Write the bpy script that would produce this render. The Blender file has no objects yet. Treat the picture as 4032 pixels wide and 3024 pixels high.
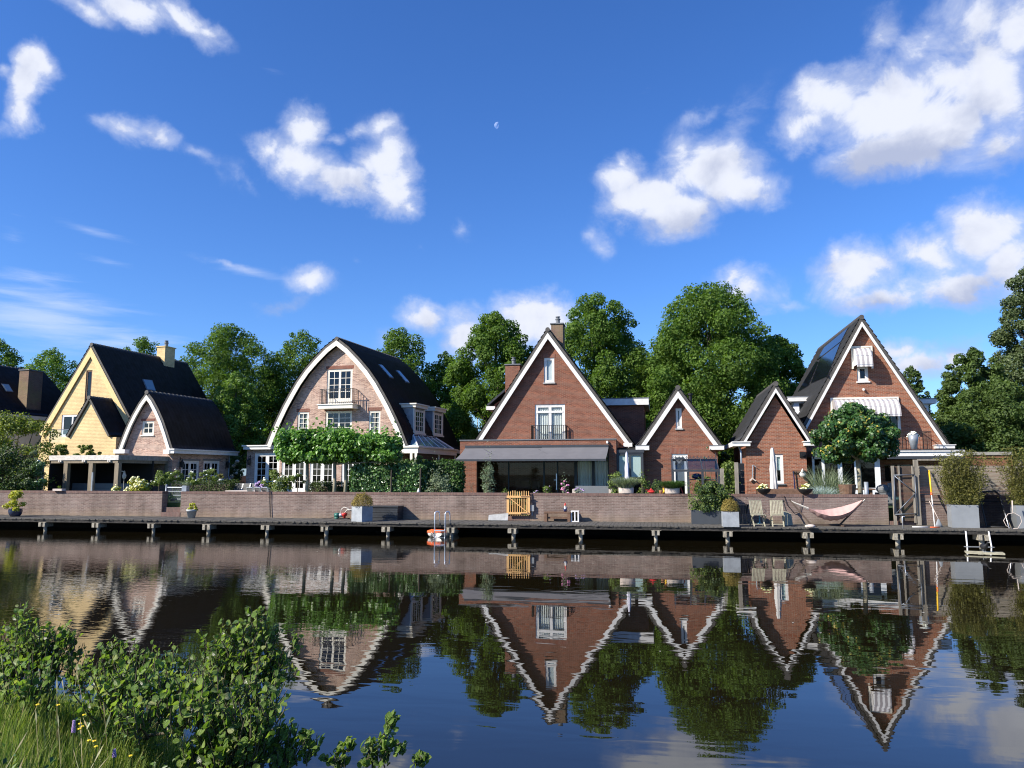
import bpy, math, random
import numpy as np
from mathutils import Vector
R = math.radians
scene = bpy.context.scene
COL = scene.collection

# ------------------------------------------------------------------ camera, sky, sun, exposure
CAM_H = 2.57; YAW = R(10.7); PITCH = R(6.65); FPX = 3028.0
cam = bpy.data.cameras.new('camera'); cam_o = bpy.data.objects.new('camera', cam); COL.objects.link(cam_o)
cam.sensor_width = 36.0; cam.lens = 36.0 * FPX / 4032.0
cam.clip_start = 0.1; cam.clip_end = 9000
cam_o.location = (0, 0, CAM_H); cam_o.rotation_euler = (R(90) + PITCH, 0, YAW)
scene.camera = cam_o

SUN_AZ = R(54); SUN_EL = R(34)         # sun to the left of and behind the camera
sun_dir = Vector((-math.sin(SUN_AZ) * math.cos(SUN_EL), -math.cos(SUN_AZ) * math.cos(SUN_EL), math.sin(SUN_EL)))
sl = bpy.data.lights.new('sun', 'SUN'); sl.energy = 4.8; sl.angle = R(0.5); sl.color = (1.0, 0.93, 0.82)
so = bpy.data.objects.new('sun', sl); COL.objects.link(so)
so.rotation_euler = sun_dir.to_track_quat('Z', 'Y').to_euler()
vs = scene.view_settings
vs.view_transform = 'Standard'; vs.look = 'None'; vs.exposure = 0.78; vs.gamma = 1.0; vs.use_curve_mapping = False
scene.cycles.filter_width = 1.1
scene.cycles.max_bounces = 8; scene.cycles.transparent_max_bounces = 12
scene.cycles.diffuse_bounces = 3; scene.cycles.glossy_bounces = 4

# ------------------------------------------------------------------ photograph pixels (4032 x 3024) to world rays
CX, CY = 2016.0, 1512.0
_f = np.array((-math.sin(YAW) * math.cos(PITCH), math.cos(YAW) * math.cos(PITCH), math.sin(PITCH)))
_r = np.array((math.cos(YAW), math.sin(YAW), 0.0))
_u = np.array((math.sin(YAW) * math.sin(PITCH), -math.cos(YAW) * math.sin(PITCH), math.cos(PITCH)))
EYE = np.array((0.0, 0.0, CAM_H))
def ray(p): return _f + (p[0] - CX) / FPX * _r + (CY - p[1]) / FPX * _u
def crop(x0, y0, s): return lambda x, y: (x0 + x * s, y0 + y * s)
c1 = crop(0, 1250, .5426); c2 = crop(900, 1250, .5426); c3 = crop(1700, 1150, .6027)
c4 = crop(2400, 1100, .6329); c5 = crop(3032, 1100, .6631)
z1 = crop(0, 1750, .2712); z2 = crop(500, 1750, .2712); z3 = crop(900, 1750, .2712); z4 = crop(1400, 1750, .2712)
z5 = crop(1800, 1700, .2939); z6 = crop(2350, 1700, .2939); z7 = crop(2850, 1700, .2939); z8 = crop(3400, 1700, .3014)
dp = crop(0, 0, 1.8228)
def W(p, Y):                                  # on the plane y = Y
    d = ray(p); t = Y / d[1]; q = EYE + t * d; return float(q[0]), float(q[2])
def G(p, z):                                  # on the plane z
    d = ray(p); t = (z - CAM_H) / d[2]; q = EYE + t * d; return float(q[0]), float(q[1])
def cw(s, f):                                 # metres right of / ahead of the viewer -> street frame
    return (-math.sin(YAW) * f + math.cos(YAW) * s, math.cos(YAW) * f + math.sin(YAW) * s)

class Frame:
    def __init__(s, p, Y, rot=0.0):
        x, _ = W(p, Y); s.o = np.array((x, Y, 0.0)); s.rot = R(rot)
        c, n = math.cos(s.rot), math.sin(s.rot); s.ax = np.array((c, n, 0)); s.ay = np.array((-n, c, 0))
    def loc(s, q): d = q - s.o; return float(d @ s.ax), float(d @ s.ay), float(d[2])
    def world(s, x, y, z): q = s.o + x * s.ax + y * s.ay; return (float(q[0]), float(q[1]), z)
    def hit(s, p, n, c):                      # plane n.(q - o) = c
        d = ray(p); t = (c - (EYE - s.o) @ n) / (d @ n); return s.loc(EYE + t * d)
    def fr(s, p, off=0.0): q = s.hit(p, s.ay, off); return q[0], q[2]
    def side(s, p, lx): q = s.hit(p, s.ax, lx); return q[1], q[2]
    def roof(s, p, prof, lo=0, hi=None):      # on the extruded roof profile
        best = None
        for i in range(len(prof) - 1):
            if i < lo or (hi is not None and i >= hi): continue
            a, b = prof[i], prof[i + 1]; tx, tz = b[0] - a[0], b[1] - a[1]; L = math.hypot(tx, tz)
            n = (-tz / L) * s.ax + np.array((0, 0, tx / L)); c = (-tz * a[0] + tx * a[1]) / L
            q = s.hit(p, n, c); k = ((q[0] - a[0]) * tx + (q[2] - a[1]) * tz) / L / L
            e = max(0, -k, k - 1)
            if best is None or e < best[0]: best = (e, q, (-tz / L, tx / L))
        return best[1], best[2]

# ------------------------------------------------------------------ world: Nishita sky with clouds by direction
def azel(p):
    d = ray(p); d = d / np.linalg.norm(d); return math.atan2(d[0], d[1]), math.asin(d[2])
CLOUDS = [  # display-pixel centre, radii, tilt, weight
 (170,0,110,34,8,.55),(300,15,130,42,14,.8),(400,45,90,44,18,.9),(452,68,34,26,0,.75),
 (80,140,52,52,0,1),(62,200,48,78,8,1),(52,258,44,44,0,.9),(12,168,26,26,0,.5),(10,290,50,24,0,.4),
 (210,270,50,32,0,.45),(275,285,80,38,8,.58),(352,303,60,38,12,.72),(440,352,80,24,28,.36),(530,385,70,26,24,.32),
 (640,285,60,66,-10,.95),(575,335,60,34,20,.85),(640,350,100,54,10,1),(730,390,90,42,15,.95),(800,280,64,38,-15,.6),(720,300,40,20,-30,.45),
 (825,350,72,68,0,1),(850,405,70,62,20,1),(890,440,36,44,0,.8),(762,280,30,24,0,.6),
 (1800,215,130,86,-10,1),(1930,235,165,95,0,1.1),(2030,265,125,80,10,1),(1745,265,90,62,0,.95),(1930,330,150,66,0,.95),
 (2150,160,130,130,-40,1.0),(2195,60,85,90,0,1.0),(2010,85,150,56,-25,.55),(1905,80,60,80,20,.55),(2170,300,100,80,0,.7),(2080,330,120,60,0,.45),(2120,60,120,110,-20,.9),(2190,210,100,130,0,.9),(2050,180,120,80,-20,.9),
 (1345,385,58,62,0,.95),(1400,425,105,62,0,1),(1535,360,125,82,0,1.05),(1590,405,125,64,10,1),(1480,465,86,60,0,1),(1650,430,70,40,15,.75),(1342,350,26,34,0,.8),(1470,300,50,40,0,.5),
 (1305,515,50,44,25,.55),(1280,490,30,30,0,.45),(1500,245,85,26,-18,.42),(1590,255,120,60,-40,.42),
 (2130,500,95,85,0,1.05),(2185,560,85,80,0,1.05),(2010,560,92,56,10,1),(1850,600,108,66,0,.95),(1895,640,105,44,0,.9),(2080,610,140,54,0,1),(1800,570,40,40,0,.7),
 (1615,630,95,44,8,.8),(1575,612,50,34,0,.75),(1690,660,70,20,5,.45),(1640,665,70,26,0,.5),
 (920,675,60,40,0,.8),(995,712,72,56,-20,.95),(1162,685,88,60,0,1.1),(1030,745,70,48,0,.7),(860,730,60,28,0,.4),
 (1985,800,115,52,0,.95),(1940,775,56,42,0,.85),(2050,785,70,52,0,.85),(2070,742,75,24,-8,.4),
 (670,608,68,34,0,.62),(590,655,90,22,-12,.38),(780,562,32,16,0,.32),(1010,488,26,30,25,.38),(505,577,90,14,10,.36),(925,530,20,18,0,.25),
]
WISPS = [(110,655,230,50,4,.6),(70,600,120,24,0,.55),(110,700,220,60,4,.8),(190,497,110,14,10,.5),(220,560,90,14,8,.35),(30,690,140,40,0,.65),(250,735,160,34,0,.6),
 (520,580,110,16,8,.5),(40,465,70,16,0,.35),(1400,195,50,16,0,.25),(585,150,40,12,0,.25),(30,510,40,30,20,.35)]
GREYS = [(1940,345,190,55,0,1),(2170,330,110,80,0,.8),(1480,495,120,40,0,.6),(1620,440,110,40,0,.55),(2090,655,190,50,0,.85),(1880,668,140,36,0,.8),(1630,675,100,34,0,.7),
 (2000,840,150,50,0,.7),(2070,742,110,34,0,.8),(860,735,130,44,0,.7),(590,655,120,30,0,.8),(60,690,160,30,0,.5),(90,598,100,24,0,.8),(2100,210,70,110,0,.4),(780,420,160,30,15,.35),(1950,190,120,40,0,.25)]
world = bpy.data.worlds.new('World'); scene.world = world; world.use_nodes = True
nt = world.node_tree; nt.nodes.clear()
def nd(t, **k):
    n = nt.nodes.new(t)
    for a, b in k.items(): setattr(n, a, b)
    return n
def lk(a, b): nt.links.new(a, b)
def mth(op, a, b=None, clamp=False):
    n = nd('ShaderNodeMath', operation=op); n.use_clamp = clamp
    for i, v in enumerate((a, b)):
        if v is None: continue
        if isinstance(v, (int, float)): n.inputs[i].default_value = v
        else: lk(v, n.inputs[i])
    return n.outputs[0]
sky = nd('ShaderNodeTexSky', sky_type='NISHITA'); sky.sun_disc = False
sky.sun_elevation = SUN_EL; sky.sun_rotation = math.atan2(sun_dir.x, sun_dir.y)
sky.altitude = 0; sky.air_density = 1.0; sky.dust_density = 0.25; sky.ozone_density = 3.2
tc = nd('ShaderNodeTexCoord'); sp = nd('ShaderNodeSeparateXYZ'); lk(tc.outputs['Generated'], sp.inputs[0])
az = mth('ARCTAN2', sp.outputs[0], sp.outputs[1]); el = mth('ARCSINE', sp.outputs[2])
cb = nd('ShaderNodeCombineXYZ'); lk(az, cb.inputs[0]); lk(el, cb.inputs[1])
def wnoise(scale, detail, rough, stretch=(1, 1, 1), dist=0.0):
    mp = nd('ShaderNodeMapping'); mp.inputs['Scale'].default_value = stretch; lk(tc.outputs['Generated'], mp.inputs[0])
    n = nd('ShaderNodeTexNoise'); n.inputs['Scale'].default_value = scale; n.inputs['Detail'].default_value = detail
    n.inputs['Roughness'].default_value = rough; n.inputs['Distortion'].default_value = dist; lk(mp.outputs[0], n.inputs['Vector']); return n
warp = wnoise(8, 6, .6)
wv = nd('ShaderNodeVectorMath', operation='SUBTRACT'); lk(warp.outputs['Color'], wv.inputs[0]); wv.inputs[1].default_value = (.5, .5, .5)
ws = nd('ShaderNodeVectorMath', operation='SCALE'); lk(wv.outputs[0], ws.inputs[0]); ws.inputs['Scale'].default_value = .085
wa = nd('ShaderNodeVectorMath', operation='ADD'); lk(cb.outputs[0], wa.inputs[0]); lk(ws.outputs[0], wa.inputs[1])
def field(blobs, src):
    acc = None                                 # z carries the running value, so that the blobs are evaluated one after another
    sv = nd('ShaderNodeSeparateXYZ'); lk(src, sv.inputs[0])
    for (x, y, rx, ry, rot, w) in blobs:
        a0, e0 = azel(dp(x, y)); a1, _ = azel(dp(x + 10, y)); _, e2 = azel(dp(x, y - 10))
        mp = nd('ShaderNodeMapping', vector_type='TEXTURE')
        mp.inputs['Location'].default_value = (a0, e0, 0); mp.inputs['Rotation'].default_value = (0, 0, -R(rot))
        mp.inputs['Scale'].default_value = ((a1 - a0) / 10 * rx * 1.42, (e2 - e0) / 10 * ry * 1.42, 1e7)
        cz = nd('ShaderNodeCombineXYZ'); lk(sv.outputs[0], cz.inputs[0]); lk(sv.outputs[1], cz.inputs[1]); lk(cz.outputs[0], mp.inputs[0])
        if acc is not None: lk(acc, cz.inputs[2])
        ln = nd('ShaderNodeVectorMath', operation='LENGTH'); lk(mp.outputs[0], ln.inputs[0])
        mr = nd('ShaderNodeMapRange'); mr.inputs[1].default_value = 0; mr.inputs[2].default_value = 1; mr.inputs[3].default_value = w; mr.inputs[4].default_value = 0
        lk(ln.outputs['Value'], mr.inputs[0])
        if acc is None: acc = mr.outputs[0]
        else:
            sm = nd('ShaderNodeMath', operation='SMOOTH_MAX'); lk(acc, sm.inputs[0]); lk(mr.outputs[0], sm.inputs[1]); sm.inputs[2].default_value = .08; acc = sm.outputs[0]
    return acc
fld = field(CLOUDS, wa.outputs[0])
n1 = wnoise(15, 10, .62, (1, 1, 1.3), .35); n2 = wnoise(6, 4, .5)
nn = mth('ADD', mth('MULTIPLY', mth('SUBTRACT', n1.outputs[0], .5), 1.75), mth('MULTIPLY', mth('SUBTRACT', n2.outputs[0], .5), .5))
dens = mth('ADD', mth('MULTIPLY', fld, 1.3), mth('MULTIPLY', nn, .92))
def sstep(v, a, b, lo=0.0, hi=1.0):
    m = nd('ShaderNodeMapRange', interpolation_type='SMOOTHSTEP'); lk(v, m.inputs[0])
    for i, q in enumerate((a, b, lo, hi)): m.inputs[i + 1].default_value = q
    return m.outputs[0]
gate = sstep(fld, .05, .32)
op = mth('MULTIPLY', mth('MAXIMUM', sstep(dens, .38, .95), mth('MULTIPLY', sstep(dens, .06, .85), .62)), gate)
wf = field(WISPS, cb.outputs[0])
wn = wnoise(34, 6, .6, (.28, .28, 2.4), .4)
wop = mth('MULTIPLY', sstep(mth('ADD', wf, mth('MULTIPLY', mth('SUBTRACT', wn.outputs[0], .5), 1.1)), .15, .95, 0, .55), sstep(wf, .02, .2))
gf = field(GREYS, wa.outputs[0])
gn = wnoise(13, 5, .55)
def shifted(o):
    mp = nd('ShaderNodeMapping'); mp.inputs['Location'].default_value = o; lk(tc.outputs['Generated'], mp.inputs[0])
    n = nd('ShaderNodeTexNoise'); n.inputs['Scale'].default_value = 11; n.inputs['Detail'].default_value = 6; n.inputs['Roughness'].default_value = .55; n.inputs['Distortion'].default_value = .3; lk(mp.outputs[0], n.inputs['Vector']); return n.outputs[0]
relief = mth('SUBTRACT', shifted((.022, 0, -.026)), shifted((0, 0, 0)))          # billows: brighter on the side towards the sun
gs = sstep(mth('ADD', mth('ADD', gf, mth('MULTIPLY', mth('SUBTRACT', gn.outputs[0], .5), .7)), mth('MULTIPLY', relief, -1.6)), -.02, .85)
thick = sstep(dens, .3, 1.1)
ccol = nd('ShaderNodeMixRGB'); lk(thick, ccol.inputs[0]); ccol.inputs[1].default_value = (4.0, 4.6, 6.3, 1); ccol.inputs[2].default_value = (5.5, 5.75, 6.5, 1)
cgr = nd('ShaderNodeMixRGB'); lk(gs, cgr.inputs[0]); lk(ccol.outputs[0], cgr.inputs[1]); cgr.inputs[2].default_value = (3.0, 3.4, 4.7, 1)
tint = nd('ShaderNodeMixRGB', blend_type='MULTIPLY'); tint.inputs[0].default_value = 1; hs = nd('ShaderNodeHueSaturation'); hs.inputs['Saturation'].default_value = 1.16; lk(sky.outputs[0], hs.inputs['Color']); lk(hs.outputs[0], tint.inputs[1]); tint.inputs[2].default_value = (.655, .85, 1.23, 1)
m1 = nd('ShaderNodeMixRGB'); lk(wop, m1.inputs[0]); lk(tint.outputs[0], m1.inputs[1]); m1.inputs[2].default_value = (5.0, 5.6, 7.0, 1)
m2 = nd('ShaderNodeMixRGB'); lk(op, m2.inputs[0]); lk(m1.outputs[0], m2.inputs[1]); lk(cgr.outputs[0], m2.inputs[2])
bg = nd('ShaderNodeBackground'); bg.inputs['Strength'].default_value = .092; lk(m2.outputs[0], bg.inputs[0])
wo = nd('ShaderNodeOutputWorld'); lk(bg.outputs[0], wo.inputs[0])

# ------------------------------------------------------------------ materials
MATS = {}
def mnew(name):
    m = bpy.data.materials.new(name); m.use_nodes = True; t = m.node_tree; b = t.nodes['Principled BSDF']; MATS[name] = m
    return m, t, b
def _mix(t, kind, fac, a, b):
    n = t.nodes.new('ShaderNodeMixRGB'); n.blend_type = kind
    for i, v in enumerate((fac, a, b)):
        if hasattr(v, 'is_linked'): t.links.new(v, n.inputs[i])
        elif isinstance(v, (int, float)): n.inputs[i].default_value = v
        else: n.inputs[i].default_value = (*v, 1)
    return n.outputs[0]
def _noise(t, scale, detail=4, rough=.55, stretch=None, src='Object'):
    c = t.nodes.new('ShaderNodeTexCoord'); n = t.nodes.new('ShaderNodeTexNoise')
    n.inputs['Scale'].default_value = scale; n.inputs['Detail'].default_value = detail; n.inputs['Roughness'].default_value = rough
    if stretch:
        mp = t.nodes.new('ShaderNodeMapping'); mp.inputs['Scale'].default_value = stretch
        t.links.new(c.outputs[src], mp.inputs[0]); t.links.new(mp.outputs[0], n.inputs['Vector'])
    else: t.links.new(c.outputs[src], n.inputs['Vector'])
    return n.outputs[0]
def _ramp(t, v, stops):
    r = t.nodes.new('ShaderNodeValToRGB'); e = r.color_ramp.elements
    while len(e) < len(stops): e.new(.5)
    for i, (p, c) in enumerate(stops): e[i].position = p; e[i].color = (*c, 1) if not isinstance(c, (int, float)) else (c, c, c, 1)
    t.links.new(v, r.inputs[0]); return r.outputs[0]
def _bump(t, b, h, dist, strength=1.0):
    n = t.nodes.new('ShaderNodeBump'); n.inputs['Distance'].default_value = dist; n.inputs['Strength'].default_value = strength
    t.links.new(h, n.inputs['Height']); t.links.new(n.outputs[0], b.inputs['Normal'])
def pm(name, col, rough=.6, var=.18, scale=6.0, stretch=None, metal=0.0, spec=.4, col2=None, bump=0.0):
    m, t, b = mnew(name)
    c2 = col2 or tuple(v * (1 - var) for v in col); c1_ = tuple(min(1, v * (1 + var * .6)) for v in col) if col2 is None else col
    n = _noise(t, scale, 5, .6, stretch); c = _ramp(t, n, [(.3, c2), (.7, c1_)])
    t.links.new(c, b.inputs['Base Color']); b.inputs['Roughness'].default_value = rough; b.inputs['Metallic'].default_value = metal
    b.inputs['Specular IOR Level'].default_value = spec
    if bump: _bump(t, b, n, bump)
    return m
def brick(name, c1_, c2_, mortar, bw=.22, rh=.066, ms=.010, spread=.0, weather=None, bias=0.0, bump=.006, base=None):
    m, t, b = mnew(name)
    tcn = t.nodes.new('ShaderNodeTexCoord'); s = t.nodes.new('ShaderNodeSeparateXYZ'); t.links.new(tcn.outputs['Object'], s.inputs[0])
    ad = t.nodes.new('ShaderNodeMath'); t.links.new(s.outputs[0], ad.inputs[0]); t.links.new(s.outputs[1], ad.inputs[1])
    cm = t.nodes.new('ShaderNodeCombineXYZ'); t.links.new(ad.outputs[0], cm.inputs[0]); t.links.new(s.outputs[2], cm.inputs[1])
    br = t.nodes.new('ShaderNodeTexBrick'); t.links.new(cm.outputs[0], br.inputs['Vector'])
    for k, v in (('Scale', 1), ('Brick Width', bw), ('Row Height', rh), ('Mortar Size', ms), ('Mortar Smooth', .2), ('Bias', bias)): br.inputs[k].default_value = v
    br.inputs['Color1'].default_value = (*c1_, 1); br.inputs['Color2'].default_value = (*c2_, 1); br.inputs['Mortar'].default_value = (*mortar, 1)
    c = br.outputs[0]
    n = _noise(t, .9, 5, .65); c = _mix(t, 'MULTIPLY', 1, c, _ramp(t, n, [(.3, .78), (.7, 1.12)]))
    n2 = _noise(t, 5.5, 3, .6, (1, 1, 3)); c = _mix(t, 'MULTIPLY', 1, c, _ramp(t, n2, [(.3, .86), (.7, 1.1)]))
    if weather:
        n3 = _noise(t, .5, 6, .7, (1, 1, 1.6)); f = _ramp(t, n3, [(.5, 0.0), (.72, weather[1])]); c = _mix(t, 'MIX', f, c, weather[0])
    if base:                                   # old tide of dirt and lime along the foot of the wall
        nz = _noise(t, 1.3, 5, .65, (1, 1, .35)); mr = t.nodes.new('ShaderNodeMapRange'); sm = t.nodes.new('ShaderNodeMath'); sm.operation = 'MULTIPLY_ADD'; t.links.new(nz, sm.inputs[0]); sm.inputs[1].default_value = -.7; t.links.new(s.outputs[2], sm.inputs[2])
        t.links.new(sm.outputs[0], mr.inputs[0]); mr.inputs[1].default_value = base[0] - .35; mr.inputs[2].default_value = base[1] - .35; mr.inputs[3].default_value = base[3]; mr.inputs[4].default_value = 0; c = _mix(t, 'MIX', mr.outputs[0], c, base[2])
        n4 = _noise(t, 2.2, 4, .6, (1, 1, .12)); c = _mix(t, 'MULTIPLY', 1, c, _ramp(t, n4, [(.35, .80), (.6, 1.08)]))
    t.links.new(c, b.inputs['Base Color']); b.inputs['Roughness'].default_value = .85; b.inputs['Specular IOR Level'].default_value = .2
    _bump(t, b, br.outputs['Fac'], -bump)
    return m
def leafm(name, stops, rough=.5, trans=.35, spec=.35, stripe=False):
    m, t, b = mnew(name)
    g = t.nodes.new('ShaderNodeNewGeometry'); c = _ramp(t, g.outputs['Random Per Island'], stops)
    n = _noise(t, .7, 3, .5); c = _mix(t, 'MULTIPLY', 1, c, _ramp(t, n, [(.3, .8), (.7, 1.15)]))
    if stripe:
        u = t.nodes.new('ShaderNodeTexCoord'); wv_ = t.nodes.new('ShaderNodeTexWave'); wv_.wave_type = 'BANDS'; wv_.bands_direction = 'Y'
        wv_.inputs['Scale'].default_value = 2.2; wv_.inputs['Distortion'].default_value = .6; t.links.new(u.outputs['UV'], wv_.inputs['Vector'])
        c = _mix(t, 'MULTIPLY', 1, c, _ramp(t, wv_.outputs['Fac'], [(0, .86), (1, 1.06)]))
        _bump(t, b, wv_.outputs['Fac'], .004)
    t.links.new(c, b.inputs['Base Color']); b.inputs['Roughness'].default_value = rough; b.inputs['Specular IOR Level'].default_value = spec
    tr = t.nodes.new('ShaderNodeBsdfTranslucent'); tcx = _mix(t, 'MULTIPLY', 1, c, (1.25, 1.35, .5)); t.links.new(tcx, tr.inputs[0])
    mx = t.nodes.new('ShaderNodeMixShader'); mx.inputs[0].default_value = trans
    o = t.nodes['Material Output']; t.links.new(b.outputs[0], mx.inputs[1]); t.links.new(tr.outputs[0], mx.inputs[2]); t.links.new(mx.outputs[0], o.inputs[0])
    return m
def glassm(name, tint_, refl=1.0, rough=.01, base_spec=.5):
    m, t, b = mnew(name); t.nodes.remove(b)
    tr = t.nodes.new('ShaderNodeBsdfTransparent'); tr.inputs[0].default_value = (*tint_, 1)
    gl = t.nodes.new('ShaderNodeBsdfGlossy'); gl.inputs['Roughness'].default_value = rough; gl.inputs[0].default_value = (refl, refl, refl, 1)
    lw = t.nodes.new('ShaderNodeLayerWeight'); lw.inputs[0].default_value = .5; pw = t.nodes.new('ShaderNodeMath'); pw.operation = 'POWER'; t.links.new(lw.outputs['Facing'], pw.inputs[0]); pw.inputs[1].default_value = 4.5
    fr_ = t.nodes.new('ShaderNodeMath'); fr_.operation = 'MULTIPLY_ADD'; t.links.new(pw.outputs[0], fr_.inputs[0]); fr_.inputs[1].default_value = .9; fr_.inputs[2].default_value = .06
    mx = t.nodes.new('ShaderNodeMixShader'); t.links.new(fr_.outputs[0], mx.inputs[0]); t.links.new(tr.outputs[0], mx.inputs[1]); t.links.new(gl.outputs[0], mx.inputs[2])
    t.links.new(mx.outputs[0], t.nodes['Material Output'].inputs[0]); return m

# ------------------------------------------------------------------ mesh builder
class MB:
    def __init__(s): s.v = []; s.f = []
    def add(s, vs_, fs): k = len(s.v); s.v += [tuple(map(float, q)) for q in vs_]; s.f += [tuple(i + k for i in q) for q in fs]; return s
    def box(s, x0, x1, y0, y1, z0, z1):
        return s.add([(x0,y0,z0),(x1,y0,z0),(x1,y1,z0),(x0,y1,z0),(x0,y0,z1),(x1,y0,z1),(x1,y1,z1),(x0,y1,z1)],
                     [(0,3,2,1),(4,5,6,7),(0,1,5,4),(1,2,6,5),(2,3,7,6),(3,0,4,7)])
    def bar(s, a, b, w, h=None, up=(0, 0, 1)):     # box along a segment
        a = Vector(a); b = Vector(b); d = (b - a).normalized(); u = Vector(up)
        if abs(d.dot(u)) > .95: u = Vector((0, 1, 0))
        x = d.cross(u).normalized(); y = x.cross(d); h = h or w; vs_ = []
        for p in (a, b):
            for i, j in ((-1,-1),(1,-1),(1,1),(-1,1)): vs_.append(p + x * (i * w / 2) + y * (j * h / 2))
        return s.add(vs_, [(0,3,2,1),(4,5,6,7),(0,1,5,4),(1,2,6,5),(2,3,7,6),(3,0,4,7)])
    def tube(s, pts, r, n=8, cap=True):
        pts = [Vector(p) for p in pts]; rs = r if isinstance(r, (list, tuple)) else [r] * len(pts); k = len(s.v); vs_ = []; fs = []
        d0 = (pts[1] - pts[0]).normalized(); x = d0.cross(Vector((0, 0, 1)))
        if x.length < .05: x = d0.cross(Vector((0, 1, 0)))
        x.normalize()
        for i, p in enumerate(pts):
            d = (pts[min(i + 1, len(pts) - 1)] - pts[max(i - 1, 0)]).normalized(); x = (x - d * x.dot(d)).normalized(); y = d.cross(x)
            for j in range(n): a = 2 * math.pi * j / n; vs_.append(p + (x * math.cos(a) + y * math.sin(a)) * rs[i])
        for i in range(len(pts) - 1):
            for j in range(n): j2 = (j + 1) % n; fs.append((i*n+j, i*n+j2, (i+1)*n+j2, (i+1)*n+j))
        if cap: fs.append(tuple(range(n))[::-1]); fs.append(tuple((len(pts)-1)*n + j for j in range(n)))
        return s.add(vs_, fs)
    def lathe(s, c, prof, n=16, sx=1, sy=1):       # prof [(r, z)]
        vs_ = []; fs = []
        for r, z in prof:
            for j in range(n): a = 2*math.pi*j/n; vs_.append((c[0]+r*sx*math.cos(a), c[1]+r*sy*math.sin(a), c[2]+z))
        for i in range(len(prof)-1):
            for j in range(n): j2 = (j+1) % n; fs.append((i*n+j, i*n+j2, (i+1)*n+j2, (i+1)*n+j))
        fs.append(tuple(range(n))[::-1]); fs.append(tuple((len(prof)-1)*n+j for j in range(n)))
        return s.add(vs_, fs)
    def ball(s, c, r, n=10, m=7):
        rr = r if isinstance(r, (tuple, list)) else (r, r, r)
        vs_ = []; fs = []
        for i in range(m + 1):
            a = math.pi * i / m
            for j in range(n): b = 2*math.pi*j/n; vs_.append((c[0]+rr[0]*math.sin(a)*math.cos(b), c[1]+rr[1]*math.sin(a)*math.sin(b), c[2]-rr[2]*math.cos(a)))
        for i in range(m):
            for j in range(n): j2 = (j+1) % n; fs.append((i*n+j, i*n+j2, (i+1)*n+j2, (i+1)*n+j))
        return s.add(vs_, fs)
    def prism(s, poly, y0, y1):                    # poly in (x, z), extruded along y
        n = len(poly); vs_ = [(x, y0, z) for x, z in poly] + [(x, y1, z) for x, z in poly]
        return s.add(vs_, [tuple(range(n)), tuple(range(2*n-1, n-1, -1))] + [(i, i+n, (i+1) % n + n, (i+1) % n) for i in range(n)])
    def strip(s, A, B, y0, y1):                    # solid band between two (x, z) polylines, y0..y1
        n = len(A); vs_ = []
        for y in (y0, y1): vs_ += [(x, y, z) for x, z in A] + [(x, y, z) for x, z in B]
        fs = []
        for i in range(n-1):
            fs += [(i, i+1, n+i+1, n+i), (2*n+i, 3*n+i, 3*n+i+1, 2*n+i+1), (i, 2*n+i, 2*n+i+1, i+1), (n+i, n+i+1, 3*n+i+1, 3*n+i)]
        fs += [(0, n, 3*n, 2*n), (n-1, 3*n-1, 4*n-1, 2*n-1)]
        return s.add(vs_, fs)
    def slab(s, q, n, t):                          # quad q lifted by thickness t along n
        n = Vector(n); q = [Vector(p) for p in q]; vs_ = q + [p + n * t for p in q]
        return s.add(vs_, [(3,2,1,0),(4,5,6,7),(0,1,5,4),(1,2,6,5),(2,3,7,6),(3,0,4,7)])
    def build(s, name, mat, parent=None, smooth=False, loc=None):
        me = bpy.data.meshes.new(name); me.from_pydata(s.v, [], s.f); me.materials.append(mat if not isinstance(mat, str) else MATS[mat])
        if smooth: me.polygons.foreach_set('use_smooth', [True] * len(me.polygons))
        o = bpy.data.objects.new(name, me); COL.objects.link(o)
        if parent is not None: o.parent = parent
        if loc: o.location = loc
        return o
def npmesh(name, V, F, mat, parent=None, smooth=False, uv=None):
    me = bpy.data.meshes.new(name); V = np.asarray(V, np.float32).reshape(-1, 3); F = np.asarray(F, np.int32); k = F.shape[1]
    me.vertices.add(len(V)); me.vertices.foreach_set('co', V.ravel()); me.loops.add(F.size); me.loops.foreach_set('vertex_index', F.ravel())
    me.polygons.add(len(F)); me.polygons.foreach_set('loop_start', np.arange(0, F.size, k, dtype=np.int32))
    if smooth: me.polygons.foreach_set('use_smooth', np.ones(len(F), bool))
    if uv is not None: l = me.uv_layers.new(name='UVMap'); l.data.foreach_set('uv', np.asarray(uv, np.float32).ravel())
    me.update(calc_edges=True); me.materials.append(mat if not isinstance(mat, str) else MATS[mat])
    o = bpy.data.objects.new(name, me); COL.objects.link(o)
    if parent is not None: o.parent = parent
    return o
def tag(o, label=None, cat=None, group=None, kind=None):
    for k, v in (('label', label), ('category', cat), ('group', group), ('kind', kind)):
        if v: o[k] = v
    return o
def thing(name, label, cat, loc=(0, 0, 0), rz=0.0, group=None):
    o = bpy.data.objects.new(name, None); o.empty_display_size = .2; COL.objects.link(o); o.location = loc; o.rotation_euler = (0, 0, rz)
    return tag(o, label, cat, group)
def at(mb, name, mat, label, cat, loc, group=None, smooth=False, rz=0.0):   # a thing that is one mesh
    o = mb.build(name, mat, None, smooth); o.location = loc; o.rotation_euler = (0, 0, rz); return tag(o, label, cat, group)

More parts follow.
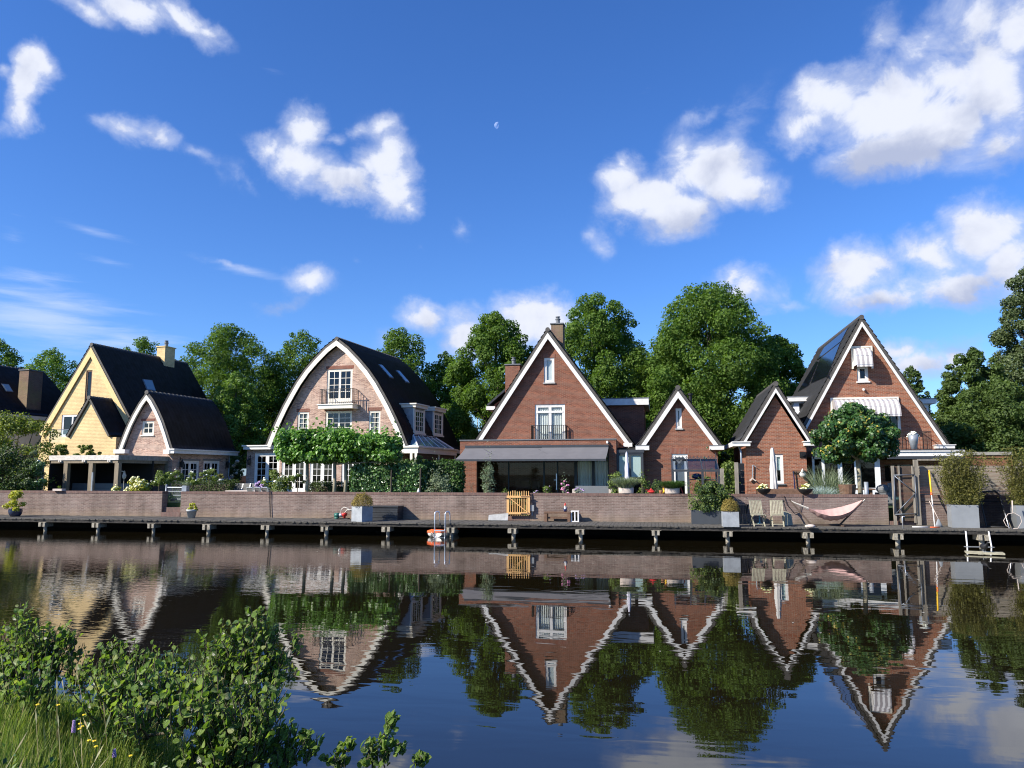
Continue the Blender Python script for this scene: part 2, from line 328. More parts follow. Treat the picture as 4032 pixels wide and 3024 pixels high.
# ------------------------------------------------------------------ foliage
def unit(a): return a / np.maximum(np.linalg.norm(a, axis=-1, keepdims=True), 1e-9)
def leaves(name, mat, parent, P, N, size, aspect=.62, rng=None, bend=.18):
    P = np.asarray(P); n = len(P); rng = rng or np.random.default_rng(1); N = unit(N); size = np.broadcast_to(np.asarray(size, float), (n,))[:, None]
    t = unit(np.cross(N, rng.normal(size=(n, 3)))); b = np.cross(N, t); s = size * rng.uniform(.7, 1.25, (n, 1))
    V = np.stack([P - t*s*.5, P + b*s*.5*aspect + N*s*bend, P + t*s*.5, P - b*s*.5*aspect + N*s*bend], 1)
    k = np.arange(n)[:, None]*4; F = np.concatenate([k+np.array([[0, 1, 2]]), k+np.array([[0, 2, 3]])], 1).reshape(-1, 3)
    return npmesh(name, V, F, mat, parent)
def lobes_pts(rng, lobes, n, inner=.55):
    C = np.array([l[0] for l in lobes]); Rr = np.array([l[1] for l in lobes]); w = (Rr[:, 0]*Rr[:, 2]); w = w / w.sum()
    i = rng.choice(len(lobes), n, p=w); d = unit(rng.normal(size=(n, 3))); f = rng.uniform(inner, 1.06, (n, 1))
    return C[i] + d * Rr[i] * f, d
def tree(name, label, X, Y, z0, ztop, Rx, mat, seed, n=16000, leaf=.3, nl=85, cat='tree', group=None, trunk_r=.22, zc=None, lobe=(.17, .28), taper=1.7, barkm='bark', Ry=None, wide=.22):
    n = int(n*2.5); leaf *= .66; nl = int(nl*2.0)
    rng = np.random.default_rng(seed); zc = zc if zc is not None else z0 + 2.2; H = ztop - zc; Rx *= 1.16; Ry = Ry or Rx
    o = thing(name, label, cat, (X, Y, z0), 0, group); lob = []
    def prof(t): return (min(1, (t/wide)**.5) if t < wide else 1) * (1 - (max(t-wide, 0)/(1-wide))**(taper+.5))**.55
    tt = np.linspace(.005, .97, 300); pr = np.array([prof(t) for t in tt]); cum = np.cumsum(pr + .25); cum /= cum[-1]
    for k in range(nl):
        t = float(np.interp((k+rng.uniform(.1, .9))/nl, cum, tt)); rr = prof(t); a = 2.39996*k + rng.normal()*.35; lr = rng.uniform(*lobe)*Rx*(.55+.45*rr)*rng.choice((1, 1, .7))
        q = rng.uniform(.80, 1.04) if k % 4 else rng.uniform(.2, .7); q2 = max(0, q*rr - .55*lr/Rx)
        lob.append((np.array((math.cos(a)*q2*Rx, math.sin(a)*q2*Ry, zc - z0 + t*H - lr*.35)), np.array((lr, lr, lr*.74))))
    lob.append((np.array((0, 0, zc - z0 + H - .12*Rx)), np.array((.12*Rx,)*3)))
    P, d = lobes_pts(rng, lob, n)
    leaves('crown', mat, o, P, d + .55*rng.normal(size=P.shape) + np.array((0, 0, .35)), leaf, .7, rng)
    tb = MB(); top = zc - z0 + H*.75
    tb.tube([(0, 0, -.2), (.05, 0, top*.3), (-.05, .05, top*.6), (0, 0, top)], [trunk_r*1.25, trunk_r, trunk_r*.7, trunk_r*.2], 9)
    for k in range(0, len(lob), max(1, len(lob)//16)):
        c = lob[k][0]; zs = max(.25*top, c[2]*.55); tb.tube([(0, 0, zs), (c[0]*.5, c[1]*.5, (zs+c[2])*.52), tuple(c)], [trunk_r*.45, trunk_r*.25, trunk_r*.08], 6)
    tb.build('trunk', barkm, o, True); return o
def shrub(name, label, cat, X, Y, z0, rx, ry, h, mat, seed, n=2500, leaf=.08, nl=26, flower=None, stem=True, group=None, aspect=.62, spiky=0.0, lobe=(.28, .42), stemmat='twig', parent=None, partname='foliage'):
    rng = np.random.default_rng(seed)
    o = thing(name, label, cat, (X, Y, z0), 0, group) if parent is None else parent
    lob = []
    for k in range(nl):
        a = rng.uniform(0, 2*math.pi); t = rng.uniform(.05, 1); q = math.sqrt(rng.uniform(.05, 1)) * math.sqrt(max(0, 1-(max(t-.35, 0)/.68)**2))
        lr = rng.uniform(*lobe)*min(rx, h*.6); lob.append((np.array((math.cos(a)*q*max(rx-lr*.7, .02), math.sin(a)*q*max(ry-lr*.7, .02), max(lr*.5, t*h - lr*.7))), np.array((lr, lr, lr*.8))))
    P, d = lobes_pts(rng, lob, n, .35)
    if spiky: P[:, 2] += rng.exponential(spiky, n) * (rng.random(n) < .25)
    if parent is not None: P = P + np.array((X, Y, z0))
    leaves(partname, mat, o, P, d + .45*rng.normal(size=P.shape) + np.array((-.25, -.3, .35)), leaf, aspect, rng)
    if flower:
        fm, fn, fs = flower; fb = MB(); idx = np.argsort(-(d[:, 2] - .5*d[:, 1] + .5*rng.random(n)))[:max(fn*4, 4)]; idx = rng.choice(idx, fn)
        for i in idx:
            p = P[i] + d[i]*fs*.4; r = fs*rng.uniform(.35, .6); fb.ball(p, (r, r, r*.75), 7, 5)
        fb.build('blossom', fm, o, True)
    if stem:
        b = MB(); off = np.array((X, Y, z0)) if parent is not None else np.zeros(3)
        for k in range(0, len(lob), 3):
            c = lob[k][0]; b.tube([off + np.array((c[0]*.15, c[1]*.15, 0)), off + c*np.array((.6, .6, .55)), off + c], [.022*max(h, .4), .014*max(h, .4), .005], 5)
        b.build('stems', stemmat, o, True)
    return o

def tuft(name, mat, parent, c, n, r, h, lean, width, seed, heads=None, rx=None):
    """Blades that rise from a small base and arch outward."""
    rng = np.random.default_rng(seed); rx = rx or r; a_ = rng.uniform(0, 2*math.pi, n); q = np.sqrt(rng.random(n)); bx = c[0] + rx*.5*q*np.cos(a_); by = c[1] + r*.5*q*np.sin(a_)
    H = h*rng.uniform(.5, 1.05, n); d = a_ + rng.normal(size=n)*.7; ln = lean*rng.uniform(.3, 1.1, n)*(.4 + q); V = np.zeros((n, 8, 3)); w = width*rng.uniform(.6, 1.2, n); e = rng.uniform(0, 2*math.pi, n)
    for i, t in enumerate((0, .4, .75, 1)):
        x = bx + np.cos(d)*ln*t*t; y = by + np.sin(d)*ln*t*t; z = c[2] + H*(t - .22*t*t*ln/np.maximum(h, .01)); k = w*(1, .9, .6, .1)[i]
        V[:, 2*i] = np.stack([x - np.cos(e)*k, y - np.sin(e)*k, z], 1); V[:, 2*i+1] = np.stack([x + np.cos(e)*k, y + np.sin(e)*k, z], 1)
    k = np.arange(n)[:, None]*8; F = np.concatenate([k + np.array([[2*i, 2*i+1, 2*i+3, 2*i+2]]) for i in range(3)], 1).reshape(-1, 4); return npmesh(name, V.reshape(-1, 3), F, mat, parent)
# ------------------------------------------------------------------ palette
brick('brick_red', (.285, .100, .056), (.170, .060, .038), (.25, .16, .12), weather=((.33, .17, .12), .35))
brick('brick_orange', (.35, .122, .063), (.195, .067, .040), (.34, .23, .17), weather=((.33, .15, .10), .3))
brick('brick_buff', (.60, .39, .29), (.27, .145, .115), (.56, .46, .38), weather=((.5, .38, .3), .3))
brick('brick_yellow', (.80, .595, .31), (.77, .57, .295), (.68, .495, .25), bw=2.6, rh=.092, ms=.018, bump=.008)
brick('brick_quay', (.25, .175, .145), (.155, .104, .088), (.27, .215, .18), ms=.012, weather=((.34, .28, .245), .5), base=(.55, .95, (.27, .20, .14), .75))
brick('brick_quay_dark', (.24, .17, .145), (.17, .115, .10), (.25, .20, .175), ms=.012, weather=((.31, .26, .22), .5), base=(.55, .85, (.20, .16, .11), .7))
brick('brick_coping', (.22, .135, .11), (.165, .10, .085), (.17, .13, .11), bw=.066, rh=.4, ms=.009)
brick('brick_lintel', (.25, .085, .055), (.19, .065, .045), (.28, .2, .16), bw=.066, rh=.5, ms=.009)
brick('brick_chimney', (.24, .13, .085), (.17, .095, .07), (.25, .2, .15), weather=((.22, .2, .09), .6))
pm('tile_black', (.0115, .0135, .0215), .6, .55, 2.2, spec=.25)
pm('tile_anthracite', (.035, .037, .044), .45, .35, 3, spec=.45)
pm('tile_grey', (.050, .051, .056), .6, .3, 3, spec=.35)
pm('tile_verge', (.085, .078, .07), .7, .35, 5)
pm('white', (.76, .74, .70), .45, .14, 4); pm('cream', (.78, .735, .62), .45, .07, 3); pm('white_cool', (.74, .76, .78), .4, .06, 3)
pm('dark_frame', (.018, .021, .026), .4, .2, 4); pm('anthracite', (.045, .05, .058), .45, .15, 4); pm('zinc', (.30, .33, .36), .4, .2, 4, metal=.3)
pm('lead', (.16, .17, .18), .5, .25, 6); pm('rail_iron', (.022, .021, .02), .5, .3, 8); pm('steel', (.15, .17, .20), .45, .15, 8, metal=.6)
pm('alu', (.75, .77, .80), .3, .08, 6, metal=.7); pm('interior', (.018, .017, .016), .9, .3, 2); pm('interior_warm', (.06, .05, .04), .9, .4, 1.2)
pm('curtain', (.80, .80, .75), .9, .08, 4); pm('blind', (.62, .75, .71), .8, .05, 2); pm('frost', (.74, .80, .80), .6, .06, 2); pm('blind_grey', (.17, .20, .25), .7, .1, 2)
pm('awning_grey', (.150, .146, .150), .8, .08, 3); pm('ceiling', (.45, .43, .40), .9, .1, 1)
pm('wood_grey', (.26, .23, .185), .85, .4, 9, (1, 1, .25)); pm('wood_post', (.24, .195, .135), .8, .4, 7, (6, 6, .6)); pm('wood_dark', (.09, .062, .045), .75, .35, 8)
pm('wood_new', (.68, .40, .155), .6, .22, 8, (5, 5, .8)); pm('wood_teak', (.36, .335, .235), .75, .3, 9); pm('wood_brown', (.16, .09, .055), .7, .35, 8); pm('wood_red', (.22, .10, .05), .7, .3, 8, (.6, 4, 6))
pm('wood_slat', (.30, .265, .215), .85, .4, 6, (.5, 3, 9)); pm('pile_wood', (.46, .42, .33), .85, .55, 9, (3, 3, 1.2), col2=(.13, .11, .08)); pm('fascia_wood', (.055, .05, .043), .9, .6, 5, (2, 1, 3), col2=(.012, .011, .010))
pm('deck_wood', (.130, .120, .100), .9, .45, 3.5, (4, 1, 1), col2=(.052, .048, .042), bump=.01)
pm('shaded_sheetpile', (.010, .009, .008), .95, .4, 3); pm('concrete', (.40, .40, .385), .85, .25, 5); pm('zinc_planter', (.36, .385, .40), .55, .3, 3.5, col2=(.24, .255, .265)); pm('planter_grey', (.235, .25, .26), .55, .12, 2)
pm('planter_dark', (.055, .062, .07), .5, .12, 2); pm('storage', (.032, .036, .042), .5, .2, 4); pm('terracotta', (.42, .20, .11), .8, .2, 6); pm('pot_white', (.58, .49, .42), .8, .12, 5); pm('pot_blue', (.022, .032, .065), .25, .3, 4, spec=.6); pm('pot_grey', (.40, .42, .41), .6, .1, 5)
pm('black', (.014, .014, .015), .5, .2, 6); pm('bark', (.085, .068, .05), .9, .4, 8, (3, 3, .8)); pm('bark_pale', (.30, .27, .19), .85, .4, 6, (2, 2, 1)); pm('twig', (.10, .085, .05), .9, .3, 8)
pm('red', (.55, .035, .025), .4, .1, 6); pm('orange', (.85, .16, .05), .4, .1, 4); pm('yellow', (.85, .52, .03), .45, .1, 6); pm('green_plastic', (.03, .13, .10), .4, .1, 6); pm('teal', (.12, .35, .36), .4, .1, 6)
pm('cloth_white', (.62, .60, .56), .9, .1, 5); pm('cloth_lilac', (.66, .64, .72), .9, .1, 5); pm('cloth_pink', (.50, .315, .28), .9, .12, 5); pm('mesh_grey', (.11, .11, .105), .8, .1, 20); pm('cushion_grey', (.17, .18, .19), .9, .1, 4)
pm('petal_white', (.82, .82, .68), .7, .1, 9); pm('petal_pink', (.72, .26, .46), .7, .2, 9); pm('petal_lilac', (.42, .28, .50), .7, .2, 9); pm('petal_yellow', (.85, .60, .02), .6, .1, 9); pm('petal_cream', (.80, .78, .42), .7, .15, 9); pm('skin_tone', (.62, .38, .28), .7, .1, 6)
pm('car_blue', (.010, .016, .07), .2, .1, 2, spec=.8); pm('copper_green', (.08, .27, .20), .6, .2, 2); pm('brown_clad', (.06, .045, .035), .7, .2, 3); pm('rope', (.6, .56, .48), .9, .1, 9); pm('coot', (.012, .012, .014), .6, .2, 9)
pm('plaster', (.70, .66, .56), .8, .07, 2); pm('lawn', (.045, .075, .018), .95, .35, 2.0); pm('paving', (.22, .20, .18), .9, .2, 2)
glassm('glass', (.92, .94, .94), refl=.22); glassm('glass_dark', (.34, .37, .38), refl=.7); glassm('glass_clear', (.93, .96, .96))
m, t, b = mnew('solar'); b.inputs['Roughness'].default_value = .12; b.inputs['Specular IOR Level'].default_value = .14; b.inputs['Base Color'].default_value = (.006, .007, .012, 1)
m, t, b = mnew('roof_glass'); b.inputs['Base Color'].default_value = (.22, .30, .33, 1); b.inputs['Roughness'].default_value = .06; b.inputs['Specular IOR Level'].default_value = .9
m, t, b = mnew('stripe_cloth')
tcn = t.nodes.new('ShaderNodeTexCoord'); w_ = t.nodes.new('ShaderNodeTexWave'); w_.bands_direction = 'X'; w_.inputs['Scale'].default_value = 1.25; t.links.new(tcn.outputs['Object'], w_.inputs[0])
t.links.new(_ramp(t, w_.outputs['Fac'], [(.42, (.80, .78, .76)), (.5, (.36, .33, .33))]), b.inputs['Base Color']); b.inputs['Roughness'].default_value = .9
leafm('leaf_linden', [(0, (.064, .120, .020)), (.5, (.094, .170, .029)), (.85, (.135, .220, .042)), (1, (.19, .28, .06))], .6, .42, .18)
leafm('leaf_linden_light', [(0, (0.070, 0.140, 0.026)), (.5, (0.123, 0.228, 0.038)), (1, (0.245, 0.350, 0.061))], .5, .35)
leafm('leaf_alder_far', [(0, (.052, .090, .022)), (.5, (.082, .130, .034)), (1, (.13, .19, .05))], .55, .40, .25)
leafm('leaf_willow', [(0, (.055, .082, .030)), (.5, (.095, .135, .050)), (1, (.16, .20, .09))], .5, .35)
leafm('leaf_plane', [(0, (0.061, 0.149, 0.021)), (.5, (0.114, 0.254, 0.035)), (1, (0.228, 0.403, 0.079))], .35, .38, .5)
leafm('leaf_maple', [(0, (0.021, 0.060, 0.018)), (.55, (0.045, 0.116, 0.028)), (.93, (0.088, 0.175, 0.038)), (.965, (0.385, 0.350, 0.052)), (1, (0.600, 0.420, 0.088))], .4, .25)
leafm('leaf_hedge', [(0, (0.032, 0.070, 0.018)), (.5, (0.061, 0.131, 0.028)), (1, (0.123, 0.210, 0.052))], .4, .22)
leafm('leaf_ivy', [(0, (0.035, 0.084, 0.021)), (.5, (0.079, 0.166, 0.044)), (1, (0.175, 0.298, 0.096))], .3, .2, .6)
leafm('leaf_yew', [(0, (0.035, 0.060, 0.014)), (.5, (0.061, 0.102, 0.023)), (1, (0.114, 0.158, 0.035))], .6, .2)
leafm('leaf_rose', [(0, (.08, .125, .025)), (.5, (.155, .22, .042)), (1, (.26, .33, .085))], .45, .38)
leafm('leaf_olive', [(0, (0.105, 0.149, 0.088)), (.5, (0.193, 0.254, 0.149)), (1, (0.333, 0.385, 0.245))], .5, .25)
leafm('leaf_lavender', [(0, (0.140, 0.193, 0.105)), (.5, (0.228, 0.289, 0.175)), (1, (0.350, 0.385, 0.298))], .6, .25)
leafm('leaf_blue', [(0, (0.245, 0.333, 0.315)), (.5, (0.385, 0.490, 0.455)), (1, (0.525, 0.600, 0.595))], .6, .2)
leafm('leaf_bamboo', [(0, (.075, .080, .018)), (.5, (.145, .145, .032)), (1, (.26, .245, .065))], .5, .3)
leafm('leaf_ball', [(0, (0.193, 0.140, 0.032)), (.5, (0.298, 0.228, 0.052)), (1, (0.420, 0.333, 0.105))], .7, .2)
leafm('leaf_gold', [(0, (0.228, 0.245, 0.026)), (.5, (0.420, 0.420, 0.044)), (1, (0.600, 0.595, 0.105))], .5, .35)
leafm('leaf_dark', [(0, (0.021, 0.045, 0.014)), (.55, (0.044, 0.088, 0.025)), (.9, (0.105, 0.158, 0.035)), (1, (0.280, 0.333, 0.061))], .5, .28)
leafm('leaf_acer', [(0, (0.052, 0.088, 0.018)), (.55, (0.131, 0.184, 0.028)), (1, (0.350, 0.385, 0.052))], .5, .35)
leafm('leaf_alder', [(0, (.115, .20, .032)), (.5, (.205, .325, .058)), (.9, (.33, .44, .11)), (1, (.44, .46, .19))], .34, .34, .5, stripe=True)
leafm('grass_blade', [(0, (.09, .15, .022)), (.45, (.17, .25, .04)), (.75, (.25, .31, .065)), (.92, (.36, .34, .13)), (1, (.44, .37, .19))], .6, .34, .22)
leafm('grass_seed', [(0, (0.455, 0.350, 0.193)), (1, (0.600, 0.595, 0.350))], .8, .3, .2)

# ------------------------------------------------------------------ water, quay, ground
m, t, b = mnew('water_mat')
b.inputs['Base Color'].default_value = (.009, .007, .003, 1); b.inputs['Roughness'].default_value = .012; b.inputs['IOR'].default_value = 1.65; b.inputs['Specular IOR Level'].default_value = .5
tcn = t.nodes.new('ShaderNodeTexCoord')
def wn_(scale, st, det, rot=0.0, dist=0.0):
    mp = t.nodes.new('ShaderNodeMapping'); mp.inputs['Scale'].default_value = st; mp.inputs['Rotation'].default_value = (0, 0, R(rot)); t.links.new(tcn.outputs['Object'], mp.inputs[0])
    n = t.nodes.new('ShaderNodeTexNoise'); n.inputs['Scale'].default_value = scale; n.inputs['Detail'].default_value = det; n.inputs['Roughness'].default_value = .45; n.inputs['Distortion'].default_value = dist
    t.links.new(mp.outputs[0], n.inputs['Vector']); return n.outputs[0]
def wm_(op, a, b_):
    n = t.nodes.new('ShaderNodeMath'); n.operation = op
    for i, v in enumerate((a, b_)):
        if isinstance(v, (int, float)): n.inputs[i].default_value = v
        else: t.links.new(v, n.inputs[i])
    return n.outputs[0]
swell = wn_(1.0, (.45, 1.0, 1), 1, 6, .3); mid = wn_(1.0, (1.0, 2.9, 1), 2, -5, .4); fine = wn_(1.0, (4.5, 11, 1), 2, 4, .2)
sx = t.nodes.new('ShaderNodeSeparateXYZ'); t.links.new(tcn.outputs['Object'], sx.inputs[0])
patch = t.nodes.new('ShaderNodeMapRange'); patch.interpolation_type = 'SMOOTHSTEP'
t.links.new(wm_('ADD', sx.outputs[0], wm_('MULTIPLY', wn_(.16, (1, 1.6, 1), 2), 9.0)), patch.inputs[0])
for i, q in enumerate((-9.0, 1.0, 1.0, .0)): patch.inputs[i + 1].default_value = q
breeze = t.nodes.new('ShaderNodeMapRange'); breeze.interpolation_type = 'SMOOTHSTEP'; t.links.new(wn_(.22, (.6, 1.5, 1), 2, 12), breeze.inputs[0])
for i, q in enumerate((.36, .64, .18, 1.0)): breeze.inputs[i + 1].default_value = q
h = wm_('ADD', wm_('MULTIPLY', swell, .0028), wm_("MULTIPLY", wm_("MULTIPLY", mid, .0030), breeze.outputs[0]))
h = wm_('ADD', h, wm_('MULTIPLY', wm_('MULTIPLY', fine, .0022), patch.outputs[0]))
_bump(t, b, h, 1.0)
tag(MB().box(-300, 300, -120, 33.05, -.5, 0).build('water', m), kind='structure')
tag(MB().box(-300, 300, 33.06, 33.3, -2, .55).build('quay', 'shaded_sheetpile'), kind='structure')  # near-black colour holds the shade of the void under the dock
tag(MB().box(-300, 300, 33.46, 420, -1, 1.20).build('garden_ground', 'lawn'), kind='structure')

WT = 1.74; DZ = .57; GZ = 1.20; WY = 33.0
def PX(px, Y=WY, y=1990): return W((px, y), Y)[0]
# dock
dock = thing('dock', 'long weathered grey plank dock on pilings running along the brick wall', 'dock', (0, 30.6, 0))
rng0 = random.Random(4); mb = MB(); x = -46.0
while x < 34:
    w = .145 + rng0.uniform(-.006, .006); j = rng0.uniform(-.006, .006); mb.box(x, x + w - .010, rng0.uniform(-.03, .02), 2.42, DZ - .05 + j, DZ + j); x += w
mb.build('deck_boards', 'deck_wood', dock)
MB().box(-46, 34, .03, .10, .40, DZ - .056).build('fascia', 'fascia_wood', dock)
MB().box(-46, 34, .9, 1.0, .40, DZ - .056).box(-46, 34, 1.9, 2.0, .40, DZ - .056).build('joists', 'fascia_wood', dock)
for i, d_ in enumerate((93, 208, 327, 447, 574, 701, 834, 973, 1106, 1252, 1414, 1569, 1742, 1936, 2117)):
    X = PX(d_ * 1.8228, 30.75, 2100) + .05; r0 = random.Random(i); q = MB()
    q.tube([(X, .2, -1.2), (X + r0.uniform(-.03, .03), .2, -.1), (X + r0.uniform(-.02, .02), .2, .16), (X, .2, .39)], [.075, .062 + r0.uniform(0, .02), .07 + r0.uniform(0, .025), .08], 9)
    p = q.build('pile', 'pile_wood', dock, True)
    e_ = [r0.uniform(-.025, .025) for _ in range(5)]; q = MB().box(X - .17 + e_[0], X - .05, -.02 + e_[1], .5, .19 + e_[2], .385).box(X + .05, X + .16 + e_[3], -.02 + e_[4], .5, .20 + e_[1], .385).box(X - .19, X + .19 + e_[0], e_[2], .5, .386, .40)
    q.build('clamp_beam', 'pile_wood', p)

# brick terrace walls
def brick_wall(label, xa, xb, mat, ztop=WT, th=.42, y0=WY, zb=.55):
    o = thing('terrace_wall', label, 'wall', (xa, y0, 0)); L = xb - xa
    MB().box(0, L, .33, .33 + th, zb, ztop - .11).build('brickwork', mat, o)
    MB().box(-.005, L + .005, .315, .345 + th, ztop - .108, ztop).build('coping', 'brick_coping', o)
    return o
WYo = WY - .33
x1, x2, x3, x4, x5, x6, x7 = [PX(v, WY) for v in (637, 711, 1997, 2087, 2790, 3497, 3612)]
brick_wall('long low grey brick wall left of the steel garden gate', -46, x1, 'brick_quay', y0=WYo)
brick_wall('longest low grey brick wall, between the steel gate and the wooden picket gate', x2, x3, 'brick_quay', y0=WYo)
brick_wall('low grey brick wall between the picket gate and the dark planter', x4, x5, 'brick_quay', y0=WYo)
brick_wall('darker low brick wall behind the hammock and the teak chairs', x5 + .004, x6, 'brick_quay_dark', y0=WYo)
brick_wall('low worn brick wall under the slatted fence at the right', x7, 34, 'brick_quay_dark', y0=WYo)
at(MB().box(0, x2 - x1 - .01, -.02, .12, 0, .22).box(0, x2 - x1 - .01, .121, .45, 0, .44), 'brick_step', 'brick_coping', 'worn brick step under the steel gate', 'step', (x1 + .005, WY, .55))
at(MB().box(0, x4 - x3 - .01, 0, .45, 0, .20), 'brick_step', 'brick_coping', 'low brick step under the wooden picket gate', 'step', (x3 + .005, WY, .55))
at(MB().box(0, x7 - x6 - .01, 0, .45, 0, .16), 'brick_step', 'brick_coping', 'low brick sill under the tall lattice gate', 'step', (x6 + .005, WY + .02, .55))

# near bank, as a height field in front of and under the viewer
def shore(s): return float(np.interp(s, (-40, -9, -6, -3, -2.4, -1.9, -1.3, -.5, .5, 2, 40), (9, 8.6, 8.3, 7.4, 6.5, 5.5, 4.7, 4.2, 3.9, 3.8, 3.8)))
def bank_z(s, f):
    d = shore(s) - f
    return 1.42 * (1 - math.exp(-d / 1.9)) if d > 0 else .55 * d
V = []; ss = np.concatenate([np.linspace(-300, -8, 24), np.linspace(-7.6, 3, 46), np.linspace(3.5, 300, 24)]); fs_ = np.concatenate([np.linspace(-500, 1, 30), np.linspace(1.4, 9.6, 46)])
for f in fs_:
    for s in ss: X, Y = cw(s, f); V.append((X, Y, bank_z(s, f) + .04 * math.sin(s * 3.1) * math.cos(f * 2.7)))
F = [(i*len(ss)+j, i*len(ss)+j+1, (i+1)*len(ss)+j+1, (i+1)*len(ss)+j) for i in range(len(fs_)-1) for j in range(len(ss)-1)]
pm('bank_soil', (.055, .075, .02), .95, .4, 5)
tag(npmesh('riverbank', V, F, 'bank_soil', None, True), kind='structure')

# ------------------------------------------------------------------ house kit
def resample(poly, step):
    P = np.array(poly, float); L = np.linalg.norm(np.diff(P, axis=0), axis=1); S = np.concatenate([[0], np.cumsum(L)]); n = max(1, int(round(S[-1] / step)))
    s = np.linspace(0, S[-1], n + 1); return np.stack([np.interp(s, S, P[:, 0]), np.interp(s, S, P[:, 1])], 1)
def off_poly(poly, d):                           # shift a left-to-right outline inward (down)
    P = np.array(poly, float); T = np.diff(P, axis=0); T /= np.linalg.norm(T, axis=1)[:, None]; Nn = np.stack([T[:, 1], -T[:, 0]], 1); out = []
    for i in range(len(P)):
        a = Nn[max(i-1, 0)]; b_ = Nn[min(i, len(Nn)-1)]; q = a + b_; q /= np.linalg.norm(q); out.append(P[i] + q * d / max(.35, q @ a))
    return [tuple(v) for v in out]
def roof_mesh(parent, prof, y0, y1, mat, thick=.16, row=.34, wave=.30, name='roof', vergemat='tile_verge'):
    ai = int(np.argmax([p[1] for p in prof])); V = []; F = []; k = 0
    ny = max(2, int((y1 - y0) / .1)); ys = np.linspace(y0, y1, ny + 1); wv_ = .026 * np.abs(np.sin(math.pi * ys / wave))
    for side in (0, 1):
        half = prof[:ai+1] if side == 0 else prof[ai:][::-1]          # eave to apex
        P = resample(half, row); T = np.diff(P, axis=0); L = np.linalg.norm(T, axis=1); T /= L[:, None]
        Nn = np.stack([-T[:, 1], T[:, 0]], 1) * (1 if side == 0 else -1)
        prev = None
        for i in range(len(P) - 1):
            for (pt, o_) in ((P[i], .06), (P[i+1], .008)):
                q = pt[None] + Nn[i][None] * (o_ + wv_)[:, None]
                V.append(np.stack([q[:, 0], ys, q[:, 1]], 1)); 
            a = k; b_ = k + ny + 1
            for (u, w) in (((prev, a),) if prev is not None else ()) + ((a, b_),):
                j = np.arange(ny)[:, None]; F.append(np.concatenate([u + j, u + j + 1, w + j + 1, w + j], 1))
            prev = b_; k += 2 * (ny + 1)
    npmesh(name, np.concatenate(V), np.concatenate(F), mat, parent)
    inn = off_poly(prof, thick)
    q = MB().strip([tuple(p) for p in prof], inn, y0 + .012, y1 - .012); q.build('roof_edge', vergemat, parent)
    ax, az_ = prof[ai]; q = MB(); n = max(2, int((y1 - y0) / .35)); 
    for i in range(n):
        a = y0 - .02 + (y1 - y0) * i / n; b2 = y0 + (y1 - y0) * (i + 1) / n; q.tube([(ax, a, az_ - .075), (ax, b2, az_ - .09)], [.135, .115], 10)
    q.build('ridge', vergemat, parent, False)
def wall_face(mb, outline, zb, y, holes, reveal=.12, axis='y'):
    """Wall facing -y (or +x) under a left-to-right outline, with rectangular holes and their reveals."""
    fn = (lambda a, d, z: (a, y + d, z)) if axis == 'y' else (lambda a, d, z: (y - d, a, z))
    xs = sorted(set([p[0] for p in outline] + [h for q in holes for h in (q[0], q[1])])); lo, hi = outline[0][0], outline[-1][0]
    ox = [p[0] for p in outline]; oz = [p[1] for p in outline]
    for a, b_ in zip(xs[:-1], xs[1:]):
        if b_ - a < 1e-6 or a < lo - 1e-6 or b_ > hi + 1e-6: continue
        za, zb2 = float(np.interp(a + 1e-7, ox, oz)), float(np.interp(b_ - 1e-7, ox, oz)); mid_ = (a + b_) / 2
        hs = sorted([(q[2], q[3]) for q in holes if q[0] < mid_ < q[1]]); z = zb
        for h0, h1 in hs:
            if h0 > z: mb.add([fn(a, 0, z), fn(b_, 0, z), fn(b_, 0, h0), fn(a, 0, h0)], [(0, 1, 2, 3)])
            z = max(z, h1)
        if max(za, zb2) > z + 1e-4: mb.add([fn(a, 0, z), fn(b_, 0, z), fn(b_, 0, max(z, zb2)), fn(a, 0, max(z, za))], [(0, 1, 2, 3)])
    for (a, b_, c, d) in holes:
        for q in (((a, c), (b_, c)), ((b_, c), (b_, d)), ((b_, d), (a, d)), ((a, d), (a, c))):
            (p0, z0), (p1, z1_) = q; mb.add([fn(p0, 0, z0), fn(p1, 0, z1_), fn(p1, reveal, z1_), fn(p0, reveal, z0)], [(0, 1, 2, 3)])
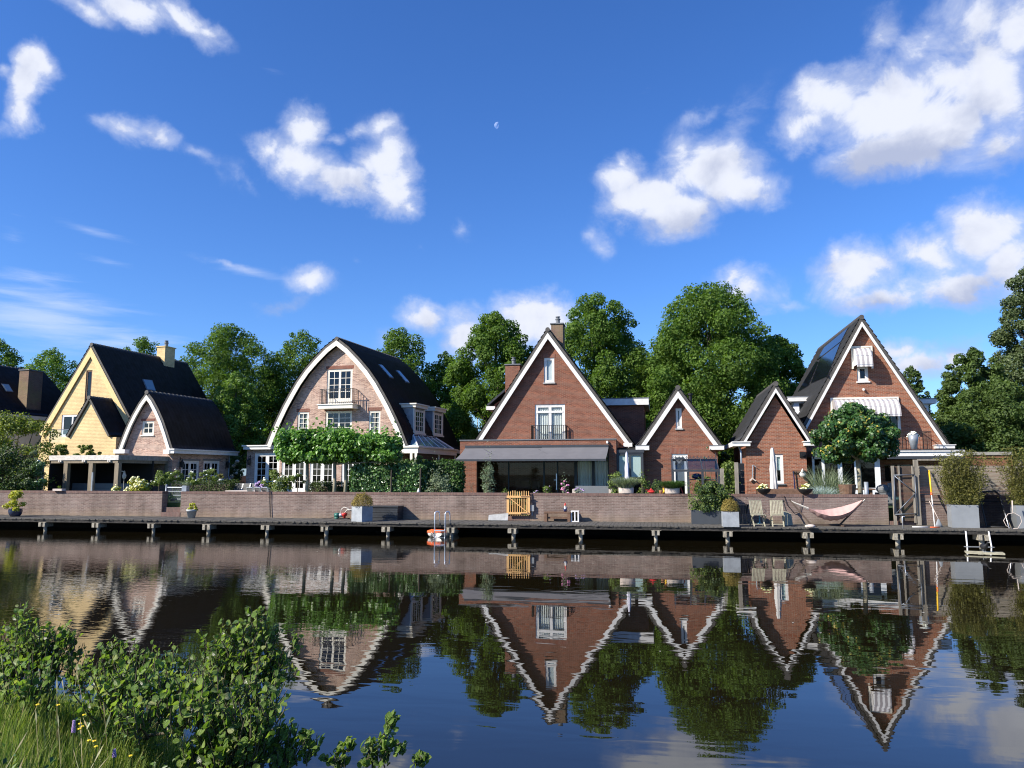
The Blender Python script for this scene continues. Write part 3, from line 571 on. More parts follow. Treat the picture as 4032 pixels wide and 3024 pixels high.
def window(parent, h, y, frame='white', leaves=1, nx=2, nz=3, fw=.06, bw=.03, inset=.08, axis='y', name='window', glass='glass_dark', sill=None, back=None, sash=.055, kick=0.0):
    a0, a1, z0, z1_ = h
    def bx(q, a, b_, d0, d1, c, d):
        if axis == 'y': q.box(a, b_, y + d0, y + d1, c, d)
        else: q.box(y - d1, y - d0, a, b_, c, d)
    q = MB(); d0, d1 = inset - .04, inset + .04
    bx(q, a0, a0+fw, d0, d1, z0, z1_); bx(q, a1-fw, a1, d0, d1, z0, z1_); bx(q, a0+fw, a1-fw, d0, d1, z1_-fw, z1_); bx(q, a0+fw, a1-fw, d0, d1, z0, z0+fw)
    W_ = (a1 - a0 - 2*fw) / leaves
    for i in range(leaves):
        b0 = a0 + fw + i*W_; b1 = b0 + W_; c0, c1_ = z0 + fw, z1_ - fw; s = sash; e0, e1 = d0 + .012, d1 - .012
        bx(q, b0, b0+s, e0, e1, c0, c1_); bx(q, b1-s, b1, e0, e1, c0, c1_); bx(q, b0+s, b1-s, e0, e1, c1_-s, c1_); bx(q, b0+s, b1-s, e0, e1, c0, c0+s+kick)
        for k in range(1, nx): m_ = b0+s+(b1-b0-2*s)*k/nx; bx(q, m_-bw/2, m_+bw/2, e0+.01, e1-.01, c0+s+kick, c1_-s)
        for k in range(1, nz): m_ = c0+s+kick+(c1_-c0-2*s-kick)*k/nz; bx(q, b0+s, b1-s, e0+.008, e1-.008, m_-bw/2, m_+bw/2)
    o = q.build(name, frame, parent)
    q = MB(); bx(q, a0+fw, a1-fw, inset-.004, inset+.004, z0+fw, z1_-fw); q.build('pane', glass, o)
    if sill: q = MB(); bx(q, a0-.06, a1+.06, -.07, .05, z0-.07, z0-.005); q.build('sill', sill, o)
    if back:
        if back[0] == 'curtain':
            q = MB(); n = 40; A = []
            for i in range(n+1):
                u = i/n; 
                if back[1] and abs(u-.5) < back[1]: continue
                A.append((a0+fw+(a1-a0-2*fw)*u, .16+.025*math.sin(i*1.9)))
            for (p, d_), (p2, d2) in zip(A[:-1], A[1:]):
                if p2 - p > (a1-a0)/n*1.5: continue
                if axis == 'y': q.add([(p, y+d_, z0), (p2, y+d2, z0), (p2, y+d2, z1_), (p, y+d_, z1_)], [(0, 1, 2, 3)])
                else: q.add([(y-d_, p, z0), (y-d2, p2, z0), (y-d2, p2, z1_), (y-d_, p, z1_)], [(0, 1, 2, 3)])
            q.build('curtain', back[2] if len(back) > 2 else 'curtain', o)
        elif back[0] == 'blind':
            q = MB(); bx(q, a0+fw+.01, a1-fw-.01, inset+.05, inset+.056, z0+fw+(z1_-z0-2*fw)*(1-back[1]), z1_-fw); q.build('blind', back[2], o)
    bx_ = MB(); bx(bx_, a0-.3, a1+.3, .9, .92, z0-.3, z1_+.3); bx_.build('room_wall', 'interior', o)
    return o
def gable_house(F, parent, prof, depth, wall, roofm, verge, zb, holes=(), ov=.32, thick=.2, vw=.24, reveal=.12, sides=True, right_holes=(), vergemat='tile_verge', row=.34, verge_drop=.05, back=True):
    roof_mesh(parent, prof, -ov, depth + .2, roofm, thick=.15, vergemat=vergemat, row=row)
    inn = off_poly(prof, thick)
    if verge:
        q = MB(); a = off_poly(prof, .155); b_ = off_poly(prof, .155 + vw); q.strip(a, b_, -ov - .035, -ov + .015); q.build('verge_board', verge, parent)
        q = MB(); a = off_poly(prof, .158); b_ = off_poly(prof, .185); q.strip(a, b_, -ov + .016, -.004); q.build('soffit', verge, parent)
    il, ir = inn[0], inn[-1]
    q = MB(); wall_face(q, inn, zb, 0.0, list(holes), reveal)
    if back and sides: wall_face(q, inn, zb, depth, [], 0)
    elif back: q2_ = MB(); wall_face(q2_, inn, zb, depth, [], 0); q2_.build('rear_wall', wall, parent)
    if sides:
        q.add([(il[0], 0, zb), (il[0], depth, zb), (il[0], depth, il[1]), (il[0], 0, il[1])], [(0, 1, 2, 3)])
        wall_face(q, [(0, ir[1]), (depth, ir[1])], zb, ir[0], list(right_holes), reveal, axis='x')
    q.build('wall', wall, parent)
    return inn
def hole(F, pa, pb, off=0.0): (a, b_), (c, d) = F.fr(pa, off), F.fr(pb, off); return (min(a, c), max(a, c), min(b_, d), max(b_, d))
def shole(F, pa, pb, lx): (a, b_), (c, d) = F.side(pa, lx), F.side(pb, lx); return (min(a, c), max(a, c), min(b_, d), max(b_, d))
def lintel(parent, h, y, mat='brick_lintel', hh=.22, ex=.08, axis='y'):
    q = MB()
    if axis == 'y': q.box(h[0]-ex, h[1]+ex, y-.008, y+.05, h[3]+.002, h[3]+hh)
    else: q.box(y-.05, y+.008, h[0]-ex, h[1]+ex, h[3]+.002, h[3]+hh)
    return q.build('lintel', mat, parent)
def railing(parent, x0, x1, y0, y1, z0, z1_, mat='rail_iron', gap=.11, name='railing', r=.014, closed=True):
    q = MB(); P = [(x0, y1), (x0, y0), (x1, y0), (x1, y1)]
    for (a, b_) in zip(P[:-1], P[1:]):
        L = math.hypot(b_[0]-a[0], b_[1]-a[1]); n = max(1, int(L / gap))
        for i in range(n + 1): u = i/n; q.box(a[0]+(b_[0]-a[0])*u-r, a[0]+(b_[0]-a[0])*u+r, a[1]+(b_[1]-a[1])*u-r, a[1]+(b_[1]-a[1])*u+r, z0, z1_)
        for z in (z0+.06, z1_): q.bar((a[0], a[1], z), (b_[0], b_[1], z), .035, .03)
    return q.build(name, mat, parent)
def chimney(parent, x0, x1, y0, y1, z0, z1_, mat, cap='lead', pot=True):
    c = MB().box(x0, x1, y0, y1, z0, z1_).build('chimney', mat, parent)
    MB().box(x0-.06, x1+.06, y0-.06, y1+.06, z1_+.002, z1_+.07).build('cap', cap, c)
    if pot:
        q = MB().lathe(((x0+x1)/2, (y0+y1)/2, z1_+.07), [(.13, 0), (.13, .28), (.17, .29), (.17, .36), (.10, .37), (.10, .45), (.15, .46), (.15, .50)], 12); q.build('chimney_pot', 'lead', c)
    return c
def roof_patch(F, parent, prof, px4, frame, glass, name='skylight', t=.07, lo=0, hi=None, fw=.06):
    pts = []; nn_ = None
    for p in px4:
        q, n2 = F.roof(p, prof, lo, hi); pts.append(np.array(q)); nn_ = np.array((n2[0], 0, n2[1])) if nn_ is None else nn_ + np.array((n2[0], 0, n2[1]))
    nn_ = nn_ / np.linalg.norm(nn_); c = sum(pts) / 4
    o = MB().slab([p + nn_*.03 for p in pts], nn_, t).build(name, frame, parent)
    d = np.linalg.norm(pts[0]-pts[2]) / 2; k = 1 - fw * 1.5 / max(d, .2)
    MB().slab([c + (p - c)*k + nn_*(.035 + t) for p in pts], nn_, .008).build('pane', glass, o); return o
# ------------------------------------------------------------------ house with the grey awning (centre)
def extrap(a, b, z):                               # on the line a->b at height z
    k = (z - a[1]) / (b[1] - a[1]); return (a[0] + (b[0] - a[0]) * k, z)
F3 = Frame(c3(757, 970), 43.7)
H3 = thing('brick_house', 'tall red brick gabled house with a wide grey awning over its ground floor', 'house', tuple(F3.o))
ap = F3.fr(c3(757, 236), -.32); rt = F3.fr(c3(1318, 992), -.32); lf = extrap(ap, F3.fr(c3(283, 968), -.32), rt[1])
p3 = [lf, ap, rt]
hw = hole(F3, c3(733, 430), c3(801, 590)); hd = hole(F3, c3(674, 735), c3(872, 968)); hd = (hd[0], hd[1], hd[2] - .25, hd[3])
gable_house(F3, H3, p3, 9.5, 'brick_red', 'tile_anthracite', 'white', GZ, [hw, hd], ov=.32, vw=.20)
window(H3, hw, 0, 'white', 1, 1, 1, fw=.09, glass='glass', back=('blind', 1, 'frost'), sill='concrete'); lintel(H3, hw, 0)
o = window(H3, hd, 0, 'white', 2, 1, 1, fw=.09, glass='glass', back=('curtain', .03), sash=.08); lintel(H3, hd, 0)
zt = F3.fr(c3(770, 782))[1]; MB().box(hd[0]+.09, hd[1]-.09, .03, .11, zt-.06, zt+.06).build('transom', 'white', o)
railing(H3, hd[0]-.16, hd[1]+.06, -.28, -.02, hd[2]+.2, F3.fr(c3(770, 871), -.2)[1], name='balcony_railing')
chx, chz = F3.fr(c3(819, 322), 3.9); zt3 = F3.fr(c3(819, 217), 3.9)[1]
chimney(H3, ap[0]-.32, ap[0]+.42, 3.5, 4.5, chz - 1.2, zt3, 'brick_chimney')
a, b_ = F3.fr(c3(480, 478), 4.5), F3.fr(c3(575, 640), 4.5); chimney(H3, a[0], b_[0], 4.5, 5.4, GZ, a[1], 'brick_red')
a, b_ = F3.fr(c3(398, 765), 5.0), F3.fr(c3(480, 665), 5.0)
w_ = MB().prism([(a[0], GZ), (b_[0]+1.5, GZ), (b_[0]+1.5, b_[1]+.1), (b_[0], b_[1]-.08), (a[0], a[1]+.35)], 5.5, 9).build('side_wing', 'brick_red', H3)
a2 = F3.fr(c3(362, 742), 5.0); MB().slab([(a2[0], 5.2, a2[1]), (b_[0]+.6, 5.2, b_[1]+.75), (b_[0]+.6, 9, b_[1]+.75), (a2[0], 9, a2[1])], (-.6, 0, .8), .12).build('roof', 'tile_anthracite', w_)
a3 = F3.fr(c3(353, 745), 5.0); b3 = F3.fr(c3(410, 768), 5.0); MB().box(a3[0], b3[0], 5.15, 9, b3[1], a3[1]).build('gutter_box', 'white', w_)
# right dormer
a, b_ = F3.fr(c3(1100, 738), 3.3), F3.fr(c3(1393, 1000), 3.3)
d = MB().box(a[0], b_[0], 3.3, 8.2, b_[1] - 2.5, a[1]).build('dormer', 'brick_red', H3)
a4, b4 = F3.fr(c3(1105, 700), 3.1), F3.fr(c3(1418, 738), 3.1); MB().box(a4[0], b4[0], 3.02, 8.4, b4[1] + .02, a4[1]).build('cornice', 'white', d)
MB().box(a4[0]-.02, b4[0] + .03, 3.0, 8.42, a4[1] + .003, a4[1] + .05).build('roof_edge', 'lead', d)
a, b_ = F3.fr(c3(1252, 986), -.3), F3.fr(c3(1310, 1010), -.3); MB().box(a[0], b_[0], -.36, -.02, b_[1], a[1]).box(b_[0]-.16, b_[0], -.02, 9.5, b_[1], a[1]).build('gutter_box', 'white', H3)
# ground-floor extension
OE = -2.9
xl, zt = F3.fr(c3(185, 972), OE); xr = F3.fr(c3(1204, 972), OE)[0]; xo0 = F3.fr(c3(293, 1100), OE)[0]; xo1 = F3.fr(c3(1157, 1100), OE)[0]; zo = F3.fr(c3(700, 1022), OE)[1]
q = MB(); wall_face(q, [(xl, zt), (xr, zt)], GZ, OE, [(xo0, xo1, GZ - .1, zo)], .35)
q.add([(xl, OE, GZ), (xl, 0, GZ), (xl, 0, zt), (xl, OE, zt)], [(0, 1, 2, 3)]); q.add([(xr, OE, GZ), (xr, 2, GZ), (xr, 2, zt), (xr, OE, zt)], [(0, 1, 2, 3)])
ext = q.build('extension', 'brick_red', H3)
MB().box(xl-.03, xr+.03, OE-.04, OE+.34, zt+.002, zt+.055).box(xl-.03, xl+.28, OE+.34, -.03, zt+.002, zt+.055).build('parapet_cap', 'lead', ext)
MB().box(xl+.3, xr-.3, OE+.36, -.04, zt-.35, zt-.2).build('flat_roof', 'lead', ext)
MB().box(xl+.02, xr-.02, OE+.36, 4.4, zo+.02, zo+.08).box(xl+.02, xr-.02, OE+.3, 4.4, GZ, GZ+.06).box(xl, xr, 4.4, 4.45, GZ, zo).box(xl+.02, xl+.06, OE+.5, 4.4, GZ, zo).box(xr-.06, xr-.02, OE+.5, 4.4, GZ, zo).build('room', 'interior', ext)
gl = MB(); yg = OE + .3; fx = [F3.fr(z5(v, 600), yg)[0] for v in (272, 690, 1165, 1345, 1590, 1825, 2030)]
for v, w in zip(fx, (.08, .06, .08, .08, .15, .15, .08)): gl.box(v - w/2, v + w/2, yg - .05, yg + .05, GZ + .06, zo)
gl.box(fx[0], fx[-1], yg - .05, yg + .05, zo - .09, zo).box(fx[0], fx[-1], yg - .05, yg + .05, GZ + .06, GZ + .14)
gf_ = gl.build('glazing_frame', 'dark_frame', ext); MB().box(fx[0], fx[-1], yg - .006, yg + .006, GZ + .12, zo - .05).build('pane', 'glass', gf_)
q = MB(); n = 44
for i in range(n):
    u0 = fx[4] + .1 + (fx[6] - fx[4] - .1) * i / n; u1 = fx[4] + .1 + (fx[6] - fx[4] - .1) * (i + 1) / n
    q.add([(u0, yg + .2 + .05*math.sin(i*1.7), GZ+.1), (u1, yg + .2 + .05*math.sin((i+1)*1.7), GZ+.1), (u1, yg + .2 + .05*math.sin((i+1)*1.7), zo-.05), (u0, yg + .2 + .05*math.sin(i*1.7), zo-.05)], [(0, 1, 2, 3)])
q.build('curtain', 'curtain', gf_)
hx, hz = F3.fr(z5(1330, 650), yg - .1); MB().box(hx - .13, hx, yg - .12, yg - .09, hz, hz + .03).box(hx - .02, hx + .02, yg - .10, yg - .05, hz - .5, hz + .35).build('door_handle', 'alu', gf_)
# awning
(ax0, az1), (ax1, _) = F3.fr(c3(220, 1018), OE - .12), F3.fr(c3(1155, 1018), OE - .12); (bx0, bz), (bx1, _) = F3.fr(c3(152, 1092), -5.0), F3.fr(c3(1136, 1092), -5.0)
aw = MB().box(ax0, ax1, OE - .2, OE - .012, az1 - .01, az1 + .12).build('awning', 'anthracite', H3); aw['label'] = 'wide grey fabric awning'
V = []; nx_, ny_ = 60, 8; k0 = .545
for (ua, ub, lift) in ((0, k0 + .004, 0), (k0, 1, .018)):
    q = MB(); vs_ = []
    for j in range(ny_ + 1):
        t_ = j / ny_
        for i in range(nx_ + 1):
            u = ua + (ub - ua) * i / nx_; uu = u + (.055*(1 - t_)**1.2 if abs(u - k0) < .02 and False else 0)
            vs_.append((ax0 + (ax1-ax0)*uu + ((bx0-ax0)*(1-uu) + (bx1-ax1)*uu)*t_, (OE-.15) + (-5.0 - OE + .15)*t_, az1 - .015 + (bz-az1)*t_ - .05*math.sin(math.pi*t_) + lift*(1 - t_) + .006*math.sin(u*40)*math.sin(math.pi*t_)))
    q.add(vs_, [(j*(nx_+1)+i, j*(nx_+1)+i+1, (j+1)*(nx_+1)+i+1, (j+1)*(nx_+1)+i) for j in range(ny_) for i in range(nx_)]); q.build('fabric', 'awning_grey', aw, True)
q = MB(); q.box(bx0-.02, bx1+.02, -5.08, -4.99, bz - .11, bz - .005); q.build('front_bar', 'anthracite', aw)
q = MB()
for u in (.12, .5, .88): x_ = ax0 + (ax1-ax0)*u; q.bar((x_, OE-.1, az1-.03), (x_+.9, -4.1, (az1+bz)/2-.12), .05); q.bar((x_+.9, -4.1, (az1+bz)/2-.12), (x_+.1, -5.0, bz-.06), .05)
q.build('folding_arm', 'anthracite', aw)
# glass link to the garage
h = hole(F3, c3(1206, 1050), c3(1386, 1290), -2.75); h = (h[0], h[1], GZ, h[3])
q = MB().box(h[0]-.02, h[1]+.05, -2.8, 3, h[3]+.002, h[3]+.16).build('link_roof', 'anthracite', H3)
window(H3, h, -2.8, 'anthracite', 2, 1, 1, fw=.08, glass='glass', back=('blind', .52, 'blind'), name='link_window')
q = MB(); x_, z_ = F3.fr(z5(2010, 135), OE - .1); q.box(x_-.05, x_+.05, OE-.12, OE-.01, z_-.03, z_+.05).ball((x_+.02, OE-.14, z_-.05), .06).build('security_camera', 'white', H3)

# ------------------------------------------------------------------ small red garage beside it
F4 = Frame(c4(425, 1030), 41.6)
H4 = thing('brick_garage', 'small red brick gabled garage with a narrow slit window, behind the glasshouse', 'garage', tuple(F4.o))
ap = F4.fr(c4(425, 664), -.3); lf = F4.fr(c4(172, 1036), -.3); rt = F4.fr(c4(704, 1036), -.3); p4 = [lf, ap, rt]
hs = hole(F4, c4(411, 802), c4(451, 927)); hd = hole(F4, c4(386, 1086), c4(491, 1288)); hd = (hd[0], hd[1], GZ + .1, hd[3])
gable_house(F4, H4, p4, 7.5, 'brick_red', 'tile_anthracite', 'white', GZ, [hs, hd], ov=.3, thick=.3, vw=.20)
window(H4, hs, 0, 'white', 1, 1, 1, fw=.07, glass='glass_dark', sill='concrete'); lintel(H4, hs, 0)
window(H4, hd, 0, 'white', 1, 1, 1, fw=.09, glass='glass', back=('blind', .62, 'blind_grey'), name='door', sash=.09); lintel(H4, hd, 0, hh=.3)
for nm, pa, pb in (('l', (162, 1036), (247, 1062)), ('r', (624, 1036), (713, 1060))):
    a, b_ = F4.fr(c4(*pa), -.38), F4.fr(c4(*pb), -.38); MB().box(a[0], b_[0], -.42, .0 - .003, b_[1], a[1]).build('gutter_box', 'white', H4)
    MB().box(a[0]-.02, b_[0]+.02, -.44, .0 - .003, a[1]+.002, a[1]+.035).build('gutter_cap', 'lead', H4)
    xs = (a[0], a[0]+.3) if nm == 'l' else (b_[0]-.3, b_[0]); MB().box(xs[0], xs[1], .0, 7.5, b_[1], a[1]).build('gutter', 'white', H4)
a = F4.fr(c4(212, 1090), .1); MB().tube([(a[0]-.06, -.06, a[1]), (a[0]-.06, -.06, GZ)], .045, 8).build('downpipe', 'zinc', H4, True)
a = F4.fr(c4(502, 712), 3.5); MB().lathe((a[0], 3.5, a[1]-1.1), [(.09, 0), (.09, 1.0), (.14, 1.02), (.14, 1.12)], 10).build('flue', 'black', H4)

# ------------------------------------------------------------------ small red garage beside the right-hand house
Fb4 = Frame(c4(1033, 1010), 39.8)
H4b = thing('brick_garage', 'small orange-red brick gabled garage with a slim window beside a furled parasol', 'garage', tuple(Fb4.o))
ap = Fb4.fr(c4(1033, 640), -.3); rt = Fb4.fr(c4(1268, 1000), -.3); lf = extrap(ap, Fb4.fr(c4(812, 1008), -.3), rt[1]); p4b = [lf, ap, rt]
hs = hole(Fb4, c4(1021, 1088), c4(1086, 1271))
inn = gable_house(Fb4, H4b, p4b, 6.5, 'brick_orange', 'tile_grey', 'white', GZ, [hs], ov=.3, thick=.34, vw=.10)
window(H4b, hs, 0, 'white', 1, 1, 1, fw=.08, glass='glass', back=('blind', .55, 'blind'), sill='lead')
for nm, pa, pb in (('l', (768, 1009), (876, 1037)), ('r', (1214, 1006), (1275, 1034))):
    a, b_ = Fb4.fr(c4(*pa), -.38), Fb4.fr(c4(*pb), -.38); MB().box(a[0], b_[0], -.42, -.003, b_[1], a[1]-.05).box(a[0]-.05, b_[0]+.05, -.47, -.003, a[1]-.048, a[1]).build('gutter_box', 'white', H4b)
    xs = (a[0], a[0]+.3) if nm == 'l' else (b_[0]-.3, b_[0]); MB().box(xs[0], xs[1], .0, 6.5, b_[1], a[1]).build('gutter', 'white', H4b)
a, b_ = Fb4.fr(c4(820, 1040), .2), Fb4.fr(c4(826, 1140), .2); MB().tube([(a[0]-.12, .1, a[1]), (a[0]-.05, -.05, a[1]-.25), (a[0]-.05, -.05, GZ)], .05, 8).build('downpipe', 'zinc', H4b, True)
a = Fb4.fr(c4(1201, 1091)); q = MB().box(a[0]-.14, a[0]+.14, -.05, -.002, a[1]-.14, a[1]+.14); q.tube([(a[0], -.14, a[1]), (a[0], -.05, a[1])], .08, 10); q.build('vent', 'black', H4b)

# ------------------------------------------------------------------ right-hand house with striped awnings
F5 = Frame(c5(543, 975), 42.7)
H5 = thing('brick_house', 'orange-red brick gabled house with two striped awnings and solar panels', 'house', tuple(F5.o))
ap = F5.fr(c5(543, 216), -.32); rt = F5.fr(c5(1066, 978), -.32); lf = extrap(ap, F5.fr(c5(205, 845), -.32), rt[1]); p5 = [lf, ap, rt]
hs = hole(F5, c5(514, 515), c5(586, 605)); hb = hole(F5, c5(372, 712), c5(780, 900))
gable_house(F5, H5, p5, 10.5, 'brick_orange', 'tile_grey', 'white', GZ, [hs, hb], ov=.32, vw=.12)
window(H5, hs, 0, 'white', 1, 1, 1, fw=.1, glass='glass_dark', sill='white'); window(H5, hb, 0, 'white', 4, 1, 1, fw=.08, glass='glass_dark')
MATS['stripe_cloth'].node_tree.nodes['Wave Texture'].inputs['Scale'].default_value = 1.35
def markise(pa, pb, proj, bracket):
    x0, z1_ = F5.fr(c5(*pa), -.1); x1_, z0 = F5.fr(c5(*pb), -proj); n = 10; arc = []
    for i in range(n + 1): t_ = i / n * math.pi / 2; arc.append((-.03 - proj*math.sin(t_), z0 + (z1_ - z0)*math.cos(t_)))
    q = MB(); hx_ = [F5.fr(c5(*v), 0) for v in bracket]; q.box(hx_[0][0], hx_[1][0], -.09, -.004, hx_[0][1]-.09, hx_[0][1]); q.box(hx_[0][0], hx_[0][0]+.09, -.09, -.004, hx_[1][1], hx_[0][1]-.09); q.box(hx_[1][0]-.09, hx_[1][0], -.09, -.004, hx_[1][1], hx_[0][1]-.09)
    o = q.build('striped_awning', 'cream', H5)
    q = MB(); vs_ = [(x, y, z) for (y, z) in arc for x in (x0, x1_)]; q.add(vs_, [(2*i, 2*i+1, 2*i+3, 2*i+2) for i in range(n)])
    zz = z0 - .1; q.add([(x0, arc[-1][0], z0), (x1_, arc[-1][0], z0), (x1_, arc[-1][0]-.01, zz), (x0, arc[-1][0]-.01, zz)], [(0, 1, 2, 3)])
    for x in (x0, x1_): q.add([(x, -.03, z0)] + [(x, y, z) for y, z in arc], [(0, i+1, i+2) for i in range(n)])
    q.build('fabric', 'stripe_cloth', o); q = MB()
    for k in (.33, .66, 1):
        t_ = k*math.pi/2; y, z = -.035 - proj*math.sin(t_), z0 + (z1_-z0)*math.cos(t_); q.tube([(x0-.01, -.03, z0), (x0-.01, y, z), (x1_+.01, y, z), (x1_+.01, -.03, z0)], .012, 5)
    q.build('hoop', 'alu', o)
markise((492, 410), (612, 505), .75, ((478, 399), (612, 530))); markise((372, 715), (780, 800), .85, ((356, 704), (768, 830)))
a = F5.fr(c5(553, 652)); MB().box(a[0]-.03, a[0]+.03, -.1, -.002, a[1]-.02, a[1]+.04).lathe((a[0], -.12, a[1]-.09), [(.05, 0), (.07, .04), (.03, .12)], 8).build('wall_lamp', 'white', H5)
a, b_ = F5.fr(c5(986, 981), -.38), F5.fr(c5(1097, 1003), -.38); MB().box(a[0], b_[0], -.42, -.003, b_[1], a[1]-.04).box(a[0]-.05, b_[0]+.05, -.47, -.003, a[1]-.038, a[1]).box(b_[0]-.3, b_[0], 0, 10.5, b_[1], a[1]).build('gutter_box', 'white', H5)
for px4 in (((472, 291), (329, 408), (286, 482), (431, 371)), ((427, 379), (306, 474), (250, 620), (348, 583)), ((281, 490), (296, 492), (236, 634), (172, 672))):
    roof_patch(F5, H5, p5, [c5(*v) for v in px4], 'black', 'solar', 'solar_panel', lo=0, hi=1, t=.05, fw=.02)
def dormer_box(F, parent, pa, pb, pc, off, depth, side):
    (x0, z1_), (x1_, z0) = F.fr(c5(*pa), off), F.fr(c5(*pb), off); zb = F.fr(c5(*pc), off)[1]
    d = MB().box(x0, x1_, off, off + depth, z0, z1_).build('dormer', 'white', parent)
    i0, i1 = (x0 + .35, x1_ + .5) if side < 0 else (x0 - .5, x1_ - .35); MB().box(i0, i1, off + .25, off + depth - .3, zb - .5, z0 - .003).build('cheek', 'white_cool', d)
    MB().box(x0-.02, x1_+.02, off-.02, off+depth+.02, z1_+.002, z1_+.05).build('roof_edge', 'lead', d)
    MB().box(i0+.3, i1-.35, off + .235, off + .249, zb + .05, z0 - .1).build('window', 'glass_dark', d)
dormer_box(F5, H5, (104, 700), (256, 722), (150, 785), 3.0, 4, -1); dormer_box(F5, H5, (870, 712), (990, 736), (940, 792), 3.0, 4, 1)
OF = -2.3                                             # flat-roofed garden room
xl = F5.fr(c5(262, 1030), OF)[0]; xr, z1_ = F5.fr(c5(1150, 1016), OF - .5); z0 = F5.fr(c5(900, 1049), OF - .5)[1]
ex = MB().box(xl, xr, OF - .5, 0 - .005, z0, z1_ - .05).box(xl, xr + .05, OF - .56, -.005, z1_ - .048, z1_).build('garden_room_roof', 'white', H5)
MB().box(xl, xr + .03, OF - .52, -.006, z1_ + .002, z1_ + .04).build('roof_edge', 'lead', ex)
MB().box(F5.fr(c5(700, 1052), OF - .55)[0], xr, OF - .6, OF - .35, z0 - .14, z0 - .004).build('awning_case', 'anthracite', ex)
fx = [F5.fr(z7(v, 600), OF)[0] for v in (1205, 1335, 1560, 1775, 2062)]; zb = F5.fr(c5(590, 1248), OF)[1]
q = MB()
for v, w in zip(fx, (.10, .13, .2, .14, .24)): q.box(v - w/2, v + w/2, OF - .05, OF + .05, GZ + .1, z0)
q.box(fx[0], fx[-1], OF - .05, OF + .05, z0 - .12, z0 - .002).box(fx[0], fx[-1] + .12, OF - .06, OF + .06, GZ + .1, zb + .08)
gf_ = q.build('glazing_frame', 'white_cool', ex); MB().box(fx[0], fx[-1], OF - .006, OF + .006, GZ + .2, z0 - .08).build('pane', 'glass_dark', gf_)
MB().box(fx[-1] + .13, xr - .2, OF + .6, OF + .7, GZ, z0 - .16).build('brickwork', 'brick_orange', ex); MB().box(fx[-1] + .5, fx[-1] + 2.0, OF + .58, OF + .597, GZ + 1.0, z0 - .4).build('window', 'glass_dark', ex)
MB().box(xl, xr - .3, 1.2, 1.3, GZ, z0).build('room', 'interior_warm', ex)
x_, z_ = F5.fr(c5(770, 995), -.3); railing(H5, x_, F5.fr(c5(920, 995), -.3)[0], -1.3, -.02, z1_ + .05, F5.fr(c5(900, 905), -1.2)[1], gap=.13, r=.008, name='balcony_railing')

# ------------------------------------------------------------------ big house with the curved roof
F2 = Frame(c2(785, 1260), 44.7, -5)
H2 = thing('curved_roof_house', 'large pale brick house under a curved dark roof with white barge boards and balcony', 'house', tuple(F2.o), F2.rot)
half = [(0, -3), (88, 66), (165, 146), (235, 228), (297, 318), (348, 408), (392, 490), (430, 570), (466, 650), (498, 732), (516, 778)]
p2 = [F2.fr(c2(785 - x * 1.008, 148 + y), -.38) for x, y in half[::-1]] + [F2.fr(c2(785 + x, 148 + y), -.38) for x, y in half[1:]]
ZC1 = F2.fr(c2(230, 926), -.3)[1]; ZC0 = F2.fr(c2(230, 957), -.3)[1]
hA = hole(F2, c2(716, 378), c2(894, 622)); hB = hole(F2, c2(704, 681), c2(892, 850)); hL = hole(F2, c2(501, 686), c2(578, 850)); hR = hole(F2, c2(1019, 677), c2(1099, 846))
gable_house(F2, H2, p2, 8.6, 'brick_buff', 'tile_black', 'cream', ZC0 - .02, [hA, hB, hL, hR], ov=.38, thick=.36, vw=.27, sides=False)
window(H2, hA, 0, 'cream', 2, 2, 4, fw=.08, glass='glass_dark', sash=.07, kick=.18, name='french_door'); window(H2, hB, 0, 'cream', 2, 2, 4, fw=.08, glass='glass_dark', sash=.06, sill='cream')
for h in (hL, hR): window(H2, h, 0, 'cream', 1, 2, 4, fw=.07, glass='glass', back=('curtain', .13), sill='cream')
for h in (hA, hB, hL, hR): lintel(H2, h, 0, 'brick_lintel', .2)
(x0, z1_), (x1_, z0) = F2.fr(c2(651, 630), -.72), F2.fr(c2(900, 657), -.72)
ba = MB().box(x0, x1_, -.75, -.004, z0, z1_ - .06).box(x0-.06, x1_+.06, -.81, -.004, z1_ - .058, z1_).build('balcony', 'cream', H2)
zr = F2.fr(c2(780, 519), -.65)[1]; railing(ba, x0 + .08, x1_ - .06, -.68, -.05, z1_ + .02, zr, gap=.13, r=.011)
xl = F2.fr(c2(133, 1000))[0]; xr = F2.fr(c2(1225, 1000))[0]
gz = [hole(F2, c2(a, 985), c2(b_, 1265)) for a, b_ in ((190, 362), (388, 557), (592, 764), (822, 990))]; gz = [(h[0], h[1], GZ + .08, h[3]) for h in gz]
q = MB(); wall_face(q, [(xl, ZC0 - .025), (xr, ZC0 - .025)], GZ, 0, gz, .14)
q.add([(xl, 0, GZ), (xl, 6, GZ), (xl, 6, ZC0), (xl, 0, ZC0)], [(0, 1, 2, 3)]); q.add([(xr, 0, GZ), (xr, 8.6, GZ), (xr, 8.6, ZC0), (xr, 0, ZC0)], [(0, 1, 2, 3)])
q.build('ground_floor_wall', 'brick_buff', H2)
for h in gz: window(H2, h, 0, 'white', 2, 2, 5, fw=.08, glass='glass_dark', sash=.12, kick=.2, name='garden_door')
xc = F2.fr(c2(108, 940), -.3)[0]; xg = p2[0][0] + .35
MB().box(xc, xg, -.32, 6, ZC0, ZC1 - .08).box(xc - .07, xg, -.39, 6.05, ZC1 - .078, ZC1).build('cornice', 'white', H2)
xg2 = p2[-1][0] - .35; MB().box(xg + .003, xg2, -.10, -.004, ZC0, ZC1 - .05).build('string_course', 'white', H2)
MB().box(p2[-1][0]-.1, p2[-1][0]+.16, -.3, 8.7, p2[-1][1]-.28, p2[-1][1]-.05).build('gutter', 'cream', H2)
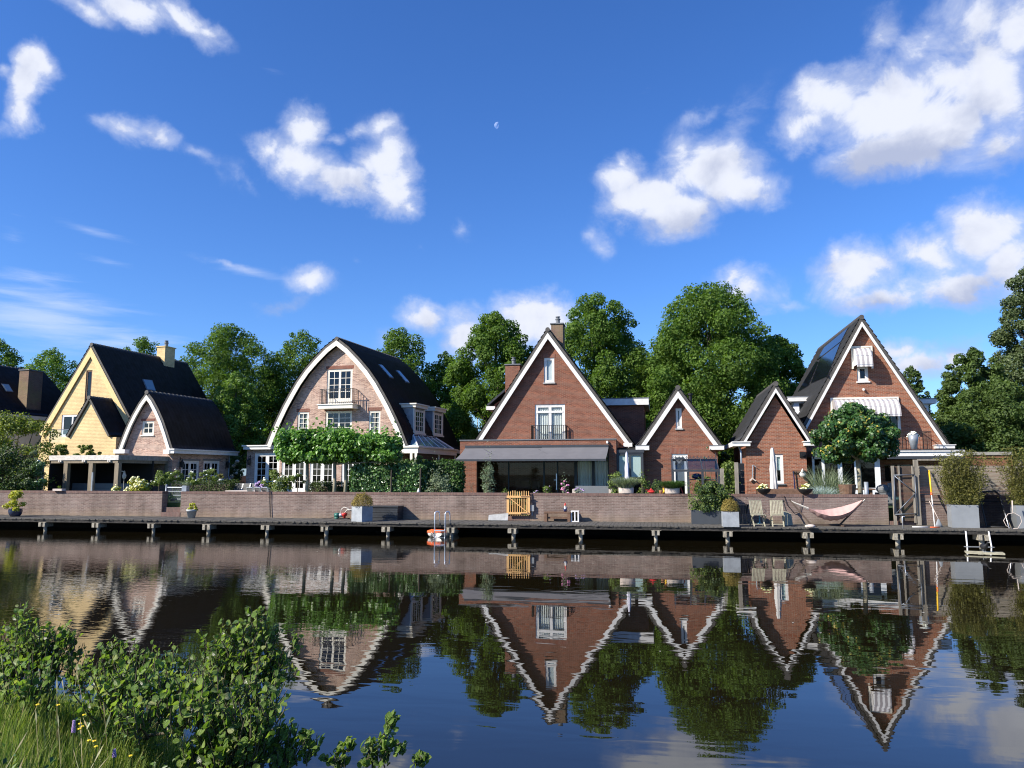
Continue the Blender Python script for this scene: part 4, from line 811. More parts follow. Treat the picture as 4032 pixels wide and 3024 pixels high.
a = F2.fr(c2(157, 1045)); 
def lantern(parent, x, y, z, axis='y'):
    q = MB(); d = (lambda a_, b2: (x + a_, y - b2)) if axis == 'y' else (lambda a_, b2: (y + b2, x + a_))
    cx_, cy_ = d(0, .16); q.lathe((cx_, cy_, z), [(.05, -.02), (.09, 0), (.12, .26), (.13, .28), (.05, .38), (.02, .44)], 6)
    p0, p1 = d(0, .0), d(0, .16); q.bar((p0[0], p0[1], z + .5), (p1[0], p1[1], z + .5), .03); q.bar((p1[0], p1[1], z + .5), (p1[0], p1[1], z + .4), .02); q.bar((p0[0], p0[1], z - .1), (p0[0], p0[1], z + .6), .05, .03)
    return q.build('lantern', 'rail_iron', parent)
lantern(H2, a[0], 0, a[1] - .2)
for px4 in (((1080, 346), (1105, 349), (1192, 447), (1163, 441)), ((1207, 388), (1232, 392), (1310, 482), (1280, 476))): roof_patch(F2, H2, p2, [c2(*v) for v in px4], 'lead', 'roof_glass', lo=10)
for (u0, v0, u1, v1, cu0, cv0, cu1, cv1) in ((1358, 668, 1420, 842, 1275, 638, 1440, 668), (1497, 692, 1552, 858, 1424, 671, 1570, 700)):
    lx = F2.roof(c2((u0 + u1) / 2, v1 + 6), p2, 10)[0][0] + .06; h = shole(F2, c2(u0, v0), c2(u1, v1), lx); pad = .16
    d = MB().box(lx - 2.6, lx - .1, h[0] - pad, h[1] + pad, h[2] - .2, h[3] + .12).build('dormer', 'zinc', H2)
    q = MB(); q.box(lx - .1, lx - .02, h[0] - pad, h[0], h[2], h[3] + .1).box(lx - .1, lx - .02, h[1], h[1] + pad, h[2], h[3] + .1).box(lx - .1, lx + .05, h[0] - pad - .04, h[1] + pad + .04, h[2] - .1, h[2]); q.build('casing', 'cream', d)
    MB().box(lx - 2.4, lx + .12, h[0] - pad - .14, h[1] + pad + .14, h[3] + .122, h[3] + .30).box(lx - 2.4, lx + .2, h[0] - pad - .22, h[1] + pad + .22, h[3] + .302, h[3] + .38).build('cornice', 'cream', d)
    window(d, h, lx - .0, 'cream', 2, 2, 4, fw=.07, bw=.035, inset=.06, axis='x', glass='glass_dark', sash=.05)
# conservatory
(kx0, kz1), (kx1, _) = F2.fr(c2(1225, 934), -.5), F2.fr(c2(1374, 937), -.5); kz0 = F2.fr(c2(1300, 985), -.5)[1]; ky1 = F2.side(c2(1656, 948), kx1)[0]
kc = MB().box(kx0, kx1, -.5, ky1, kz0, kz1 - .09).box(kx0 - .05, kx1 + .08, -.58, ky1 + .06, kz1 - .088, kz1).build('conservatory', 'cream', H2)
q = MB(); 
for (x_, y_) in ((kx1 - .12, -.46), (kx1 - .12, ky1 * .5), (kx1 - .12, ky1 - .1), (kx0 + .9, -.46)): q.box(x_ - .07, x_ + .07, y_ - .07, y_ + .07, GZ, kz0 - .002)
q.build('post', 'cream', kc); MB().box(kx1 - .16, kx1 - .10, -.36, ky1 * .5 - .1, GZ, kz0 - .003).box(kx1 - .16, kx1 - .10, ky1 * .5 + .1, ky1 - .2, GZ, kz0 - .003).build('screen', 'brown_clad', kc)
cxm = (kx0 + kx1) / 2 - .3; hp = .75; R0 = [(kx0 - .6, -.3, kz1 + .01), (kx1 - .1, -.3, kz1 + .01), (kx1 - .1, ky1 - .3, kz1 + .01), (kx0 - .6, ky1 - .3, kz1 + .01)]; P0, P1 = (cxm, 1.0, kz1 + hp), (cxm, ky1 - 1.6, kz1 + hp)
q = MB().add(R0 + [P0, P1], [(0, 1, 4), (1, 2, 5, 4), (2, 3, 5), (3, 0, 4, 5)]); kr = q.build('glass_roof', 'roof_glass', kc)
q = MB()
for (a, b_) in ((R0[0], P0), (R0[1], P0), (R0[2], P1), (R0[3], P1), (P0, P1), (R0[0], R0[1]), (R0[1], R0[2])): q.bar(a, b_, .07)
for k in (.2, .4, .6, .8): a = tuple(np.array(R0[1]) * (1-k) + np.array(R0[2]) * k); b_ = tuple(np.array(P0) * (1-k) + np.array(P1) * k); q.bar(a, b_, .045)
for k in (.33, .66): a = tuple(np.array(R0[0]) * (1-k) + np.array(R0[1]) * k); q.bar(a, P0, .045)
q.build('glazing_bars', 'white_cool', kr)

# ------------------------------------------------------------------ yellow house, its gabled annex, and the barn-like garage
F1 = Frame(c1(655, 860), 45.8, -5)
H1 = thing('yellow_house', 'yellow brick house with a steep black tiled roof and a small yellow gabled annex', 'house', tuple(F1.o), F1.rot)
ap = F1.fr(c1(655, 186), -.2); lf = F1.fr(c1(268, 838), -.2); rt = extrap(ap, F1.fr(c1(868, 595), -.2), lf[1]); p1 = [lf, ap, rt]
dep = F1.side(c1(1355, 325), ap[0])[0]
hS = hole(F1, c1(627, 384), c1(656, 620)); hW = hole(F1, c1(450, 706), c1(590, 862))
pm('yellow_trim', (.74, .55, .26), .8, .12, 6)
gable_house(F1, H1, p1, dep - .2, 'brick_yellow', 'tile_black', 'yellow_trim', GZ, [hS, hW], ov=.09, thick=.22, vw=.36)
window(H1, hS, 0, 'wood_brown', 1, 1, 1, fw=.05, glass='glass_dark'); window(H1, hW, 0, 'white_cool', 2, 1, 1, fw=.08, glass='glass_dark', sash=.06)
cy = F1.side(c1(1185, 300), ap[0])[0]; zt = F1.fr(c1(1180, 222), cy)[1]
chimney(H1, ap[0] - .2, ap[0] + .55, cy - .5, cy + .6, ap[1] - 1.6, zt, 'brick_yellow', cap='yellow_trim')
roof_patch(F1, H1, p1, [c1(*v) for v in ((1027, 452), (1098, 460), (1126, 540), (1060, 531))], 'lead', 'roof_glass', lo=1)
OA = -1.8; ap = F1.fr(c1(645, 572), OA - .15); lf = F1.fr(c1(478, 862), OA - .15); rt = F1.fr(c1(792, 857), OA - .15); z_ = min(lf[1], rt[1]); pA = [(lf[0], z_), ap, (rt[0], z_)]
an = MB(); an = an.box(pA[0][0] - .2, pA[2][0] + .42, OA + .02, 3, GZ, z_ - .1).build('annex', 'brick_yellow', H1)
q = MB(); inn = off_poly(pA, .16); wall_face(q, [(pA[0][0] - .2, z_ - .1)] + [(max(p[0], pA[0][0] - .19), p[1]) for p in inn] + [(pA[2][0] + .42, z_ - .1)], z_ - .101, OA, []); q.build('gable', 'brick_yellow', an)
q = MB(); wall_face(q, [(pA[0][0] - .2, z_ - .1), (pA[2][0] + .42, z_ - .1)], GZ, OA, []); q.build('front', 'brick_yellow', an)
roof_mesh(an, pA, OA - .15, 5.0, 'tile_black', thick=.13)
a, b_ = F1.fr(c1(285, 916), OA + .3), F1.fr(c1(445, 916), OA + .3); MB().box(a[0], pA[0][0] - .21, OA + .3, -.005, GZ, a[1]).build('terrace_block', 'brick_yellow', an)
zt = F1.fr(c1(360, 818), OA + .3)[1]; q = MB()
for x_ in (F1.fr(c1(360, 860), OA + .3)[0], pA[0][0] - .25): q.box(x_ - .025, x_ + .025, OA + .32, OA + .37, a[1], zt)
q.box(F1.fr(c1(360, 860), OA + .3)[0], pA[0][0] + .3, OA + .32, OA + .37, zt, zt + .04); q.build('balcony_railing', 'steel', an)
MB().box(F1.fr(c1(366, 860), OA + .3)[0], pA[0][0] - .28, OA + .34, OA + .35, a[1] + .06, zt - .01).build('glass_panel', 'glass_clear', an)

FB = Frame(c1(1065, 960), 40.6, -5)
HB = thing('curved_roof_garage', 'small pale brick garage with a curved dark roof and cream barge boards', 'garage', tuple(FB.o), FB.rot)
pb = [(848, 960), (868, 905), (893, 840), (922, 770), (957, 700), (1003, 620), (1065, 534), (1111, 592), (1151, 667), (1186, 747), (1216, 836), (1241, 917), (1254, 960)]
pB = [FB.fr(c1(*v), -.3) for v in pb]; ze = (pB[0][1] + pB[-1][1]) / 2; pB[0] = (pB[0][0], ze); pB[-1] = (pB[-1][0], ze)
dep = FB.side(c1(1530, 602), pB[6][0])[0]; rwx = off_poly(pB, .26)[-1][0]
hw = hole(FB, c1(1032, 752), c1(1114, 852)); rd = [shole(FB, c1(a, 1038), c1(b_, 1190), rwx) for a, b_ in ((1318, 1441), (1478, 1590))]; rd = [(h[0], h[1], GZ + .1, h[3]) for h in rd]
inn = gable_house(FB, HB, pB, dep - .2, 'brick_buff', 'tile_black', 'cream', GZ, [hw], ov=.3, thick=.26, vw=.2, right_holes=rd)
window(HB, hw, 0, 'cream', 1, 2, 2, fw=.08, glass='glass_dark', sill='cream', bw=.045); lintel(HB, hw, 0, hh=.14)
for h in rd: window(HB, h, rwx, 'white', 2, 2, 4, fw=.07, glass='glass_dark', sash=.1, kick=.25, axis='x', name='double_door'); lintel(HB, h, rwx, 'lead', .1, axis='x')
xe = pB[-1][0]; MB().box(xe - .16, xe + .12, -.34, dep + .15, ze - .22, ze - .02).box(xe - .16, xe + .18, -.40, dep + .2, ze - .018, ze + .05).build('gutter', 'white', HB)
a, b_ = FB.fr(c1(1188, 958), -.36), FB.fr(c1(1250, 990), -.36); MB().box(a[0], xe - .165, -.38, -.004, b_[1], a[1]).build('gutter_box', 'white', HB)
a, b_ = FB.fr(c1(826, 958), -.36), FB.fr(c1(905, 986), -.36); MB().box(a[0], b_[0], -.38, -.004, b_[1], a[1]).build('gutter_box', 'white', HB)
for p in (c1(1305, 1062), c1(1638, 1066)): a = FB.side(p, rwx); lantern(HB, a[0], rwx, a[1] - .2, 'x')
MB().tube([(rwx + .06, dep - .35, ze), (rwx + .06, dep - .35, GZ)], .045, 8).build('downpipe', 'zinc', HB, True)

FV = Frame(c1(845, 1255), 36.6, -5)
HV = thing('veranda', 'open timber veranda with a weathered pale flat roof edge and thick posts', 'veranda', tuple(FV.o), FV.rot)
xl = FV.fr(c1(355, 1020))[0]; z1_ = FV.fr(c1(845, 998))[1]; z0 = FV.fr(c1(845, 1034))[1]; dv = FV.side(c1(1275, 1012), 0)[0]
pm('weathered_white', (.74, .70, .63), .8, .3, 5, (1, 1, 2), col2=(.46, .42, .37)); pm('weathered_shade_grey', (.30, .28, .24), .85, .35, 5)
MB().box(xl, 0, .005, .05, z0, z1_).build('fascia', 'weathered_white', HV); MB().box(-.05, 0, .051, dv, z0, z1_).build('side_fascia', 'weathered_shade_grey', HV)  # side fascia is a darker copy: its shade is in the colour
MB().box(xl, -.052, .052, dv, z0 + .12, z1_ - .03).build('roof', 'lead', HV); MB().box(xl + .1, -.06, .055, .2, z0 - .16, z0 + .118).box(-.2, -.06, .21, dv, z0 - .16, z0 + .118).build('beam', 'wood_post', HV)
for v in (427, 441, 598, 612, 783, 797): x_ = FV.fr(c1(v, 1043), -.02)[0]; MB().box(x_ - .035, x_ + .035, -.03, 1.2, z0 - .10, z0 - .004).build('rafter_end', 'weathered_white', HV)
for v in (480, 662, 850): x_ = FV.fr(c1(v, 1150), .14)[0]; MB().box(x_ - .13, x_ + .13, .06, .28, GZ, z0 - .163).build('post', 'wood_post', HV)
y_ = FV.side(c1(1211, 1080), -.13)[0]; MB().box(-.2, -.06, y_ - .1, y_ + .1, GZ, z0 - .163).build('post', 'wood_post', HV)
MB().box(xl, -.01, 2.6, 2.7, GZ, z0 + .1).box(xl, xl + .06, .06, 2.6, GZ, z0 + .1).build('shade_sheet', 'interior', HV)  # near-black sheets added to give the deep shade inside the veranda
a, b_ = FV.fr(z1(1130, 585), 1.6), FV.fr(z1(1700, 600), 1.6)
q = MB(); 
for k in range(3): q.box(a[0] - 1.2, -.7, 1.6 + .02*k, 1.75 + .02*k, GZ + .28*k, GZ + .28*k + .27)
at(q, 'timber_planter', 'planter_grey', 'long grey timber bed edging inside the dark veranda', 'planter', tuple(FV.o), rz=F1.rot)
x_, _ = FV.fr(z1(1345, 500), -.15); at(MB().box(x_-.04, x_+.04, -.2, -.12, GZ, FV.fr(z1(1345, 405), -.15)[1]), 'garden_post', 'zinc', 'slim grey post standing beside the middle veranda post', 'post', tuple(FV.o), rz=F1.rot)
x_, _ = FV.fr(z1(610, 500), -.15); at(MB().box(x_-.06, x_+.06, -.22, -.10, GZ, FV.fr(z1(610, 250), -.15)[1]), 'garden_post', 'zinc', 'grey post with ivy beside it, left of the veranda', 'post', tuple(FV.o), rz=F1.rot)
x_, z_ = FV.fr(z1(1805, 420), 1.0); q = MB().lathe((x_, 1.0, z_ - .32), [(.03, 0), (.09, .08), (.11, .2), (.06, .33)], 9).lathe((x_, 1.0, z_), [(.03, 0), (.06, .07), (.0, .16)], 8).bar((x_, .98, z_ + .1), (x_ - .16, .9, z_ + .13), .035).tube([(x_, 1.0, z_ - .3), (x_, 1.0, GZ)], .012, 6)
at(q, 'bird_ornament', 'rope', 'pale bird ornament on a stick in the dark veranda', 'ornament', tuple(FV.o), rz=F1.rot)

# ------------------------------------------------------------------ houses further back
F0 = Frame((-200, 1410), 45.0, -5)
H0 = thing('dark_roof_house', 'white walled house under a big black tiled roof with a brick chimney, at the edge', 'house', tuple(F0.o), F0.rot)
zr = F0.fr((-200, 1410))[1]; E0 = 4.3; ly0, zE = F0.side((60, 1630), E0); p0 = [(-E0, zE), (0, zr), (E0, zE)]; dep = F0.side(c1(300, 386), 0)[0]
wx = E0 - .45; wh = [shole(F0, c1(a, 738), c1(b_, 802), wx) for a, b_ in ((154, 188), (244, 274), (70, 98))]
gable_house(F0, H0, p0, dep, 'plaster', 'tile_black', None, GZ, ov=.3, thick=.5, right_holes=wh)
for h in wh: window(H0, h, wx, 'wood_brown', 1, 1, 1, fw=.06, axis='x', glass='glass_dark')
MB().box(E0 - .35, E0 + .1, -.2, dep, zE - .3, zE - .04).build('gutter', 'cream', H0)
q0, _ = F0.roof(c1(215, 612), p0, 1); cw_ = F0.fr(c1(122, 600), q0[1] - .5)[0]; cx1 = F0.fr(c1(195, 600), q0[1] - .9)[0]; zc = F0.fr(c1(160, 385), q0[1] - .9)[1]
chimney(H0, cx1 - .85, cx1, q0[1] - .9, q0[1] + .3, GZ, zc, 'brick_chimney', pot=False)
roof_patch(F0, H0, p0, [c1(*v) for v in ((5, 487), (58, 492), (92, 548), (40, 543))], 'lead', 'roof_glass', lo=1)

x0, z1_ = W(c2(1540, 800), 75); x1_, z0 = W(c2(1712, 800), 75); zt = W(c2(1640, 742), 75)[1]; zm = W(c2(1640, 785), 75)[1]
o = thing('green_roof_building', 'distant brown building with a green copper roof between two houses', 'building', (x0, 75, 0))
MB().box(0, x1_ - x0, 0, 6, GZ, zm).build('wall', 'brown_clad', o); MB().prism([(-.3, zm + .01), (x1_ - x0 + .3, zm + .01), (x1_ - x0 - .5, zt), (.6, zt)], -.3, 6.3).build('roof', 'copper_green', o)
q = MB(); xw = W(c2(1672, 800), 75)[0] - x0; q.box(xw - .25, xw + .25, -.03, -.004, zm - 1.8, zm - .2); w_ = q.build('window', 'white', o); MB().box(xw - .18, xw + .18, -.045, -.032, zm - 1.7, zm - .3).build('pane', 'glass_dark', w_)
x0, z1_ = W(z6(1600, 75), 62); x1_, z0 = W(z6(1900, 165), 62)
o = thing('brick_house', 'distant orange brick house seen through the gap between the two garages', 'house', (x0, 62, 0))
MB().box(0, x1_ - x0, 0, 6, GZ, z0).build('wall', 'brick_orange', o); MB().slab([(-.2, -.4, z0), (x1_-x0+.2, -.4, z0), (x1_-x0+.2, 3, z1_ + 1), (-.2, 3, z1_ + 1)], (0, -.6, .8), .12).build('roof', 'brick_chimney', o)
xw, zw = W(z6(1730, 230), 62); xw -= x0; w_ = MB().box(xw-.3, xw+.25, -.05, -.003, zw-.75, zw+.6).build('window', 'white', o); MB().box(xw-.2, xw+.15, -.06, -.052, zw-.65, zw+.5).build('pane', 'glass_dark', w_)
x_, z1_ = W(c2(1808, 697), 60); at(MB().tube([(0, 0, 0), (0, 0, z1_ - GZ)], [.06, .035], 8), 'flagpole', 'white', 'white flagpole standing far behind between two houses', 'flagpole', (x_, 60, GZ))
o = thing('timber_shed', 'low timber shed with a flat dark roof behind the bamboo planters', 'shed', (PX(3690, 41.2, 1800), 41.2, 0))
x1_, z1_ = W(z8(1950, 262), 41.1); L = x1_ - o.location.x; z0 = W(z8(1600, 305), 41.1)[1]
MB().box(0, L, 0, 3.5, GZ, z0).build('wall', 'wood_red', o); MB().box(-.15, L, -.12, 3.6, z0 + .003, z1_).build('roof', 'weathered_shade_grey', o)
MB().box(-.1, L - .05, -.06, -.004, z0 - .14, z0 - .002).build('trim_board', 'wood_red', o)
# ------------------------------------------------------------------ things on the dock
def dock_at(p):
    x, y = G(p, DZ)
    return (x, y) if y < 32.55 else (W(p, 32.55)[0], 32.55)
def sc(p, Y): return (W((p[0] + 1, p[1]), Y)[0] - W(p, Y)[0])      # metres per photo pixel
def copy_tree(o, loc, rz=None, label=None):
    r = o.copy(); COL.objects.link(r); r.location = loc
    if rz is not None: r.rotation_euler = (0, 0, rz)
    if label: r['label'] = label
    for ch in [c for c in bpy.data.objects if c.parent == o]:
        c = ch.copy(); COL.objects.link(c); c.parent = r
        for g in [k for k in bpy.data.objects if k.parent == ch]: d = g.copy(); COL.objects.link(d); d.parent = c
    return r
def boxball(name, cat, label, base, w, hgt, mat, seed, plant, rz=0.0, ball=None, leafmat='leaf_ball', leaf=.05, n=2600, group=None, ylen=None):
    X, Y = base; o = thing(name, label, cat, (X, Y, DZ), rz, group); yl = ylen or w
    MB().box(-w/2, w/2, -yl/2, yl/2, 0, hgt).build('planter_box', mat, o); MB().box(-w/2+.03, w/2-.03, -yl/2+.03, yl/2-.03, hgt+.002, hgt+.012).build('soil', 'bark', o)
    rng = np.random.default_rng(seed); rx, rz_ = ball; d = unit(rng.normal(size=(n, 3))); d[:, 2] = np.abs(d[:, 2]) - .12*(rng.random(n) < .3)
    P = d * np.array((rx, rx, rz_)) * rng.uniform(.8, 1.06, (n, 1)) * (1 + .07*np.sin(9*d[:, :1] + 5*d[:, 1:2])) + np.array((0, 0, hgt + .04))
    leaves(plant, leafmat, o, P, d + .5*rng.normal(size=P.shape), leaf, .4, rng); return o
X, Y = dock_at(z1(155, 1050)); Y += .25
o = thing('potted_shrub', 'yellow-green shrub in a round dark blue pot on the dock', 'potted plant', (X, Y, DZ))
MB().lathe((0, 0, 0), [(.19, 0), (.27, .12), (.30, .26), (.28, .34), (.30, .36), (.26, .355), (.25, .31)], 20).build('pot', 'pot_blue', o, True)
shrub('', '', '', 0, 0, .3, .58, .5, .92, 'leaf_gold', 5, 900, .12, 14, parent=o)
X, Y = dock_at(z2(945, 1068)); Y -= .05
o = thing('potted_plant', 'pale grey flower pot with a yellow-green plant against the brick wall', 'potted plant', (X, Y, DZ))
MB().lathe((0, 0, 0), [(.15, 0), (.215, .30), (.225, .30), (.235, .39), (.20, .385), (.19, .35)], 20).build('pot', 'pot_grey', o, True)
shrub('', '', '', 0, 0, .33, .26, .25, .36, 'leaf_gold', 6, 420, .09, 10, parent=o)
bx_, by_ = dock_at(z3(1860, 1122)); boxball('topiary_planter', 'planter', 'square zinc planter with a clipped yellowish ball beside the black storage box', (bx_ + .1, by_ + .33), .62, .64, 'zinc_planter', 7, 'foliage', R(-24), (.44, .50), n=3000)
bx_, by_ = dock_at(z6(1800, 1275)); boxball('topiary_planter', 'planter', 'square zinc planter with a clipped yellow ball beside the long dark planter', (bx_, by_ + .30), .60, .56, 'zinc_planter', 8, 'foliage', 0, (.33, .44), n=2600)
# black storage box
x0, _ = W(z4(150, 1000), 32.2); x1_, zt = W(z4(610, 895), 32.2)
o = thing('storage_box', 'black slatted storage box with a lid against the brick wall', 'storage box', ((x0+x1_)/2, 32.55, DZ)); L = (x1_-x0)/2; H = zt - DZ
q = MB(); 
for k in range(5): q.box(-L, L, -.35 - .006*(k % 2), .35, H*.18*k, H*.18*(k+1) - .012)
q.build('body', 'storage', o); MB().box(-L-.03, L+.03, -.39, .40, H*.905, H).build('lid', 'storage', o)
# water pump
X, Y = dock_at(z3(1640, 1085)); o = thing('water_pump', 'red and dark green garden water pump with a looping hose on the dock', 'pump', (X, Y + .1, DZ))
MB().tube([(-.36, 0, .17), (-.16, 0, .17)], [.10, .11], 12).box(-.34, -.18, -.09, .09, 0, .08).build('motor', 'green_plastic', o, True); MB().tube([(-.16, 0, .17), (-.0, 0, .17)], .085, 12).build('barrel', 'alu', o, True)
MB().lathe((.09, 0, .02), [(.05, 0), (.06, .1), (.12, .14), (.13, .24), (.05, .26)], 12).build('head', 'red', o, True); MB().box(-.15, .3, -.12, .12, 0, .045).build('base', 'black', o)
MB().tube([(-.08, 0, .26), (-.06, 0, .42), (.06, 0, .52), (.22, 0, .48), (.40, .05, .36)], .022, 8).tube([(.12, -.03, .28), (.22, -.03, .40), (.42, 0, .42), (.55, .1, .34)], .025, 8).build('hose', 'rope', o, True)
MB().tube([(-.36, 0, .1), (-.6, .02, .02), (-1.0, .1, .012)], .012, 6).build('cable', 'black', o, True)
X, _ = W(z3(600, 800), WYo + .3); at(MB().tube([(-.02, -.03, 1.25), (.0, -.03, .9), (.03, -.03, .4), (.06, -.03, 0)], .014, 5).tube([(.02, -.02, 1.25), (.03, -.02, .7), (.09, -.02, .02)], .01, 5), 'wall_cable', 'black', 'dark cable hanging down the long brick wall', 'cable', (X, WYo + .3, .58))
# slab, meter box, bench, gnome, lantern
X, Y = dock_at(z5(548, 1188)); at(MB().slab([(-.42, 0, 0), (.42, .05, 0), (.42, .16, .30), (-.42, .10, .22)], (0, -.8, .5), .05), 'stone_slab', 'concrete', 'grey stone slab leaning on the wall beside the picket gate', 'slab', (X, Y, DZ))
X, Z = W(z5(1008, 1022), WYo + .33); q = MB().box(-.09, .09, -.12, 0, -.13, .13).box(-.03, .03, -.06, -.005, -.32, -.13); at(q, 'socket_box', 'planter_grey', 'small grey socket box on the wall right of the picket gate', 'box', (X, WYo + .325, Z))
X, Y = dock_at(z5(1345, 1205)); o = thing('low_bench', 'brown wooden bench against the wall with a garden gnome on it', 'bench', (X, Y + .1, DZ)); hw_ = 177*.2939*sc(z5(1345, 1205), Y); hz_ = W(z5(1345, 1072), Y)[1] - DZ
MB().box(-hw_, hw_, -.2, .2, hz_-.07, hz_).build('seat', 'wood_brown', o)
for s_ in (-1, 1): MB().box(s_*(hw_-.07)-.06, s_*(hw_-.07)+.06, -.19, .19, 0, hz_-.072).build('leg', 'wood_brown', o)
MB().box(-hw_+.13, hw_-.13, -.1, .05, .12, .19).build('stretcher', 'wood_brown', o)
def gnome(X, Y, z, s, label, hat='red', coat='car_blue'):
    o = thing('garden_gnome', label, 'gnome', (X, Y, z)); MB().lathe((0, 0, 0), [(.10*s, 0), (.13*s, .1*s), (.12*s, .24*s), (.06*s, .34*s)], 12).ball((-.13*s, -.03*s, .24*s), .045*s, 8, 6).ball((.12*s, -.06*s, .28*s), .045*s, 8, 6).build('body', coat, o, True)
    MB().lathe((0, -.01*s, .19*s), [(.115*s, 0), (.11*s, .08*s), (.05*s, .15*s)], 12).build('shirt', 'white', o, True); f = MB().ball((0, -.02*s, .40*s), .085*s, 10, 8).ball((0, -.10*s, .40*s), .022*s, 6, 5).build('face', 'skin_tone', o, True)
    MB().ball((0, -.05*s, .35*s), (.075*s, .06*s, .08*s), 8, 6).build('beard', 'white', o, True); MB().lathe((0, 0, .45*s), [(.095*s, 0), (.07*s, .07*s), (.03*s, .17*s), (.005*s, .22*s)], 12).build('hat', hat, o, True)
xg, _ = W(z5(1445, 1060), Y); gnome(xg, Y + .1, DZ + hz_, .58, 'garden gnome with a red hat standing on the brown bench')
X2, Y2 = dock_at(z5(1578, 1208)); o = thing('lantern', 'white lantern standing on the dock beside the bench', 'lantern', (X2, Y2 + .12, DZ)); q = MB()
for a in (-.14, 0, .14):
    for b_ in (-.12, .12): q.box(a - .025, a + .025, b_ - .025, b_ + .025, 0, .42)
q.box(-.17, .17, -.15, .15, .42, .46).box(-.17, .17, -.15, .15, 0, .04).build('frame', 'white', o); MB().box(-.13, .13, -.115, .115, .045, .415).build('glass', 'glass_dark', o)
# ladder with the little boat
LX = [W(z4(v, 1150), 30.45)[0] for v in (1150, 1300)]; zt = W(z4(1160, 975), 30.45)[1]; o = thing('swim_ladder', 'silver swim ladder with hooped rails in front of the small orange boat', 'ladder', (LX[0], 30.45, 0)); Lw = LX[1]-LX[0]
for k, x_ in enumerate((0, Lw)):
    pts = [(x_, 0, -.6), (x_, 0, zt-.10)] + [(x_ + .075 - .075*math.cos(a), .16*(1-math.cos(a))/2, zt-.10+.10*math.sin(a)) for a in np.linspace(.4, math.pi, 7)] + [(x_+.15, .2, DZ)]
    MB().tube(pts, .024, 8).build('rail', 'alu', o, True)
for z_ in (W(z4(1220, 1250), 30.45)[1], W(z4(1220, 1360), 30.45)[1], -.25): MB().box(.0, Lw, -.04, .04, z_-.018, z_+.018).build('rung', 'alu', o)
bxa, bxb = W(z4(1032, 1300), 30.9)[0], W(z4(1368, 1300), 30.9)[0]; bh = W(z4(1200, 1250), 30.7)[1]; o = thing('pedal_boat', 'small boat with a white hull and orange rim moored under the dock', 'boat', ((bxa+bxb)/2, 31.6, 0)); hb = (bxb-bxa)/2
V = []; n = 17; st = [(-.95, .45, .0), (-.8, .85, -.05), (-.2, 1, -.1), (.8, 1, -.1), (1.2, .8, -.05)]
for (y, w, zb) in st:
    for i in range(n): a = math.pi*i/(n-1); V.append((-hb*w*math.cos(a)*(.82+.18*abs(math.cos(a))), y, bh*.80 - (bh*.80 - zb)*math.sin(a)**.6))
F = [(j*n+i, j*n+i+1, (j+1)*n+i+1, (j+1)*n+i) for j in range(len(st)-1) for i in range(n-1)] + [tuple(range(n))]
MB().add(V, F).build('hull', 'white', o, True)
q = MB(); V = []
for (y, w, zb) in st:
    for s_, dz in ((-1.06, -.035), (-1.04, .045), (-.7, .10), (.7, .10), (1.04, .045), (1.06, -.035)): V.append((hb*w*s_, y*1.03, bh*.82 + dz))
q.add(V, [(j*6+i, j*6+i+1, (j+1)*6+i+1, (j+1)*6+i) for j in range(len(st)-1) for i in range(5)] + [tuple(range(6))]).build('deck', 'orange', o)
MB().tube([(-.2, -1.0, bh*.8), (-.1, -1.06, .1), (.15, -1.05, .22), (.25, -1.0, bh*.85)], .012, 5).build('mooring_rope', 'rope', o, True)
# picket gate
gx0, gz1 = W(z5(672, 860), WY - .1); gx1, gz0 = W(z5(975, 1105), WY - .1); o = thing('picket_gate', 'bright new wooden picket gate with a diagonal brace in the brick wall', 'gate', (gx0, WY - .12, 0)); L = gx1 - gx0; pt = W(z5(820, 792), WY - .1)[1]
q = MB(); rg = random.Random(2)
for i in range(10): x_ = .05 + (L - .1)*i/9; h_ = pt - rg.uniform(0, .05) ; q.box(x_-.016, x_+.016, -.02, .02, gz0 - .06, h_).box(x_-.012, x_+.012, -.012, .012, h_, h_+.025)
q.build('pickets', 'wood_new', o)
for x_ in (.04, L - .04): MB().box(x_-.055, x_+.055, -.055, -.021, gz0-.02, gz1+.02).build('stile', 'wood_new', o)
for z_ in (gz1 - .03, gz0 + .04): MB().box(.096, L - .096, -.054, -.022, z_-.045, z_+.045).build('rail', 'wood_new', o)
MB().bar((.10, -.072, gz1 - .07), (L - .10, -.072, gz0 + .10), .085, .03).build('brace', 'wood_new', o)
for z_ in (gz1 - .02, gz0 + .03): MB().box(L - .38, L + .06, -.075, -.056, z_-.014, z_+.014).build('hinge', 'wood_brown', o)
MB().box(-.07, .12, -.08, -.056, gz1 - .12, gz1 - .09).build('latch', 'rail_iron', o)
# steel gate
gx0, gz1 = W(z2(575, 625), WY + .5); gx1, gz0 = W(z2(830, 908), WY + .5); gx1 = W(z2(815, 625), WY + .5)[0]; o = thing('steel_gate', 'grey tubular steel garden gate in the gap of the long brick wall', 'gate', (gx0, WY + .5, 0)); L = gx1 - gx0
MB().tube([(.0, 0, gz0 - .2), (0, 0, gz1 + .16)], .05, 10).build('post', 'steel', o, True); q = MB()
for z_ in (gz1, gz0): q.tube([(.06, 0, z_), (L, 0, z_)], .036, 8)
for k in range(1, 5): q.tube([(.06, 0, gz0 + (gz1-gz0)*k/5), (L, 0, gz0 + (gz1-gz0)*k/5)], .016, 6)
for k in range(0, 16): x_ = .10 + (L-.12)*k/15; q.box(x_-.006, x_+.006, -.006, .006, gz0, gz1)
q.build('leaf_frame', 'steel', o)
